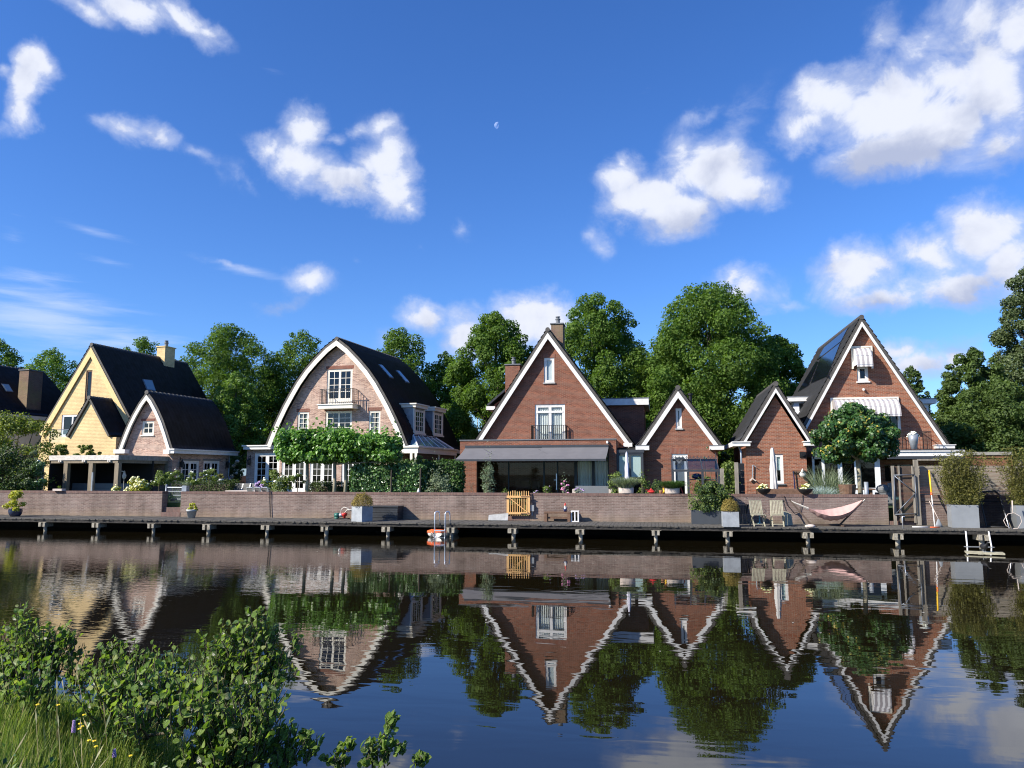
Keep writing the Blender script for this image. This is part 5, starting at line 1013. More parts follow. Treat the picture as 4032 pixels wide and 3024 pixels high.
# long dark planter and its shrub
x0, _ = W(z6(1272, 1150), 31.9); x1_, _ = W(z6(1700, 1150), 31.9); zt = W(z6(1500, 1050), 31.9)[1]
o = thing('long_planter', 'long dark grey planter box overflowing with a leafy shrub, on the dock', 'planter', ((x0+x1_)/2, 32.25, DZ)); L = (x1_-x0)/2; MB().box(-L, L, -.35, .35, 0, zt-DZ).build('planter_box', 'planter_dark', o)
shrub('', '', '', 0.18, .0, zt-DZ-.05, L*1.5, .6, 1.22, 'leaf_dark', 11, 7500, .085, 60, parent=o, lobe=(.2, .34)); 
rng = np.random.default_rng(12); P = np.stack([rng.uniform(-L*1.2, L*1.5, 900), rng.uniform(-.5, .1, 900), zt-DZ+rng.uniform(-.02, 1.45, 900)*rng.random(900)**.5], 1); leaves('young_shoots', 'leaf_rose', o, P, rng.normal(size=P.shape)+np.array((0, -.5, .4)), .075, .6, rng)
# fire basket, chairs, stand, boards
X, Y = dock_at(z7(285, 1255)); Y += .75; o = thing('fire_basket', 'black iron fire basket standing between the zinc planter and the teak chairs', 'fire basket', (X, Y, DZ)); q = MB(); zb = .40
for k in range(12): a = 2*math.pi*k/12; q.bar((.16*math.cos(a), .16*math.sin(a), zb), (.22*math.cos(a), .22*math.sin(a), zb+.36), .022)
q.build('basket', 'black', o); MB().lathe((0, 0, zb+.36), [(.34, 0), (.34, .02), (.2, .025), (.2, 0)], 18).build('rim', 'black', o); q = MB()
for k in range(3): a = 2*math.pi*k/3+.4; q.bar((.13*math.cos(a), .13*math.sin(a), zb), (.2*math.cos(a), .2*math.sin(a), 0), .025)
q.build('legs', 'black', o); 
def teak_chair(label, loc, rz):
    o = thing('folding_chair', label, 'chair', loc, rz, 'teak folding chairs on the dock'); q = MB()
    for s_ in (-1, 1): q.bar((s_*.22, .12, .42), (s_*.21, .34, .98), .045, .03)
    q.bar((-.22, .335, .965), (.22, .335, .965), .05, .025); q.bar((-.21, .15, .47), (.21, .15, .47), .04, .025)
    for k in range(7): x_ = -.165 + .33*k/6; q.bar((x_, .15, .48), (x_, .33, .955), .032, .016)
    q.build('backrest', 'wood_teak', o); q = MB()
    for k in range(6): y_ = -.25 + .40*k/5; q.box(-.22, .22, y_-.032, y_+.032, .43, .45)
    for s_ in (-1, 1): q.box(s_*.225-.02, s_*.225+.02, -.28, .2, .40, .428)
    q.build('seat', 'wood_teak', o)
    for s_ in (-1, 1): MB().bar((s_*.20, .14, .42), (s_*.20, -.24, .0), .045, .028).build('leg', 'wood_teak', o); MB().bar((s_*.245, -.24, .40), (s_*.245, .26, .0), .045, .028).build('leg', 'wood_teak', o)
    MB().bar((-.2, -.16, .09), (.2, -.16, .09), .035, .02).build('stretcher', 'wood_teak', o); return o
X, Y = dock_at(z7(470, 1272)); ch = teak_chair('weathered teak folding chair nearer the zinc planter and the fire basket', (X, Y + .25, DZ), R(8))
X2, Y2 = dock_at(z7(735, 1275)); copy_tree(ch, (X2, Y2 + .22, DZ), R(-3), 'weathered teak folding chair nearer the hammock, beside the stacked boards')
X, Y = dock_at(z7(500, 1240)); at(MB().lathe((0, 0, 0), [(.13, 0), (.13, .02), (.03, .04), (.03, .3), (.06, .32), (.06, .42)], 10), 'parasol_foot', 'teal', 'green parasol stand standing behind a teak chair', 'parasol stand', (X, Y + .45, DZ), smooth=True)
X, Y = dock_at(z7(860, 1262)); o = thing('stacked_boards', 'grey folded boards leaning on the wall beside the teak chair', 'boards', (X, Y + .2, DZ))
for k in range(3): MB().slab([(-.14+.07*k, -.05+.1*k, 0), (.06+.09*k, .0+.1*k, 0), (.04+.09*k, .22+.08*k, .52-.04*k), (-.16+.07*k, .17+.08*k, .54-.04*k)], (.2, -.9, .3), .03).build('board', 'wood_teak', o)
p0 = W(z7(795, 930), 32.5); p1 = W(z7(840, 1085), 32.3); at(MB().tube([(p0[0]-p1[0], .2, p0[1]-DZ), (0, 0, p1[1]-DZ), (.06, -.05, 0)], .028, 6).ball((p0[0]-p1[0], .2, p0[1]-DZ), .06, 8, 6), 'garden_torch', 'black', 'thin black torch pole leaning behind the right teak chair', 'torch', (p1[0], 32.3, DZ))
# hammock
HY = 31.75
def hz(v): x, z = W(z7(*v), HY); return x, z
o = thing('hammock', 'pink padded hammock slung on a slanted dark pole frame', 'hammock', (0, 0, 0)); a, b_ = hz((878, 905)), hz((1165, 1262)); c, d = hz((1908, 890)), hz((1560, 1262)); 
MB().bar((a[0], HY+.05, a[1]), (b_[0], HY - .1, DZ+.04), .06).build('pole', 'wood_dark', o); MB().bar((c[0], HY+.05, c[1]), (d[0], HY+.1, DZ+.04), .06).build('pole', 'wood_dark', o); MB().bar((b_[0]-.1, HY-.1, DZ+.05), (d[0]+.1, HY+.1, DZ+.05), .07).build('base_beam', 'wood_dark', o); MB().bar((b_[0]+.05, HY-.5, DZ+.03), (b_[0]+.05, HY+.4, DZ+.03), .07).bar((d[0], HY-.5, DZ+.03), (d[0], HY+.5, DZ+.03), .07).build('cross_foot', 'wood_dark', o)
top = [(1130, 1040), (1250, 1085), (1390, 1105), (1520, 1090), (1640, 1055), (1760, 1000), (1862, 935)]; pts = [hz(v) for v in top]; xs = np.array([p[0] for p in pts]); zs = np.array([p[1] for p in pts])
V = []; nu, nv = 60, 14
for i in range(nu+1):
    u = i/nu; x = xs[0] + (xs[-1]-xs[0])*u; zc = float(np.interp(x, xs, zs)); wd = .10 + .52*math.sin(math.pi*min(1, u*.92+.08))**.7; dp_ = .30*math.sin(math.pi*min(1, u*.9+.05))**.8
    for j in range(nv+1): v = -1 + 2*j/nv; V.append((x, HY + v*wd, zc + .10*v*math.sin(math.pi*u) - dp_*(1 - v*v) + .012*math.cos(u*math.pi*2*9)*(1-abs(v)**3) + .05))
MB().add(V, [(i*(nv+1)+j, i*(nv+1)+j+1, (i+1)*(nv+1)+j+1, (i+1)*(nv+1)+j) for i in range(nu) for j in range(nv)]).build('cloth', 'cloth_pink', o, True)
a2 = hz((925, 940)); q = MB(); 
for j in range(0, nv+1, 3): q.tube([(a2[0], HY, a2[1]), (xs[0], HY - .1 + .2*j/nv, V[j][2])], .02, 5)
q.tube([(a[0], HY+.05, a[1]), (a2[0], HY, a2[1])], .015, 5).tube([(xs[-1], HY, zs[-1]), (c[0], HY+.05, c[1])], .02, 5); q.build('ropes', 'rope', o)
X, Y = dock_at(z7(1165, 1290)); at(MB().ball((0, 0, .07), (.17, .11, .07), 10, 7).ball((-.12, 0, .06), (.09, .08, .06), 8, 6), 'shoe_bag', 'pot_white', 'small pale bag lying on the dock by the hammock pole', 'bag', (X, Y, DZ), smooth=True)
p0 = W(z7(830, 950), 32.6); at(MB().tube([(0, 0, 1.1), (.1, 0, .75), (.35, -.02, .42), (.6, 0, .50), (.72, 0, 1.15)], .012, 5), 'wall_cable', 'black', 'thin dark cable looping on the wall behind the hammock', 'cable', (p0[0], WYo + .29, DZ))
# lattice gate and slatted fence
FY = WY - .15
def f8(v): x, z = W(z8(*v), FY); return x, z
o = thing('lattice_gate', 'tall grey slatted timber gate braced with diagonal steel bars', 'gate', (0, 0, 0)); 
for (v, w) in (((375, 445), .10), ((455, 445), .05), ((635, 445), .06)):
    x, z = f8(v); MB().box(x-w/2, x+w/2, FY-.05, FY+.03, W(z8(v[0], 1215 if w > .06 else 1190), FY)[1], z).build('post', 'wood_grey', o)
x, z = f8((682, 365)); MB().box(x-.075, x+.075, FY-.02, FY+.13, DZ, z).build('post', 'wood_grey', o)
q = MB(); xa, xb = f8((385, 500))[0], f8((640, 500))[0]; za, zb = f8((500, 448))[1], f8((500, 1165))[1]; n = 44
for k in range(n): z_ = zb + (za-zb)*k/n; q.box(xa, xb, FY+.031, FY+.05, z_, z_ + (za-zb)/n*.88)
q.build('slats', 'wood_dark', o); 
for (p, s_) in (((385, 568), (655, 562)), ((400, 1078), (690, 1070)), ((392, 575), (400, 1078)), ((660, 565), (690, 1075)), ((395, 575), (668, 798)), ((668, 806), (425, 1060))):
    a, b_ = f8(p), f8(s_); MB().tube([(a[0], FY-.08, a[1]), (b_[0], FY-.08, b_[1])], .022, 7).build('steel_bar', 'steel', o, True)
o = thing('slat_fence', 'weathered horizontal slat fence standing on the worn brick wall behind the bamboo', 'fence', (0, 0, 0)); fy = WY + .2
def fx_(v): return W(z8(*v), fy)
for (a, b_) in ((705, 1062), (1100, 1935), (1975, 2300)):
    xa, xb = fx_((a, 600))[0], fx_((b_, 600))[0]; za, zb = fx_((900, 442))[1], WT + .005; q = MB(); n = 21
    for k in range(n): z_ = zb + (za-zb)*k/n; q.box(xa, xb, fy - .012*(k % 2), fy + .02, z_, z_ + (za-zb)/n - .008)
    q.build('slat_panel', 'wood_slat', o)
for v, t_ in ((1080, 375), (1957, 380)):
    x, z = fx_((v, t_)); MB().box(x-.07, x+.07, fy-.62, fy-.5, DZ, z).build('post', 'wood_grey', o)
xa, z = fx_((705, 367)); MB().box(xa, fx_((1060, 367))[0], fy-.02, fy+.05, z-.03, z+.03).build('top_rail', 'wood_grey', o)
at(MB().tube([(fx_((730, 905))[0], WYo + .25, fx_((730, 905))[1]), (fx_((1090, 905))[0], WYo + .2, fx_((900, 912))[1]), (fx_((1600, 905))[0], WYo + .2, fx_((900, 905))[1]), (fx_((1950, 905))[0], WYo + .2, fx_((900, 900))[1])], .016, 6), 'hose_line', 'black', 'black hose running along the low wall under the slatted fence', 'hose', (0, 0, 0))
# bamboo planters
def bamboo(label, p0, p1, ph, seed, hgt, n):
    (x0, _), (x1_, _) = W(z8(*p0), 31.6), W(z8(*p1), 31.6); zt = W(z8(*ph), 31.6)[1]; w = x1_ - x0
    o = thing('bamboo_planter', label, 'planter', ((x0+x1_)/2, 31.6 + w*.36, DZ), R(-6), 'tall bamboo planters on the dock'); h = zt - DZ
    MB().box(-w/2, w/2, -w*.36, w*.36, 0, h).build('planter_box', 'planter_grey', o); rng = np.random.default_rng(seed); q = MB(); P = []
    for k in range(46):
        bx, by = rng.uniform(-w*.42, w*.42), rng.uniform(-w*.28, w*.28); H = hgt*rng.uniform(.35, 1.06)**.8*(1-.9*(bx/w)**2); lx, ly = bx*.75 + rng.normal()*.22, by*.6 + rng.normal()*.18
        q.tube([(bx, by, h-.05), (bx+lx*.4, by+ly*.4, h+H*.5), (bx+lx, by+ly, h+H)], [.012, .009, .003], 5); m_ = int(n/46); t = rng.uniform(.02, 1.02, m_)
        P.append(np.stack([bx+lx*t**1.5+rng.normal(size=m_)*.15*(1.1-.5*t), by+ly*t**1.5+rng.normal(size=m_)*.11*(1.1-.5*t), h+H*t], 1))
    q.build('canes', 'leaf_bamboo', o); P = np.concatenate(P); leaves('foliage', 'leaf_bamboo', o, P, rng.normal(size=P.shape)+np.array((-.2, -.3, .5)), .10, .26, rng)
bamboo('yellowish bamboo in a tall grey planter beside the leaning black mesh frame', (1180, 1260), (1530, 1265), (1350, 958), 21, 2.2, 10500)
bamboo('yellowish bamboo in a grey planter behind the white landing net, cut by the frame', (2035, 1260), (2400, 1265), (2080, 965), 22, 2.2, 10500)
# leaning black mesh frame, poles, landing net
my = 32.3; a = [W(z8(*v), my) for v in ((1560, 1265), (1845, 1265), (1775, 775), (1540, 790))]; o = thing('mesh_frame', 'big black mesh frame with rounded corners leaning against the slatted fence', 'mesh frame', (0, 0, 0))
P = [(a[0][0], my-.35, DZ+.03), (a[1][0], my-.35, DZ+.03), (a[2][0]+.06, my+.15, a[2][1]-.15), (a[2][0]-.08, my+.18, a[2][1]), (a[3][0]+.1, my+.18, a[3][1]), (a[3][0]-.02, my+.15, a[3][1]-.15)]
MB().tube(P + [P[0], P[1]], .035, 8).build('frame', 'black', o, True); glassm('dark_mesh', (.42, .41, .40), refl=.1, rough=.5); MB().add([tuple(np.array(p) + np.array((0, .01, 0))) for p in P], [tuple(range(6))]).build('netting', 'dark_mesh', o)
def pole(name, label, cat, v0, v1, mat, y0, y1, r=.018): 
    b_ = W(z8(*v1), y1); a = W(z8(*v0), y0); return MB().tube([(0, 0, 0), (a[0]-b_[0], y0-y1, a[1]-DZ)], r, 7).build('shaft', mat, thing(name, label, cat, (b_[0], y1, DZ)), True)
pole('long_pole', 'grey aluminium pole leaning on the fence beside the black mesh frame', 'pole', (1790, 860), (1905, 1275), 'alu', 32.75, 31.6)
pole('long_pole', 'brown wooden pole leaning beside the landing net', 'pole', (1850, 1060), (1935, 1278), 'wood_post', 32.6, 31.5)
b_ = W(z8(930, 1215), 32.0); a = W(z8(857, 505), WY + .1); m_ = (.44, .44); o = thing('telescopic_pole', 'long yellow and white telescopic pole leaning against the slatted fence', 'pole', (b_[0], 32.0, DZ)); dx, dy, dz = a[0]-b_[0], WY+.1-32.0, a[1]-DZ
MB().tube([(0, 0, 0), (dx*.55, dy*.55, dz*.55)], .022, 7).build('lower_shaft', 'white', o, True); MB().tube([(dx*.6, dy*.6, dz*.6), (dx, dy, dz)], .032, 8).build('upper_shaft', 'yellow', o, True); MB().tube([(dx*.55, dy*.55, dz*.55), (dx*.6, dy*.6, dz*.6)], .038, 8).build('grip', 'orange', o, True)
b_ = W(z8(985, 1240), 31.9); o = thing('broom', 'grey broom with a white handle beside the yellow pole', 'broom', (b_[0], 31.9, DZ)); MB().tube([(0, 0, .3), (-.12, .5, .95)], .014, 7).build('handle', 'pot_white', o, True); MB().lathe((0, 0, 0), [(.15, 0), (.11, .10), (.03, .30)], 10, 1, .4).build('head', 'planter_grey', o, True)
X, Y = dock_at(z8(740, 1252)); at(MB().tube([(-.27, 0, .02), (.27, 0, .02)], .022, 7), 'white_pipe', 'white', 'short white pipe lying on the dock by the lattice gate', 'pipe', (X, Y, DZ), smooth=True)
X, Y = dock_at(z8(935, 1255)); at(MB().tube([(-.17, 0, .02), (.17, .04, .02)], .02, 7), 'orange_pipe', 'orange', 'short orange pipe lying on the dock under the yellow pole', 'pipe', (X, Y, DZ), smooth=True)
X, Y = dock_at(z8(515, 1262)); at(MB().tube([(0, 0, 0), (0, 0, .40), (.02, 0, .43), (.09, 0, .43)], .02, 7), 'standpipe', 'alu', 'little bent metal standpipe in front of the lattice gate', 'tap', (X, Y, DZ), smooth=True)
X, Y = dock_at(z8(1980, 1278)); s_ = sc(z8(1980, 1278), Y)*.3014; o = thing('landing_net', 'white rimmed landing net standing on the dock at the right edge', 'net', (X, Y + .1, DZ)); hoop = [(-.02, 0, .02), (-.22, 0, .12), (-.28, .02, .30), (-.12, .05, .52), (.06, .06, .56), (.24, .04, .44), (.26, .02, .26), (.12, 0, .03), (-.02, 0, .02)]
hoop = [(x*1.1, y, z*1.05) for x, y, z in hoop]; MB().tube(hoop, .012, 7).build('hoop', 'pot_white', o, True); MB().tube([(.02, .06, .58), (.1, .2, 1.02)], [.015, .022], 8).build('handle', 'pot_white', o, True); glassm('net_mesh', (.7, .7, .7), refl=.05, rough=.6); MB().add(hoop[:-1], [tuple(range(8))]).build('netting', 'net_mesh', o)
# right ladder, raft and coot
LY = 30.35; la = [W(z8(*v), LY) for v in ((1350, 1302), (1350, 1545), (1650, 1305), (1680, 1545))]; o = thing('raft_ladder', 'two white poles with a grey crossboard rising from the water at the right', 'ladder', (0, 0, 0))
for k in (0, 2): MB().tube([(la[k][0], LY + .1, la[k][1]), (la[k+1][0] + .0, LY - .1, -.4)], .026, 8).build('pole', 'white', o, True)
a, b_ = W(z8(1318, 1497), LY - .1), W(z8(1697, 1530), LY - .1); MB().box(a[0], b_[0], LY - .22, LY - .05, b_[1], a[1]).build('crossboard', 'planter_grey', o)
X, Y = G(z8(1575, 1580), .06); o = thing('wooden_raft', 'little wooden plank raft floating at the foot of the white poles', 'raft', (X, Y, 0), R(-14)); 
for k in range(4): MB().box(-.52, .54, -.26+.13*k, -.15+.13*k, .03+.01*(k % 2), .075+.01*(k % 2)).build('plank', 'wood_teak', o)
xc, _ = W(z8(1580, 1540), Y); o = thing('coot', 'black coot with a white bill standing on the small raft', 'bird', (xc, Y - .02, .085), R(20)); q = MB()
V = []; st = [(.19, .015, .16), (.15, .06, .17), (.06, .10, .165), (-.04, .095, .17), (-.10, .065, .21), (-.125, .042, .26), (-.145, .040, .30), (-.175, .034, .315), (-.20, .012, .31)]
for (x, r, z) in st:
    for j in range(10): a = 2*math.pi*j/10; V.append((r*.85*math.cos(a), x, z + r*math.sin(a)))
q.add(V, [(i*10+j, i*10+(j+1) % 10, (i+1)*10+(j+1) % 10, (i+1)*10+j) for i in range(len(st)-1) for j in range(10)] + [tuple(range(10))[::-1], tuple(range(80, 90))]); q.build('body', 'coot', o, True)
MB().lathe((0, 0, 0), [(.012, 0), (.001, .05)], 6).build('bill', 'white', o, True).matrix_local = __import__('mathutils').Matrix.Translation((0, -.19, .312)) @ __import__('mathutils').Matrix.Rotation(R(100), 4, 'X')
for s_ in (-1, 1): MB().tube([(s_*.035, .02, .09), (s_*.04, .03, .045), (s_*.04, .0, .005)], .008, 5).box(s_*.04-.025, s_*.04+.025, -.05, .02, 0, .01).build('leg', 'planter_grey', o)

# ------------------------------------------------------------------ things on the terrace
def chair(label, loc, rz):
    o = thing('garden_chair', label, 'chair', loc, rz, 'mesh chairs round the garden table'); MB().box(-.24, .24, -.24, .24, .40, .44).build('seat', 'mesh_grey', o); MB().slab([(-.22, .22, .44), (.22, .22, .44), (.22, .36, .98), (-.22, .36, .98)], (0, -1, .2), .02).build('backrest', 'mesh_grey', o); q = MB()
    for s_ in (-1, 1): q.bar((s_*.24, .2, .40), (s_*.24, .37, 1.0), .035)
    q.bar((-.24, .365, .985), (.24, .365, .985), .035); q.build('back_frame', 'alu', o)
    for x_ in (-.23, .23):
        for y_ in (-.22, .22): MB().box(x_-.02, x_+.02, y_-.02, y_+.02, 0, .398).build('leg', 'alu', o)
    return o
xa, za = W(z2(1560, 570), 36.6); zc = za - 1.0; ch = chair('grey mesh chair at the far side of the garden table, nearest the blue car', (xa, 36.6, zc), R(-12))
for v, l in ((1670, 'middle grey mesh chair of the three at the far side of the garden table'), (1765, 'grey mesh chair at the far side of the garden table, nearest the rose bush')): x, _ = W(z2(v, 560), 36.5); copy_tree(ch, (x, 36.5, zc), R(-12), l)
for v, l in ((1880, 'tilted grey mesh chair in front of the purple flowers'), (1990, 'middle tilted grey mesh chair at the near side of the table'), (2095, 'rightmost tilted grey mesh chair at the near side of the table, by the cable')): x, z = W(z2(v, 625), 34.6); copy_tree(ch, (x, 34.6, z - .98), R(150), l)
x0, zt = W(z2(1500, 665), 35.6); x1_, _ = W(z2(2120, 660), 35.6); o = thing('garden_table', 'long pale wooden garden table among grey mesh chairs', 'table', ((x0+x1_)/2, 35.6, 0)); L = (x1_-x0)/2; MB().box(-L, L, -.45, .45, zt-.05, zt).build('tabletop', 'pot_white', o)
for s_ in (-1, 1):
    for t_ in (-1, 1): MB().box(s_*(L-.1)-.04, s_*(L-.1)+.04, t_*.36-.04, t_*.36+.04, zc, zt-.052).build('leg', 'alu', o)
xp, zp = W(z2(1935, 650), 35.5); o = thing('flower_pot', 'pot of purple and white petunias on the garden table', 'flowers', (xp, 35.5, zt)); MB().lathe((0, 0, 0), [(.10, 0), (.15, .16)], 12).build('pot', 'terracotta', o, True); shrub('', '', '', 0, 0, .12, .34, .3, .28, 'leaf_rose', 31, 260, .07, 9, parent=o, stem=False, flower=('petal_lilac', 60, .1))
def std_rose(label, v, top, r, seed, Y=35.2, stem_to=None, nfl=8, n=900, mat='leaf_rose', leaf=.075, ry=None, nl=16):
    x, zt = W(v, Y); _, z0 = W((v[0], top), Y); o = thing('standard_rose', label, 'rose tree', (x, Y, GZ), 0, 'standard roses along the wall'); h = (zt - z0); rr = r*1.22*sc(v, Y); n = int(n*2.1); h *= 1.05
    MB().tube([(0, 0, 0), (.01, .01, (z0-GZ)*.6), (0, 0, z0-GZ+.15)], .02, 6).build('stem', 'twig', o, True); shrub('', '', '', 0, 0, z0-GZ, rr, rr*.8, h, mat, seed, n, leaf, nl, parent=o, flower=('petal_white', nfl, .10), partname='crown', stem=False); return o
std_rose('broad standard rose with few white flowers, beside the white hydrangea', z2(475, 385), z2(0, 590)[1], 46, 41, n=1300); std_rose('standard rose just behind the steel gate', z2(680, 375), z2(0, 560)[1], 38, 42, Y=36.2, n=900)
std_rose('small round standard rose with a bare stem, right of the steel gate', z2(975, 405), z2(0, 580)[1], 26, 43, n=650); std_rose('airy standard rose before the double doors of the garage', z2(1200, 355), z2(0, 520)[1], 38, 44, n=620); std_rose('thin standard rose in front of the white garden doors', z3(1005, 425), z3(0, 560)[1], 38, 45, n=450, nfl=12)
def tsh(name, cat, label, v, ztop, rpx, Y, mat, seed, z0=GZ, **k):
    x, zt = W((v, ztop), Y); return shrub(name, label, cat, x, Y, z0, rpx*sc((v, ztop), Y), k.pop('ry', rpx*sc((v, ztop), Y)*.7), zt - z0, mat, seed, **k)
tsh('rose_bush', 'bush', 'rounded light green rose bush with white roses behind the garden table', 1092, z3(0, 365)[1], 66, 36.0, 'leaf_rose', 51, n=4600, leaf=.085, flower=('petal_white', 9, .16), nl=34)
tsh('potted_bush', 'bush', 'dark bushy plant in a pot in front of the white garden doors', z3(735, 0)[0], z3(0, 520)[1], 24, 35.4, 'leaf_olive', 52, n=700, leaf=.07)
tsh('hydrangea', 'bush', 'hydrangea covered in big white flower heads on the wall top', z1(2010, 0)[0], z1(0, 480)[1], 52, 34.0, 'leaf_gold', 53, n=3000, leaf=.10, flower=('petal_cream', 130, .135), nl=36); tsh('hydrangea', 'bush', 'low hydrangea with small white heads left of the bigger one', z1(1680, 0)[0], z1(0, 590)[1], 38, 33.9, 'leaf_gold', 54, n=900, leaf=.09, flower=('petal_cream', 26, .13))
def hedge(name, label, px0, px1, ytop, Y, depth, mat, seed, n, leaf, z0=GZ, rag=.06, group=None):
    x0, zt = W((px0, ytop), Y); x1_, _ = W((px1, ytop), Y); L = (x1_-x0)/2; H = zt - z0; rng = np.random.default_rng(seed); o = thing(name, label, 'hedge', ((x0+x1_)/2, Y + depth/2, z0), 0, group)
    MB().box(-L+.12, L-.12, -depth/2+.12, depth/2-.12, 0, H-.15).build('branches', 'bark', o); w = np.array((L*2*H, L*2*H*.4, L*2*depth, depth*H, depth*H)); k = rng.choice(5, n, p=w/w.sum()); u = rng.uniform(-1, 1, n); v = rng.uniform(0, 1, n); P = np.zeros((n, 3)); Nn = np.zeros((n, 3))
    for i, (pf, nf) in enumerate((((lambda u, v: (u*L, -depth/2+0*u, v*H)), (0, -1, .2)), ((lambda u, v: (u*L, depth/2+0*u, v*H)), (0, 1, .2)), ((lambda u, v: (u*L, (v-.5)*depth, H+0*u)), (0, 0, 1)), ((lambda u, v: (-L+0*u, u*depth/2, v*H)), (-1, 0, .2)), ((lambda u, v: (L+0*u, u*depth/2, v*H)), (1, 0, .2)))):
        s_ = k == i; a = pf(u[s_], v[s_]); P[s_] = np.stack(a, 1); Nn[s_] = nf
    bump_ = np.sin(P[:, :1]*4.3+seed)*np.cos(P[:, 2:]*5.1)*.5 + np.sin(P[:, :1]*11)*.3; P += Nn*(rng.normal(size=(n, 1))*rag + bump_*rag); leaves('foliage', mat, o, P, Nn + .75*rng.normal(size=P.shape), leaf, .7, rng); return o
hedge('box_hedge', 'dark clipped hedge behind the steel gate', z2(660, 0)[0], z2(1180, 0)[0], z2(0, 545)[1], 37.3, .8, 'leaf_yew', 61, 2500, .07); hedge('box_hedge', 'clipped hedge under the garage doors, next to the blue car', z2(1185, 0)[0], z2(1500, 0)[0], z2(0, 535)[1], 36.4, .9, 'leaf_yew', 62, 2600, .07)
hedge('box_hedge', 'low clipped hedge under the white garden doors behind the pleached trunks', z3(1165, 0)[0], z3(1800, 0)[0], z3(0, 565)[1], 37.0, .8, 'leaf_yew', 63, 3200, .08)
hedge('box_hedge', 'bright green clipped hedge glimpsed through the steel gate', z2(590, 0)[0], z2(830, 0)[0], z2(0, 755)[1], 34.6, .5, 'leaf_hedge', 64, 900, .07, z0=.9)
hedge('ivy_hedge', 'tall ivy covered hedge right of the pleached trees', z3(1790, 0)[0], z4(950, 0)[0], z4(0, 325)[1], 35.0, .7, 'leaf_ivy', 65, 9000, .125, rag=.07); hedge('ivy_hedge', 'darker tall hedge beside the brick pillar of the awning house', z4(900, 0)[0], z4(1512, 0)[0], z4(0, 262)[1], 36.6, .8, 'leaf_hedge', 66, 5200, .13, rag=.06)
hedge('ivy_hedge', 'higher dark hedge behind the ivy covered one, under the conservatory', z3(1960, 0)[0], z4(900, 0)[0], z4(0, 250)[1], 37.6, .8, 'leaf_hedge', 67, 3600, .13, rag=.06)
tsh('climber', 'climber', 'leafy climber sprawling over the conservatory corner post', z4(960, 0)[0], z4(0, 70)[1], 40, 36.0, 'leaf_rose', 68, n=800, leaf=.09, ry=.5, nl=18, lobe=(.12, .24))
for v, l in ((520, 'bare brown stake in the middle of the ivy hedge'), (942, 'bare brown stake at the end of the ivy hedge')): x, z = W(z4(v, 345), 34.85); at(MB().tube([(0, 0, 0), (.01, 0, z-GZ)], [.05, .035], 7), 'hedge_stake', 'bark', l, 'stake', (x, 34.85, GZ))
x, z = W(z4(915, 605), 34.5); gnome(x, 34.5, z - .72, .95, 'garden gnome with a pale hat at the foot of the ivy hedge', 'white', 'orange')
tsh('olive_shrub', 'bush', 'grey-green olive shrub in front of the dark hedge', z4(1210, 0)[0], z4(0, 415)[1], 54, 34.6, 'leaf_olive', 69, n=2000, leaf=.085, aspect=.4, spiky=.25); tsh('flowering_shrub', 'bush', 'scraggy yellow-green shrub beside the brick pillar under the awning', z5(415, 0)[0], z5(0, 440)[1], 42, 34.4, 'leaf_olive', 70, n=2400, leaf=.07, aspect=.45, spiky=.3)
x, z = W(z4(1690, 560), 34.7); q = MB(); 
for s_ in (-1, 1): q.bar((-.28, s_*.1, 0), (.05, s_*.1, z-GZ), .022); q.bar((.28, s_*.1, 0), (-.12, s_*.1, z-GZ), .022)
q.bar((-.2, -.1, .35), (.2, -.1, .35), .02); at(q, 'folding_trestle', 'wood_brown', 'thin rusty folding trestle against the brick pillar', 'trestle', (x, 34.7, GZ + .02))
tsh('flower_bed', 'flowers', 'pink foxgloves and lilac flowers above the wall before the dark room', z5(1440, 0)[0], z5(0, 650)[1], 24, 34.0, 'leaf_lavender', 71, n=500, leaf=.06, flower=('petal_pink', 34, .10), spiky=.2); tsh('flower_bed', 'flowers', 'lilac and mauve flower clumps right of the pink foxgloves', z5(1620, 0)[0], z5(0, 740)[1], 40, 33.9, 'leaf_lavender', 72, n=600, leaf=.06, flower=('petal_lilac', 34, .08)); tsh('flower_bed', 'flowers', 'low leafy plants between the picket gate and the pink foxgloves', z5(1200, 0)[0], z5(0, 710)[1], 30, 33.9, 'leaf_rose', 73, n=550, leaf=.06, flower=('petal_lilac', 8, .06)); tsh('flower_bed', 'flowers', 'low purple flowers peeping over the wall right of the picket gate', z5(1060, 0)[0], z5(0, 775)[1], 22, 33.8, 'leaf_lavender', 74, n=260, leaf=.05, flower=('petal_lilac', 20, .06)); tsh('flower_bed', 'flowers', 'green leafy plants at the foot of the scraggy shrub, left of the picket gate', z5(640, 0)[0], z5(0, 745)[1], 26, 33.8, 'leaf_rose', 75, n=350, leaf=.06)
tsh('flower_bed', 'flowers', 'dark leafy plants seen through the pickets of the wooden gate', z5(820, 0)[0], z5(0, 805)[1], 50, 34.1, 'leaf_dark', 76, z0=.8, n=1900, leaf=.09, nl=34)
x0, zt = W(z5(1590, 725), 35.6); x1_, _ = W(z5(2030, 725), 35.6); o = thing('garden_sofa', 'grey garden sofa under the right end of the awning', 'sofa', ((x0+x1_)/2, 35.6, GZ)); L = (x1_-x0)/2; H = zt-GZ
MB().box(-L, L, -.12, .06, .25, H).build('backrest', 'cushion_grey', o); MB().box(-L, L, .07, .7, .12, .42).build('seat', 'cushion_grey', o)
for s_ in (-1, 1): MB().box(s_*(L+.08)-.075, s_*(L+.08)+.075, -.12, .7, .0, H*.82).build('armrest', 'pot_white', o)
x0, z_ = W(z5(780, 690), 42.6); o = thing('dining_chair', 'dim wooden chair in the dark room behind the awning, nearest the scraggy shrub', 'chair', (x0+.3, 42.4, GZ + .06), 0, 'chairs in the dark room'); q = MB()
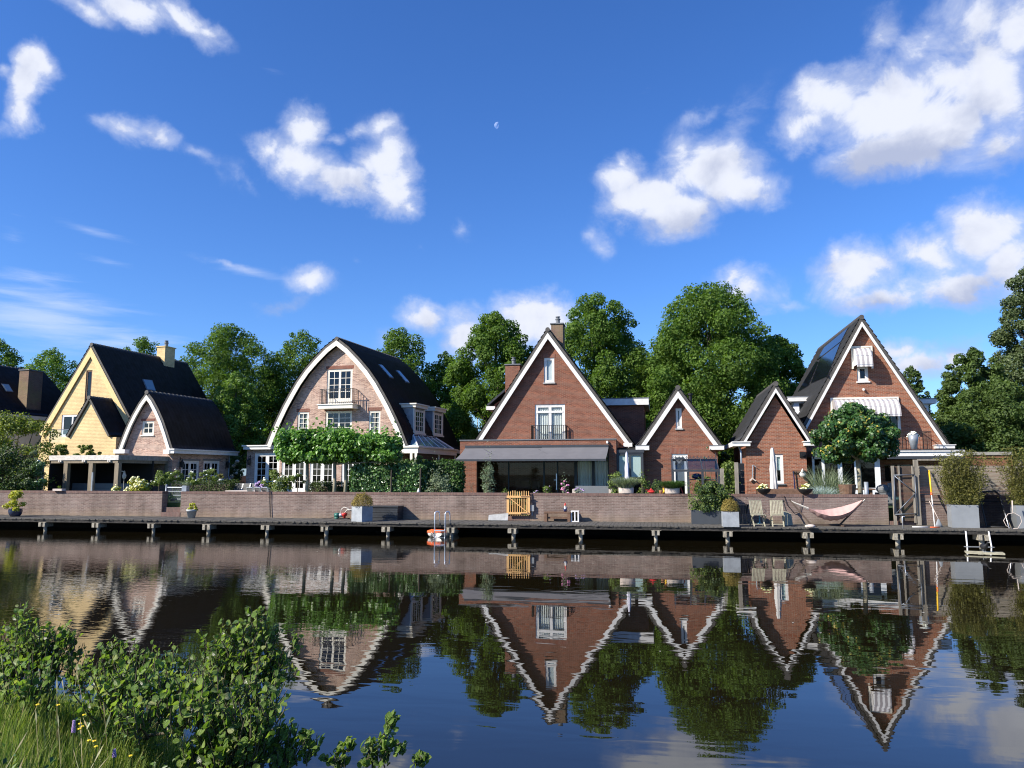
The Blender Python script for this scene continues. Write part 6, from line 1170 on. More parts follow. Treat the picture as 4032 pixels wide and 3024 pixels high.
for s_ in (-1, 1): q.bar((s_*.2, 0, 0), (s_*.2, 0, .9), .035); q.bar((s_*.2, .42, 0), (s_*.2, .42, .45), .035)
q.box(-.21, .21, .02, .44, .45, .48).build('frame', 'wood_brown', o); MB().box(-.18, .18, -.015, .015, .5, .9).build('backrest', 'wood_brown', o)
for v, l in ((930, 'dim wooden chair in the dark room, middle one of three'), (1055, 'dim wooden chair in the dark room, nearest the glazed door')): x, _ = W(z5(v, 690), 42.4); copy_tree(o, (x, 42.4, GZ + .06), 0, l)
def furled(label, vt, vb, w, Y, mat, z0=GZ):
    x, zt = W(vt, Y); zb = W(vb, Y)[1]; o = thing('furled_parasol', label, 'parasol', (x, Y, z0)); hw_ = w*sc(vt, Y)/2; V = []; n = 26; H0, H1 = zb - z0, zt - z0; lv = [(0, .95), (.05, 1.08), (.2, .96), (.36, .86), (.5, .95), (.64, .80), (.7, .62), (.76, .70), (.88, .56), (.96, .46), (1, .36)]
    for t_, k in lv:
        for j in range(n): a = 2*math.pi*j/n; r = hw_*k*(1 + .16*math.cos(7*a + 2.5*t_) + .07*math.cos(3*a + 9*t_)); V.append((r*math.cos(a), r*math.sin(a), H0 + (H1-H0)*t_))
    MB().add(V, [(i*n+j, i*n+(j+1) % n, (i+1)*n+(j+1) % n, (i+1)*n+j) for i in range(len(lv)-1) for j in range(n)]).build('cover', mat, o, True); MB().tube([(0, 0, 0), (0, 0, H1 + .05)], .025, 8).build('pole', 'zinc', o, True); MB().box(-.28, .28, -.28, .28, 0, .08).build('base', 'black', o)
furled('furled white parasol with a tied cover beside the slim garage window', z7(648, 222), z7(660, 780), 27, 35.4, 'cloth_white'); furled('slim furled lilac-white parasol before the glazed link', z6(400, 278), z6(400, 690), 17, 35.0, 'cloth_lilac')
def oval(label, v0, v1, vt, vb, seed, mat, ph, spk):
    x0, zt = W((v0, vt), 33.1); x1_, zb = W((v1, vb), 33.1); o = thing('oval_planter', label, 'planter', ((x0+x1_)/2, 33.1, WT), 0, 'oval stone planters on the wall'); r = (x1_-x0)/2; h = zt - WT; V = []
    MB().lathe((0, 0, 0), [(r*.93, 0), (r*.98, .03), (r*1.0, h*.6), (r, h), (r*.9, h), (r*.88, h-.06)], 28, 1, .5).build('pot', 'pot_white', o, True); tuft('foliage', mat, o, (0, 0, h-.06), 1500, .34, ph*1.15, .42, .011, seed, rx=r*1.9)
oval('oval pale stone planter spilling over with grey lavender', z6(290, 0)[0], z6(496, 0)[0], z6(0, 738)[1], z6(0, 826)[1], 81, 'leaf_lavender', .46, .16); oval('oval pale stone planter with short green lavender before the glasshouse', z6(908, 0)[0], z6(1112, 0)[0], z6(0, 740)[1], z6(0, 834)[1], 82, 'leaf_hedge', .33, .1)
tsh('garden_shrub', 'bush', 'light green bush at the corner of the awning house, behind the lavender', z6(255, 0)[0], z6(0, 515)[1], 48, 35.2, 'leaf_rose', 83, n=1000, leaf=.1); tsh('garden_shrub', 'bush', 'pale wispy bush between the lavender planter and the round bush', z6(610, 0)[0], z6(0, 575)[1], 37, 34.6, 'leaf_rose', 84, n=800, leaf=.075, spiky=.12); tsh('garden_shrub', 'bush', 'dark round clipped bush between the two oval stone planters', z6(810, 0)[0], z6(0, 640)[1], 33, 34.0, 'leaf_dark', 85, n=1400, leaf=.06)
x, z = W(z6(728, 800), 33.4); at(MB().lathe((0, 0, 0), [(.10, 0), (.10, .05), (.18, .06), (.13, .12), (.05, .17), (.02, .22)], 12).bar((-.24, 0, .17), (.0, 0, .1), .04), 'red_lantern', 'red', 'small red pagoda lantern on the wall between the oval planters', 'lantern', (x, 33.2, WT))
x, z = W(z6(860, 800), 33.1); at(MB().lathe((0, 0, 0), [(.06, 0), (.08, .1), (.09, .13)], 12), 'clay_pot', 'terracotta', 'little terracotta pot on the wall beside the oval planter', 'pot', (x, 33.1, WT), smooth=True)
x, z = W(z6(895, 780), 33.3); at(MB().tube([(0, 0, 0), (.03, 0, .12), (-.02, 0, .24)], [.05, .06, .02], 7), 'watering_can', 'yellow', 'small yellow watering can beside the terracotta pot', 'watering can', (x, 33.3, WT), smooth=True)
x, z = W(z6(1120, 780), 33.4); at(MB().bar((-.08, 0, 0), (-.04, 0, .34), .05).bar((.1, 0, 0), (-.02, 0, .34), .04), 'red_trowel_stand', 'red', 'red folded tool stand at the right end of the short lavender planter', 'tool', (x, 33.3, WT))
# glasshouse
gy0, gy1 = 35.0, 36.5; xs_ = [W(z6(v, 518), gy0)[0] for v in (1018, 1222, 1415, 1632)]; zm = W(z6(1300, 520), gy0)[1]; zt = W(z6(1300, 380), gy1)[1]; xt = [W(z6(v, 380), gy1)[0] for v in (1018, 1222, 1415, 1608)]; xt = xs_
o = thing('glasshouse', 'small dark blue-grey glasshouse with spiky roof finials', 'glasshouse', (0, 0, 0)); 
for x in xs_: MB().box(x-.05, x+.05, gy0-.05, gy0+.05, GZ, zm-.055).build('post', 'anthracite', o)
for x in (xs_[0], xs_[-1]): MB().box(x-.04, x+.04, gy1-.04, gy1+.04, GZ, zt-.05).build('post', 'anthracite', o)
q = MB().box(xs_[0]-.06, xs_[-1]+.06, gy0-.07, gy0+.06, zm-.052, zm+.052).box(xs_[0]-.06, xs_[-1]+.06, gy1-.06, gy1+.05, zt-.048, zt+.048)
for x in xs_: q.bar((x, gy0, zm+.05), (x, gy1, zt+.05), .05)
q.build('beam', 'anthracite', o); glassm('glasshouse_glass', (.72, .78, .84), refl=.35); MB().slab([(xs_[0], gy0, zm+.06), (xs_[-1], gy0, zm+.06), (xs_[-1], gy1, zt+.06), (xs_[0], gy1, zt+.06)], (0, -.6, .8), .008).build('roof_glass', 'glasshouse_glass', o); q = MB()
for k in range(13): x = xs_[0] + (xs_[-1]-xs_[0])*k/12; big = k in (0, 12); q.bar((x, gy1, zt+.05), (x, gy1, zt+(.34 if big else .2)), .022); q.bar((x-.1, gy1, zt+.05), (x, gy1, zt+.17), .016); q.bar((x+.1, gy1, zt+.05), (x, gy1, zt+.17), .016)
q.build('finials', 'anthracite', o); MB().box(xs_[1], xs_[-1]-.05, gy0+.15, gy0+.5, zm-.42, zm-.38).build('shelf', 'anthracite', o)
x, z = W(z6(1340, 575), gy0+.3); at(MB().ball((0, 0, 0), (.24, .16, .13), 12, 8), 'dotted_cushion', 'car_blue', 'dark blue cushion on the glasshouse shelf', 'cushion', (x, gy0+.3, zm-.38+.13), smooth=True)
tsh('tomato_plants', 'plant', 'tangle of yellow-green plants inside the glasshouse', z6(1430, 0)[0], z6(0, 590)[1], 55, 35.6, 'leaf_rose', 86, n=1500, leaf=.085, nl=30, lobe=(.18, .3))
tsh('climbing_rose', 'climber', 'thin climbing rose on the garage wall above the glasshouse', z6(1460, 0)[0], z6(0, 190)[1], 26, 41.0, 'leaf_olive', 87, n=420, leaf=.09, nl=14, lobe=(.08, .16), ry=.3)
hedge('hornbeam_screen', 'narrow light green hornbeam screen between two grey posts', z6(1712, 0)[0], z6(1850, 0)[0], z6(0, 430)[1], 34.6, .4, 'leaf_rose', 88, 1900, .1)
for v, t_, l in ((1675, 492, 'grey timber post left of the hornbeam screen'), (1866, 410, 'grey timber post right of the hornbeam screen')): x, z = W(z6(v, t_), 34.4); at(MB().box(-.075, .075, -.075, .075, 0, z-GZ), 'timber_post', 'wood_grey', l, 'post', (x, 34.4, GZ))
x, zt = W(z6(1888, 420), 35.4); x1_, _ = W(z6(1972, 420), 35.4); q = MB()
for k in range(6): q.box(x, x1_, -.02+.004*(k % 2), .02, GZ+(zt-GZ)*k/6, GZ+(zt-GZ)*(k+1)/6-.012)
at(q, 'side_gate', 'black', 'black boarded side gate beside the garage', 'gate', (0, 35.4, 0))
for v0, v1, s_, l in ((436, 640, 91, 'shallow black bowl of yellow and white flowers below the white parasol'), (985, 1200, 92, 'shallow black bowl of pale flowers before the blue grass')):
    x0, _ = W(z7(v0, 800), 33.0); x1_, zb = W(z7(v1, 848), 33.0); r = (x1_-x0)/2; o = thing('flower_bowl', l, 'flowers', ((x0+x1_)/2, 33.0, WT), 0, 'black flower bowls on the wall'); MB().lathe((0, 0, 0), [(r*.35, 0), (r*.75, .09), (r*.98, .2), (r, .22), (r*.92, .2)], 22).build('bowl', 'black', o, True); shrub('', '', '', 0, 0, .14, r*.95, r*.7, .24, 'leaf_gold', s_, 480, .07, 14, parent=o, stem=False, flower=('petal_cream', 36, .085))
x0, zt = W(z7(190, 832), 34.0); x1_, _ = W(z7(1180, 832), 34.0); at(MB().box(0, x1_-x0, 0, 1.6, 0, .18).box(.9, x1_-x0, .1, 1.6, .18, .42), 'timber_deck', 'wood_brown', 'dark timber terrace edge behind the flower bowls', 'deck', (x0, 33.7, GZ + .3))
x, zt = W(z7(1310, 745), 33.9); o = thing('blue_fescue', 'silvery blue dome of ornamental grass on the wall', 'grass plant', (x, 33.9, GZ)); tuft('blades', 'leaf_blue', o, (0, 0, .1), 1500, .5, zt - GZ, .55, .008, 93)
x, zt = W(z7(1370, 430), 35.4); o = thing('feather_grass', 'tall feathery green grass beside the garden room', 'grass plant', (x, 35.4, GZ)); tuft('blades', 'leaf_olive', o, (0, 0, 0), 700, .9, zt - GZ, .8, .009, 94); tuft('low_blades', 'leaf_olive', o, (0, 0, 0), 800, 1.1, (zt - GZ)*.55, .6, .012, 194)
x, z = W(z7(1660, 760), 35.2); o = thing('garden_table', 'brown wooden table with white flowers beside the maple trunk', 'table', (x, 35.6, GZ)); H = z - GZ; MB().box(-.95, 1.1, -.45, .45, H-.06, H).build('tabletop', 'wood_brown', o)
for s_ in (-.8, .95): MB().box(s_-.05, s_+.05, -.35, .35, 0, H-.062).build('leg', 'wood_brown', o)
x, z = W(z7(1640, 745), 35.5); o = thing('flower_pot', 'white flowers in a dark pot on the brown table', 'flowers', (x, 35.5, GZ + H)); MB().lathe((0, 0, 0), [(.09, 0), (.13, .1)], 12).build('pot', 'black', o, True); shrub('', '', '', 0, 0, .08, .22, .2, .24, 'leaf_hedge', 95, 120, .07, 7, parent=o, stem=False, flower=('petal_white', 40, .09))
x, z = W(z7(1655, 760), 34.5); o = thing('wicker_chair', 'brown wicker chair in front of the wooden table', 'chair', (x, 34.5, GZ + .12), R(20)); MB().box(-.28, .28, -.26, .3, .34, .42).build('seat', 'wood_brown', o); MB().lathe((0, 0, .42), [(.30, 0), (.33, .2), (.36, .38), (.33, .38), (.27, 0)], 16).build('backrest', 'wood_brown', o); MB().lathe((0, 0, 0), [(.26, 0), (.28, .34)], 14).build('base', 'wood_brown', o)
x, z = W(z7(1905, 672), 34.2); at(MB().tube([(0, 0, 0), (0, 0, z-GZ)], .085, 12), 'bollard_post', 'zinc', 'round grey metal post right of the maple trunk', 'post', (x, 34.2, GZ), smooth=True)
x, z = W(z7(2150, 720), 36.0); at(MB().box(-.35, .35, -.3, .3, 0, .45).ball((-.1, -.1, .6), (.3, .22, .2), 10, 7).tube([(.2, -.2, .45), (.12, -.2, .85)], .09, 8), 'cushion_pile', 'cushion_grey', 'grey cushions piled beside the white door frame', 'cushions', (x, 35.9, z - .75))
x, z = W(z8(435, 850), 34.6); x2_, z2_ = W(z8(435, 905), 34.6); at(MB().lathe((0, 0, 0), [(.16, 0), (.18, z - z2_)], 14), 'plant_tub', 'teal', 'turquoise tub seen behind the lattice gate', 'tub', (x, 34.6, z2_), smooth=True)
x, z = W(z7(380, 445), 39.65); x1_, z1_ = W(z7(380, 640), 39.65); o = thing('garden_hoe', 'long tool with a pale head hanging on the garage wall', 'tool', (x, 39.72, z1_)); MB().tube([(0, 0, 0), (.04, 0, z-z1_)], .025, 6).tube([(.04, 0, z-z1_), (.2, -.03, z-z1_-.12)], .018, 5).build('handle', 'zinc', o); MB().bar((-.14, -.02, -.06), (.02, -.02, .08), .07).bar((.0, -.02, .04), (.16, -.02, -.07), .05).build('head', 'pot_white', o)
x, z = W(z7(1000, 535), 39.7); o = thing('coat_hooks', 'row of iron hooks with a blue stick on the garage wall', 'hooks', (x, 39.76, z)); MB().box(-.28, .34, -.03, .03, -.06, .06).build('board', 'wood_brown', o); q = MB()
for k in range(5): q.bar((-.24+.13*k, -.05, .0), (-.24+.13*k, -.09, -.1), .025)
q.build('hooks', 'rail_iron', o); x2_, z2_ = W(z7(955, 780), 39.66); MB().tube([(x2_-x, -.08, z2_-z), (x2_-x-.03, -.06, .02)], .028, 6).build('stick', 'car_blue', o)
x, z = W(z7(1058, 565), 39.6); at(MB().ball((0, 0, -.02), (.15, .07, .14), 10, 8).lathe((0, 0, .06), [(.10, 0), (.03, .16), (.012, .2)], 8), 'cloth_bag', 'cloth_white', 'white cloth bag hanging from the iron hooks', 'bag', (x, 39.64, z), smooth=True)
# balcony pot, tray, urn, zinc pot
x, z = W(c5(855, 1008), 40.15); zt = W(c5(855, 922), 40.15)[1]; o = thing('balcony_planter', 'tall grey pot of pinkish white flowers on the flat roof', 'planter', (x, 40.15, z)); H = zt - z; MB().lathe((0, 0, 0), [(.13, 0), (.20, H*.6), (.23, H), (.19, H), (.18, H-.06)], 16).build('pot', 'zinc', o, True); shrub('', '', '', 0, 0, H-.08, .30, .26, .24, 'leaf_hedge', 96, 140, .07, 9, parent=o, stem=False, flower=('petal_white', 60, .10))
x, z = W(z1(857, 675), 33.0); o = thing('seed_tray', 'pale stone trough with a seedling on top of the left wall', 'trough', (x, 33.0, WT)); MB().box(-.25, .25, -.13, .13, 0, .10).build('trough', 'pot_white', o); q = MB(); rng = np.random.default_rng(97); P = rng.normal(size=(40, 3))*np.array((.03, .03, .03))+np.array((.03, 0, .17)); leaves('seedling', 'leaf_rose', o, P, rng.normal(size=(40, 3)), .07, .5, rng)
x, z = W(z2(848, 684), 33.2); zt = W(z2(848, 610), 33.2)[1]; o = thing('zinc_pot', 'square zinc pot with pale succulents beside the steel gate', 'planter', (x, 33.2, WT)); MB().box(-.12, .12, -.12, .12, 0, .27).build('pot', 'zinc', o); rng = np.random.default_rng(98); P = rng.normal(size=(70, 3))*np.array((.11, .07, .05))+np.array((0, 0, .34)); leaves('succulent', 'leaf_lavender', o, P, rng.normal(size=(70, 3)), .13, .2, rng)
x, z = W(z2(1362, 535), 36.85); o = thing('garden_urn', 'white urn with a rusty orange plant on the clipped hedge', 'urn', (x, 36.85, GZ)); zu = W(z2(1362, 500), 36.85)[1]-GZ; MB().lathe((0, 0, 0), [(.14, 0), (.14, zu-.35), (.08, zu-.3), (.18, zu-.08), (.2, zu)], 14).build('urn', 'white', o, True); shrub('', '', '', 0, 0, zu-.03, .22, .2, .42, 'leaf_bamboo', 99, 230, .08, 8, parent=o)
# blue car between the garage and the big house
x, z = W(z2(1690, 470), 49.6); o = thing('parked_car', 'dark blue car half hidden between the small garage and the big house', 'car', (x - .1, 50.2, GZ + .3), R(-14))
sec = [(-2.0, .72, .30, .70), (-1.9, .80, .22, .82), (-1.0, .86, .2, .95), (-.55, .80, .2, 1.02)]; V = []
def ring(y, hw_, z0, z1_): return [(-hw_, y, z0), (hw_, y, z0), (hw_*1.0, y, (z0+z1_)/2), (hw_*.93, y, z1_), (-hw_*.93, y, z1_), (-hw_, y, (z0+z1_)/2)]
for s_ in ((-2.0, .70, .32, .68), (-1.85, .82, .22, .80), (-1.0, .87, .2, .93), (1.7, .87, .2, .98), (2.0, .78, .3, .9)): V += ring(*s_)
MB().add(V, [(i*6+j, i*6+(j+1) % 6, (i+1)*6+(j+1) % 6, (i+1)*6+j) for i in range(4) for j in range(6)] + [(5, 4, 3, 2, 1, 0), (24, 25, 26, 27, 28, 29)]).build('body', 'car_blue', o, False)
MB().add([(-.74, -.9, .93), (.74, -.9, .93), (.60, -.1, 1.42), (-.60, -.1, 1.42), (-.60, 1.0, 1.44), (.60, 1.0, 1.44), (.74, 1.7, .97), (-.74, 1.7, .97)], [(3, 2, 5, 4)]).build('roof', 'car_blue', o)
MB().add([(-.74, -.9, .93), (.74, -.9, .93), (.60, -.1, 1.42), (-.60, -.1, 1.42)], [(0, 1, 2, 3)]).build('windscreen', 'roof_glass', o); MB().add([(.74, -.9, .93), (.74, 1.7, .97), (.60, 1.0, 1.44), (.60, -.1, 1.42), (-.74, -.9, .93), (-.74, 1.7, .97), (-.60, 1.0, 1.44), (-.60, -.1, 1.42), ], [(0, 1, 2, 3), (4, 7, 6, 5), (1, 5, 6, 2)]).build('side_window', 'roof_glass', o)
for s_ in (-1, 1): MB().ball((s_*.62, -1.9, .66), (.17, .08, .08), 10, 6).build('headlight', 'alu', o, True)
for s_ in (-1, 1):
    for y_ in (-1.3, 1.25): MB().tube([(s_*.72, y_, .02), (s_*.9, y_, .02)], .31, 14).build('wheel', 'black', o)
# ------------------------------------------------------------------ garden trees
def T(label, dx, dtop, dhalf, Y, mat, seed, n=15000, leaf=.30, zc=4.0, **k):
    x, zt = W(dp(dx, dtop), Y); Rx = dhalf*1.8228*sc(dp(dx, dtop), Y)
    return tree(k.pop('name', 'linden_tree'), label, x, Y, GZ, zt, Rx, mat, seed, n, leaf, zc=zc, group=k.pop('group', 'trees behind the houses'), **k)
T('dark tree at the far left edge, behind the black roofed house', 2, 730, 52, 66, 'leaf_linden', 101, 11000)
T('light green tree between the black roofed house and the yellow gable', 118, 750, 62, 66, 'leaf_linden_light', 102, 12000)
T('low green tree top behind the ridge of the yellow house', 312, 725, 58, 68, 'leaf_linden', 103, 10000)
T('broad dense linden between the yellow house and the big curved roof', 500, 697, 108, 62, 'leaf_linden', 104, 26000, zc=3.2)
T('small pale green tree in front of the broad linden, left of the curved roof', 512, 800, 50, 56, 'leaf_linden_light', 105, 8000, leaf=.26, zc=2.5)
T('green tree just left of the peak of the curved roof', 655, 710, 82, 66, 'leaf_linden', 106, 15000, zc=3.4)
T('green tree just right of the peak of the curved roof', 868, 706, 76, 66, 'leaf_linden', 107, 15000, zc=3.4)
T('smaller tree in the dip between the curved roof and the awning house', 962, 758, 48, 68, 'leaf_linden', 108, 8500, zc=3)
T('tall dense linden left of the awning house gable', 1070, 671, 94, 58, 'leaf_linden', 109, 24000, zc=3.6)
T('tall linden right behind the chimney of the awning house', 1290, 630, 108, 60, 'leaf_linden', 110, 26000, zc=3.6)
T('largest linden, towering between the two small garages', 1530, 607, 142, 58, 'leaf_linden', 111, 38000, zc=3.2, nl=130)
T('lower linden at the right shoulder of the largest one', 1680, 722, 72, 60, 'leaf_linden', 112, 16000, zc=3.4)
T('wide low linden filling in behind the slit window garage', 1420, 770, 90, 62, 'leaf_linden', 119, 15000, zc=3.2)
T('small tree peeping out behind the right slope of the striped awning house', 1968, 790, 34, 74, 'leaf_alder_far', 113, 5000, zc=5)
T('dark alder with open upper branches beside the tall willow', 2100, 750, 72, 52, 'leaf_alder_far', 114, 10000, leaf=.26, zc=3, name='alder_tree', lobe=(.14, .24), nl=70, wide=.4)
T('broad dark tree at the right behind the timber shed', 2150, 820, 138, 50, 'leaf_alder_far', 115, 22000, leaf=.26, zc=1.6, name='alder_tree', wide=.12)
T('low dark tree right of the striped awning house, above the flat roof', 2056, 860, 58, 54, 'leaf_alder_far', 118, 9000, leaf=.26, zc=1.6, name='alder_tree', wide=.12)
T('tall grey-green willow rising at the right edge', 2236, 560, 100, 54, 'leaf_willow', 116, 34000, leaf=.22, zc=3, name='willow_tree', taper=1.5, wide=.3, lobe=(.14, .24), nl=120)
rng = np.random.default_rng(117); n = 30000; P = np.stack([rng.uniform(-95, 75, n), rng.uniform(84, 92, n), 1.3 + 6.2*rng.random(n)**.8], 1); P[:, 2] *= (.85 + .15*np.sin(P[:, 0]*.35)); tag(leaves('woodland', 'leaf_linden', None, P, rng.normal(size=P.shape)+np.array((0, -.6, .4)), .7, .7, rng), 'band of trees far behind the houses', 'woodland', kind='stuff')
# pleached plane trees
def pleached(label, tx, x0, x1, yt, yb, seed, Y=35.3):
    X, _ = W(c2(tx, 1200), Y); (xa, zt), (xb, zb) = W(c2(x0, yt), Y), W(c2(x1, yb), Y); o = thing('plane_tree', label, 'tree', (X, Y, GZ), 0, 'pleached plane trees before the big house'); rng = np.random.default_rng(seed); xa -= X; xb -= X; zt -= GZ; zb -= GZ
    lob = []
    for k in range(110): r = rng.uniform(.28, .42); lob.append((np.array((rng.uniform(xa+r*.7, xb-r*.7), rng.uniform(-.75, .75), rng.uniform(zb+r*.6, zt-r*.85))), np.array((r, r, r*.8))))
    P, d = lobes_pts(rng, lob, 13000, .5); P = np.concatenate([P, np.stack([rng.uniform(xa, xb, 110), rng.normal(size=110)*.4, zt - .1 + rng.exponential(.12, 110)], 1)]); d = np.concatenate([d, rng.normal(size=(110, 3))]); leaves('crown', 'leaf_plane', o, P, d + .55*rng.normal(size=P.shape) + np.array((-.2, -.3, .5)), .18, .75, rng, .14)
    q = MB().tube([(0, 0, -.1), (.02, 0, zb*.5), (-.02, 0, zb + .2)], [.105, .085, .08], 10)
    for k in range(5): q.tube([(0, 0, zb-.05+.1*k), ((xa if k % 2 else xb)*.45, 0, zb+.22*k), ((xa if k % 2 else xb)*.85, .1*(k-2), zb+.26*k)], [.05, .035, .015], 6)
    q.build('trunk', 'bark_pale', o, True)
pleached('flat topped pleached plane tree, nearest the white garden doors', 568, 330, 665, 815, 1052, 131); pleached('middle flat topped pleached plane tree of the three', 768, 610, 935, 812, 1058, 132); pleached('flat topped pleached plane tree, nearest the conservatory', 848, 845, 1245, 838, 1050, 133)
# maple
Y = 35.2; X, _ = W(c5(535, 1200), Y); zt = W(c5(520, 733), Y)[1]-GZ; zb = W(c5(520, 1085), Y)[1]-GZ; xa = W(c5(232, 900), Y)[0]-X; xb = W(c5(780, 900), Y)[0]-X
o = thing('maple_tree', 'round headed dark green maple with yellow tinged leaves before the striped awning', 'tree', (X, Y, GZ)); rng = np.random.default_rng(141); lob = []; H = zt-zb
for k in range(180):
    a = rng.uniform(0, 2*math.pi); t = rng.random(); q_ = rng.random()**.5; prof = min(1, (1-t)*2.1)**.55 * min(1, .72+t*1.2); r = rng.uniform(.22, .36); cx_ = (xa+xb)/2; lob.append((np.array((cx_ + math.cos(a)*q_*prof*((xb-xa)/2-.2), math.sin(a)*q_*prof*1.9, zb + .15 + t*(H-.35))), np.array((r, r, r*.75))))
P, d = lobes_pts(rng, lob, 30000, .5); leaves('crown', 'leaf_maple', o, P, d + .5*rng.normal(size=P.shape) + np.array((-.2, -.3, .35)), .125, .85, rng, .12)
q = MB().tube([(0, 0, -.1), (-.02, 0, zb*.6), (-.05, 0, zb+.3)], [.115, .095, .10], 10)
for k in range(8): a = 2*math.pi*k/8; q.tube([(-.05, 0, zb+.1), (.5*math.cos(a), .5*math.sin(a), zb+.5), (1.2*math.cos(a), 1.1*math.sin(a), zb+.9)], [.07, .045, .015], 6)
q.build('trunk', 'bark_pale', o, True)
# left-hand garden thicket
tsh('garden_tree', 'tree', 'spreading feathery garden tree with yellow-green tips at the left edge', 60, 1605, 205, 37.6, 'leaf_acer', 151, n=11500, leaf=.15, nl=60, lobe=(.14, .22), aspect=.5, ry=2.0); tsh('dark_bush', 'bush', 'dark green bush filling the terrace at the left edge', 30, 1740, 135, 35.4, 'leaf_dark', 152, n=7000, leaf=.12, nl=44, ry=1.4)
tsh('dark_bush', 'bush', 'dark leafy bush left of the veranda, under the feathery tree', 120, 1800, 60, 35.2, 'leaf_dark', 153, n=3600, leaf=.11, nl=30); tsh('grey_bush', 'bush', 'grey-leaved thin bush rising beside the left end of the veranda roof', c1(245, 0)[0], c1(0, 960)[1], 40, 36.2, 'leaf_olive', 154, n=1500, leaf=.10, aspect=.4, nl=22, lobe=(.16, .26))
tsh('climbing_rose', 'climber', 'climbing rose with pale flowers at the left end of the veranda', c1(285, 0)[0], c1(0, 1040)[1], 34, 35.2, 'leaf_ivy', 155, n=2300, leaf=.11, nl=30, flower=('petal_white', 8, .1))
for v, yt, w, s_, l, m_ in ((640, 930, 52, 156, 'climber with yellowish flowers mounded on the veranda roof', 'leaf_acer'), (455, 925, 30, 157, 'thin climber at the left end of the veranda roof', 'leaf_rose')):
    x, zt = W(c1(v, yt), 38.2); z0 = W(c1(v, 1000), 37.0)[1]; shrub('roof_climber', l, 'climber', x, 38.0, z0, w*sc(c1(v, yt), 38)*1.15, .5, (zt - z0)*1.15, m_, s_, 2200, .085, 26, stem=False, lobe=(.2, .34))
tsh('rose_thicket', 'bush', 'dark rose thicket with pale blooms between the garage and the big house', c2(45, 0)[0], c2(0, 985)[1], 48, 47.6, 'leaf_hedge', 158, n=2600, leaf=.12, nl=30, flower=('petal_white', 10, .26)); tsh('dark_bush', 'bush', 'dark bush below the distant green roof, behind the conservatory', c2(1720, 0)[0], c2(0, 830)[1], 62, 54, 'leaf_alder_far', 159, n=3800, leaf=.16, nl=34)
tsh('dark_bush', 'bush', 'leafy bush in the gap between the two small garages', z6(1700, 0)[0], z6(0, 180)[1], 30, 47, 'leaf_hedge', 160, n=1400, leaf=.13, nl=20)
# ------------------------------------------------------------------ near bank: alder bushes, grass, flowers
def leaf_template():
    V = []; UV = []; nu, nv = 4, 5                               # rounded alder leaf, folded along the midrib
    for j in range(nv+1):
        t = j/nv; w = .44*math.sin(math.pi*min(1, (t*.93+.07)**.85))**.72
        for i in range(nu+1): s = -1 + 2*i/nu; V.append((s*w, t - .5, .16*abs(s)*w*1.5 - .22*(t-.45)**2)); UV.append((s*.5+.5, t*1.0 + .22*abs(s)))
    F = [(j*(nu+1)+i, j*(nu+1)+i+1, (j+1)*(nu+1)+i+1, (j+1)*(nu+1)+i) for j in range(nv) for i in range(nu)]
    return np.array(V), np.array(F), np.array(UV)
LV, LF, LUV = leaf_template()
def big_leaves(name, mat, parent, P, N, size, rng, T=None):
    n = len(P); N = unit(N); t = unit(np.cross(N, rng.normal(size=(n, 3)))) if T is None else unit(T - N*np.sum(N*T, 1, keepdims=True) + rng.normal(size=(n, 3))*.25); N = unit(N - t*np.sum(N*t, 1, keepdims=True)); b = np.cross(N, t); s = (size*rng.uniform(.6, 1.25, n))[:, None, None]
    V = P[:, None] + s*(b[:, None]*LV[None, :, :1] + t[:, None]*LV[None, :, 1:2] + N[:, None]*LV[None, :, 2:3]); F = (np.arange(n)[:, None, None]*len(LV) + LF[None]).reshape(-1, 4); uv = np.tile(LUV[LF].reshape(-1, 2), (n, 1))
    return npmesh(name, V.reshape(-1, 3), F, mat, parent, True, uv)
def near(p, f):                                                 # on the plane f metres ahead
    d = ray(p); q = EYE + d*(f/(d @ np.array((-math.sin(YAW), math.cos(YAW), 0)))); return q
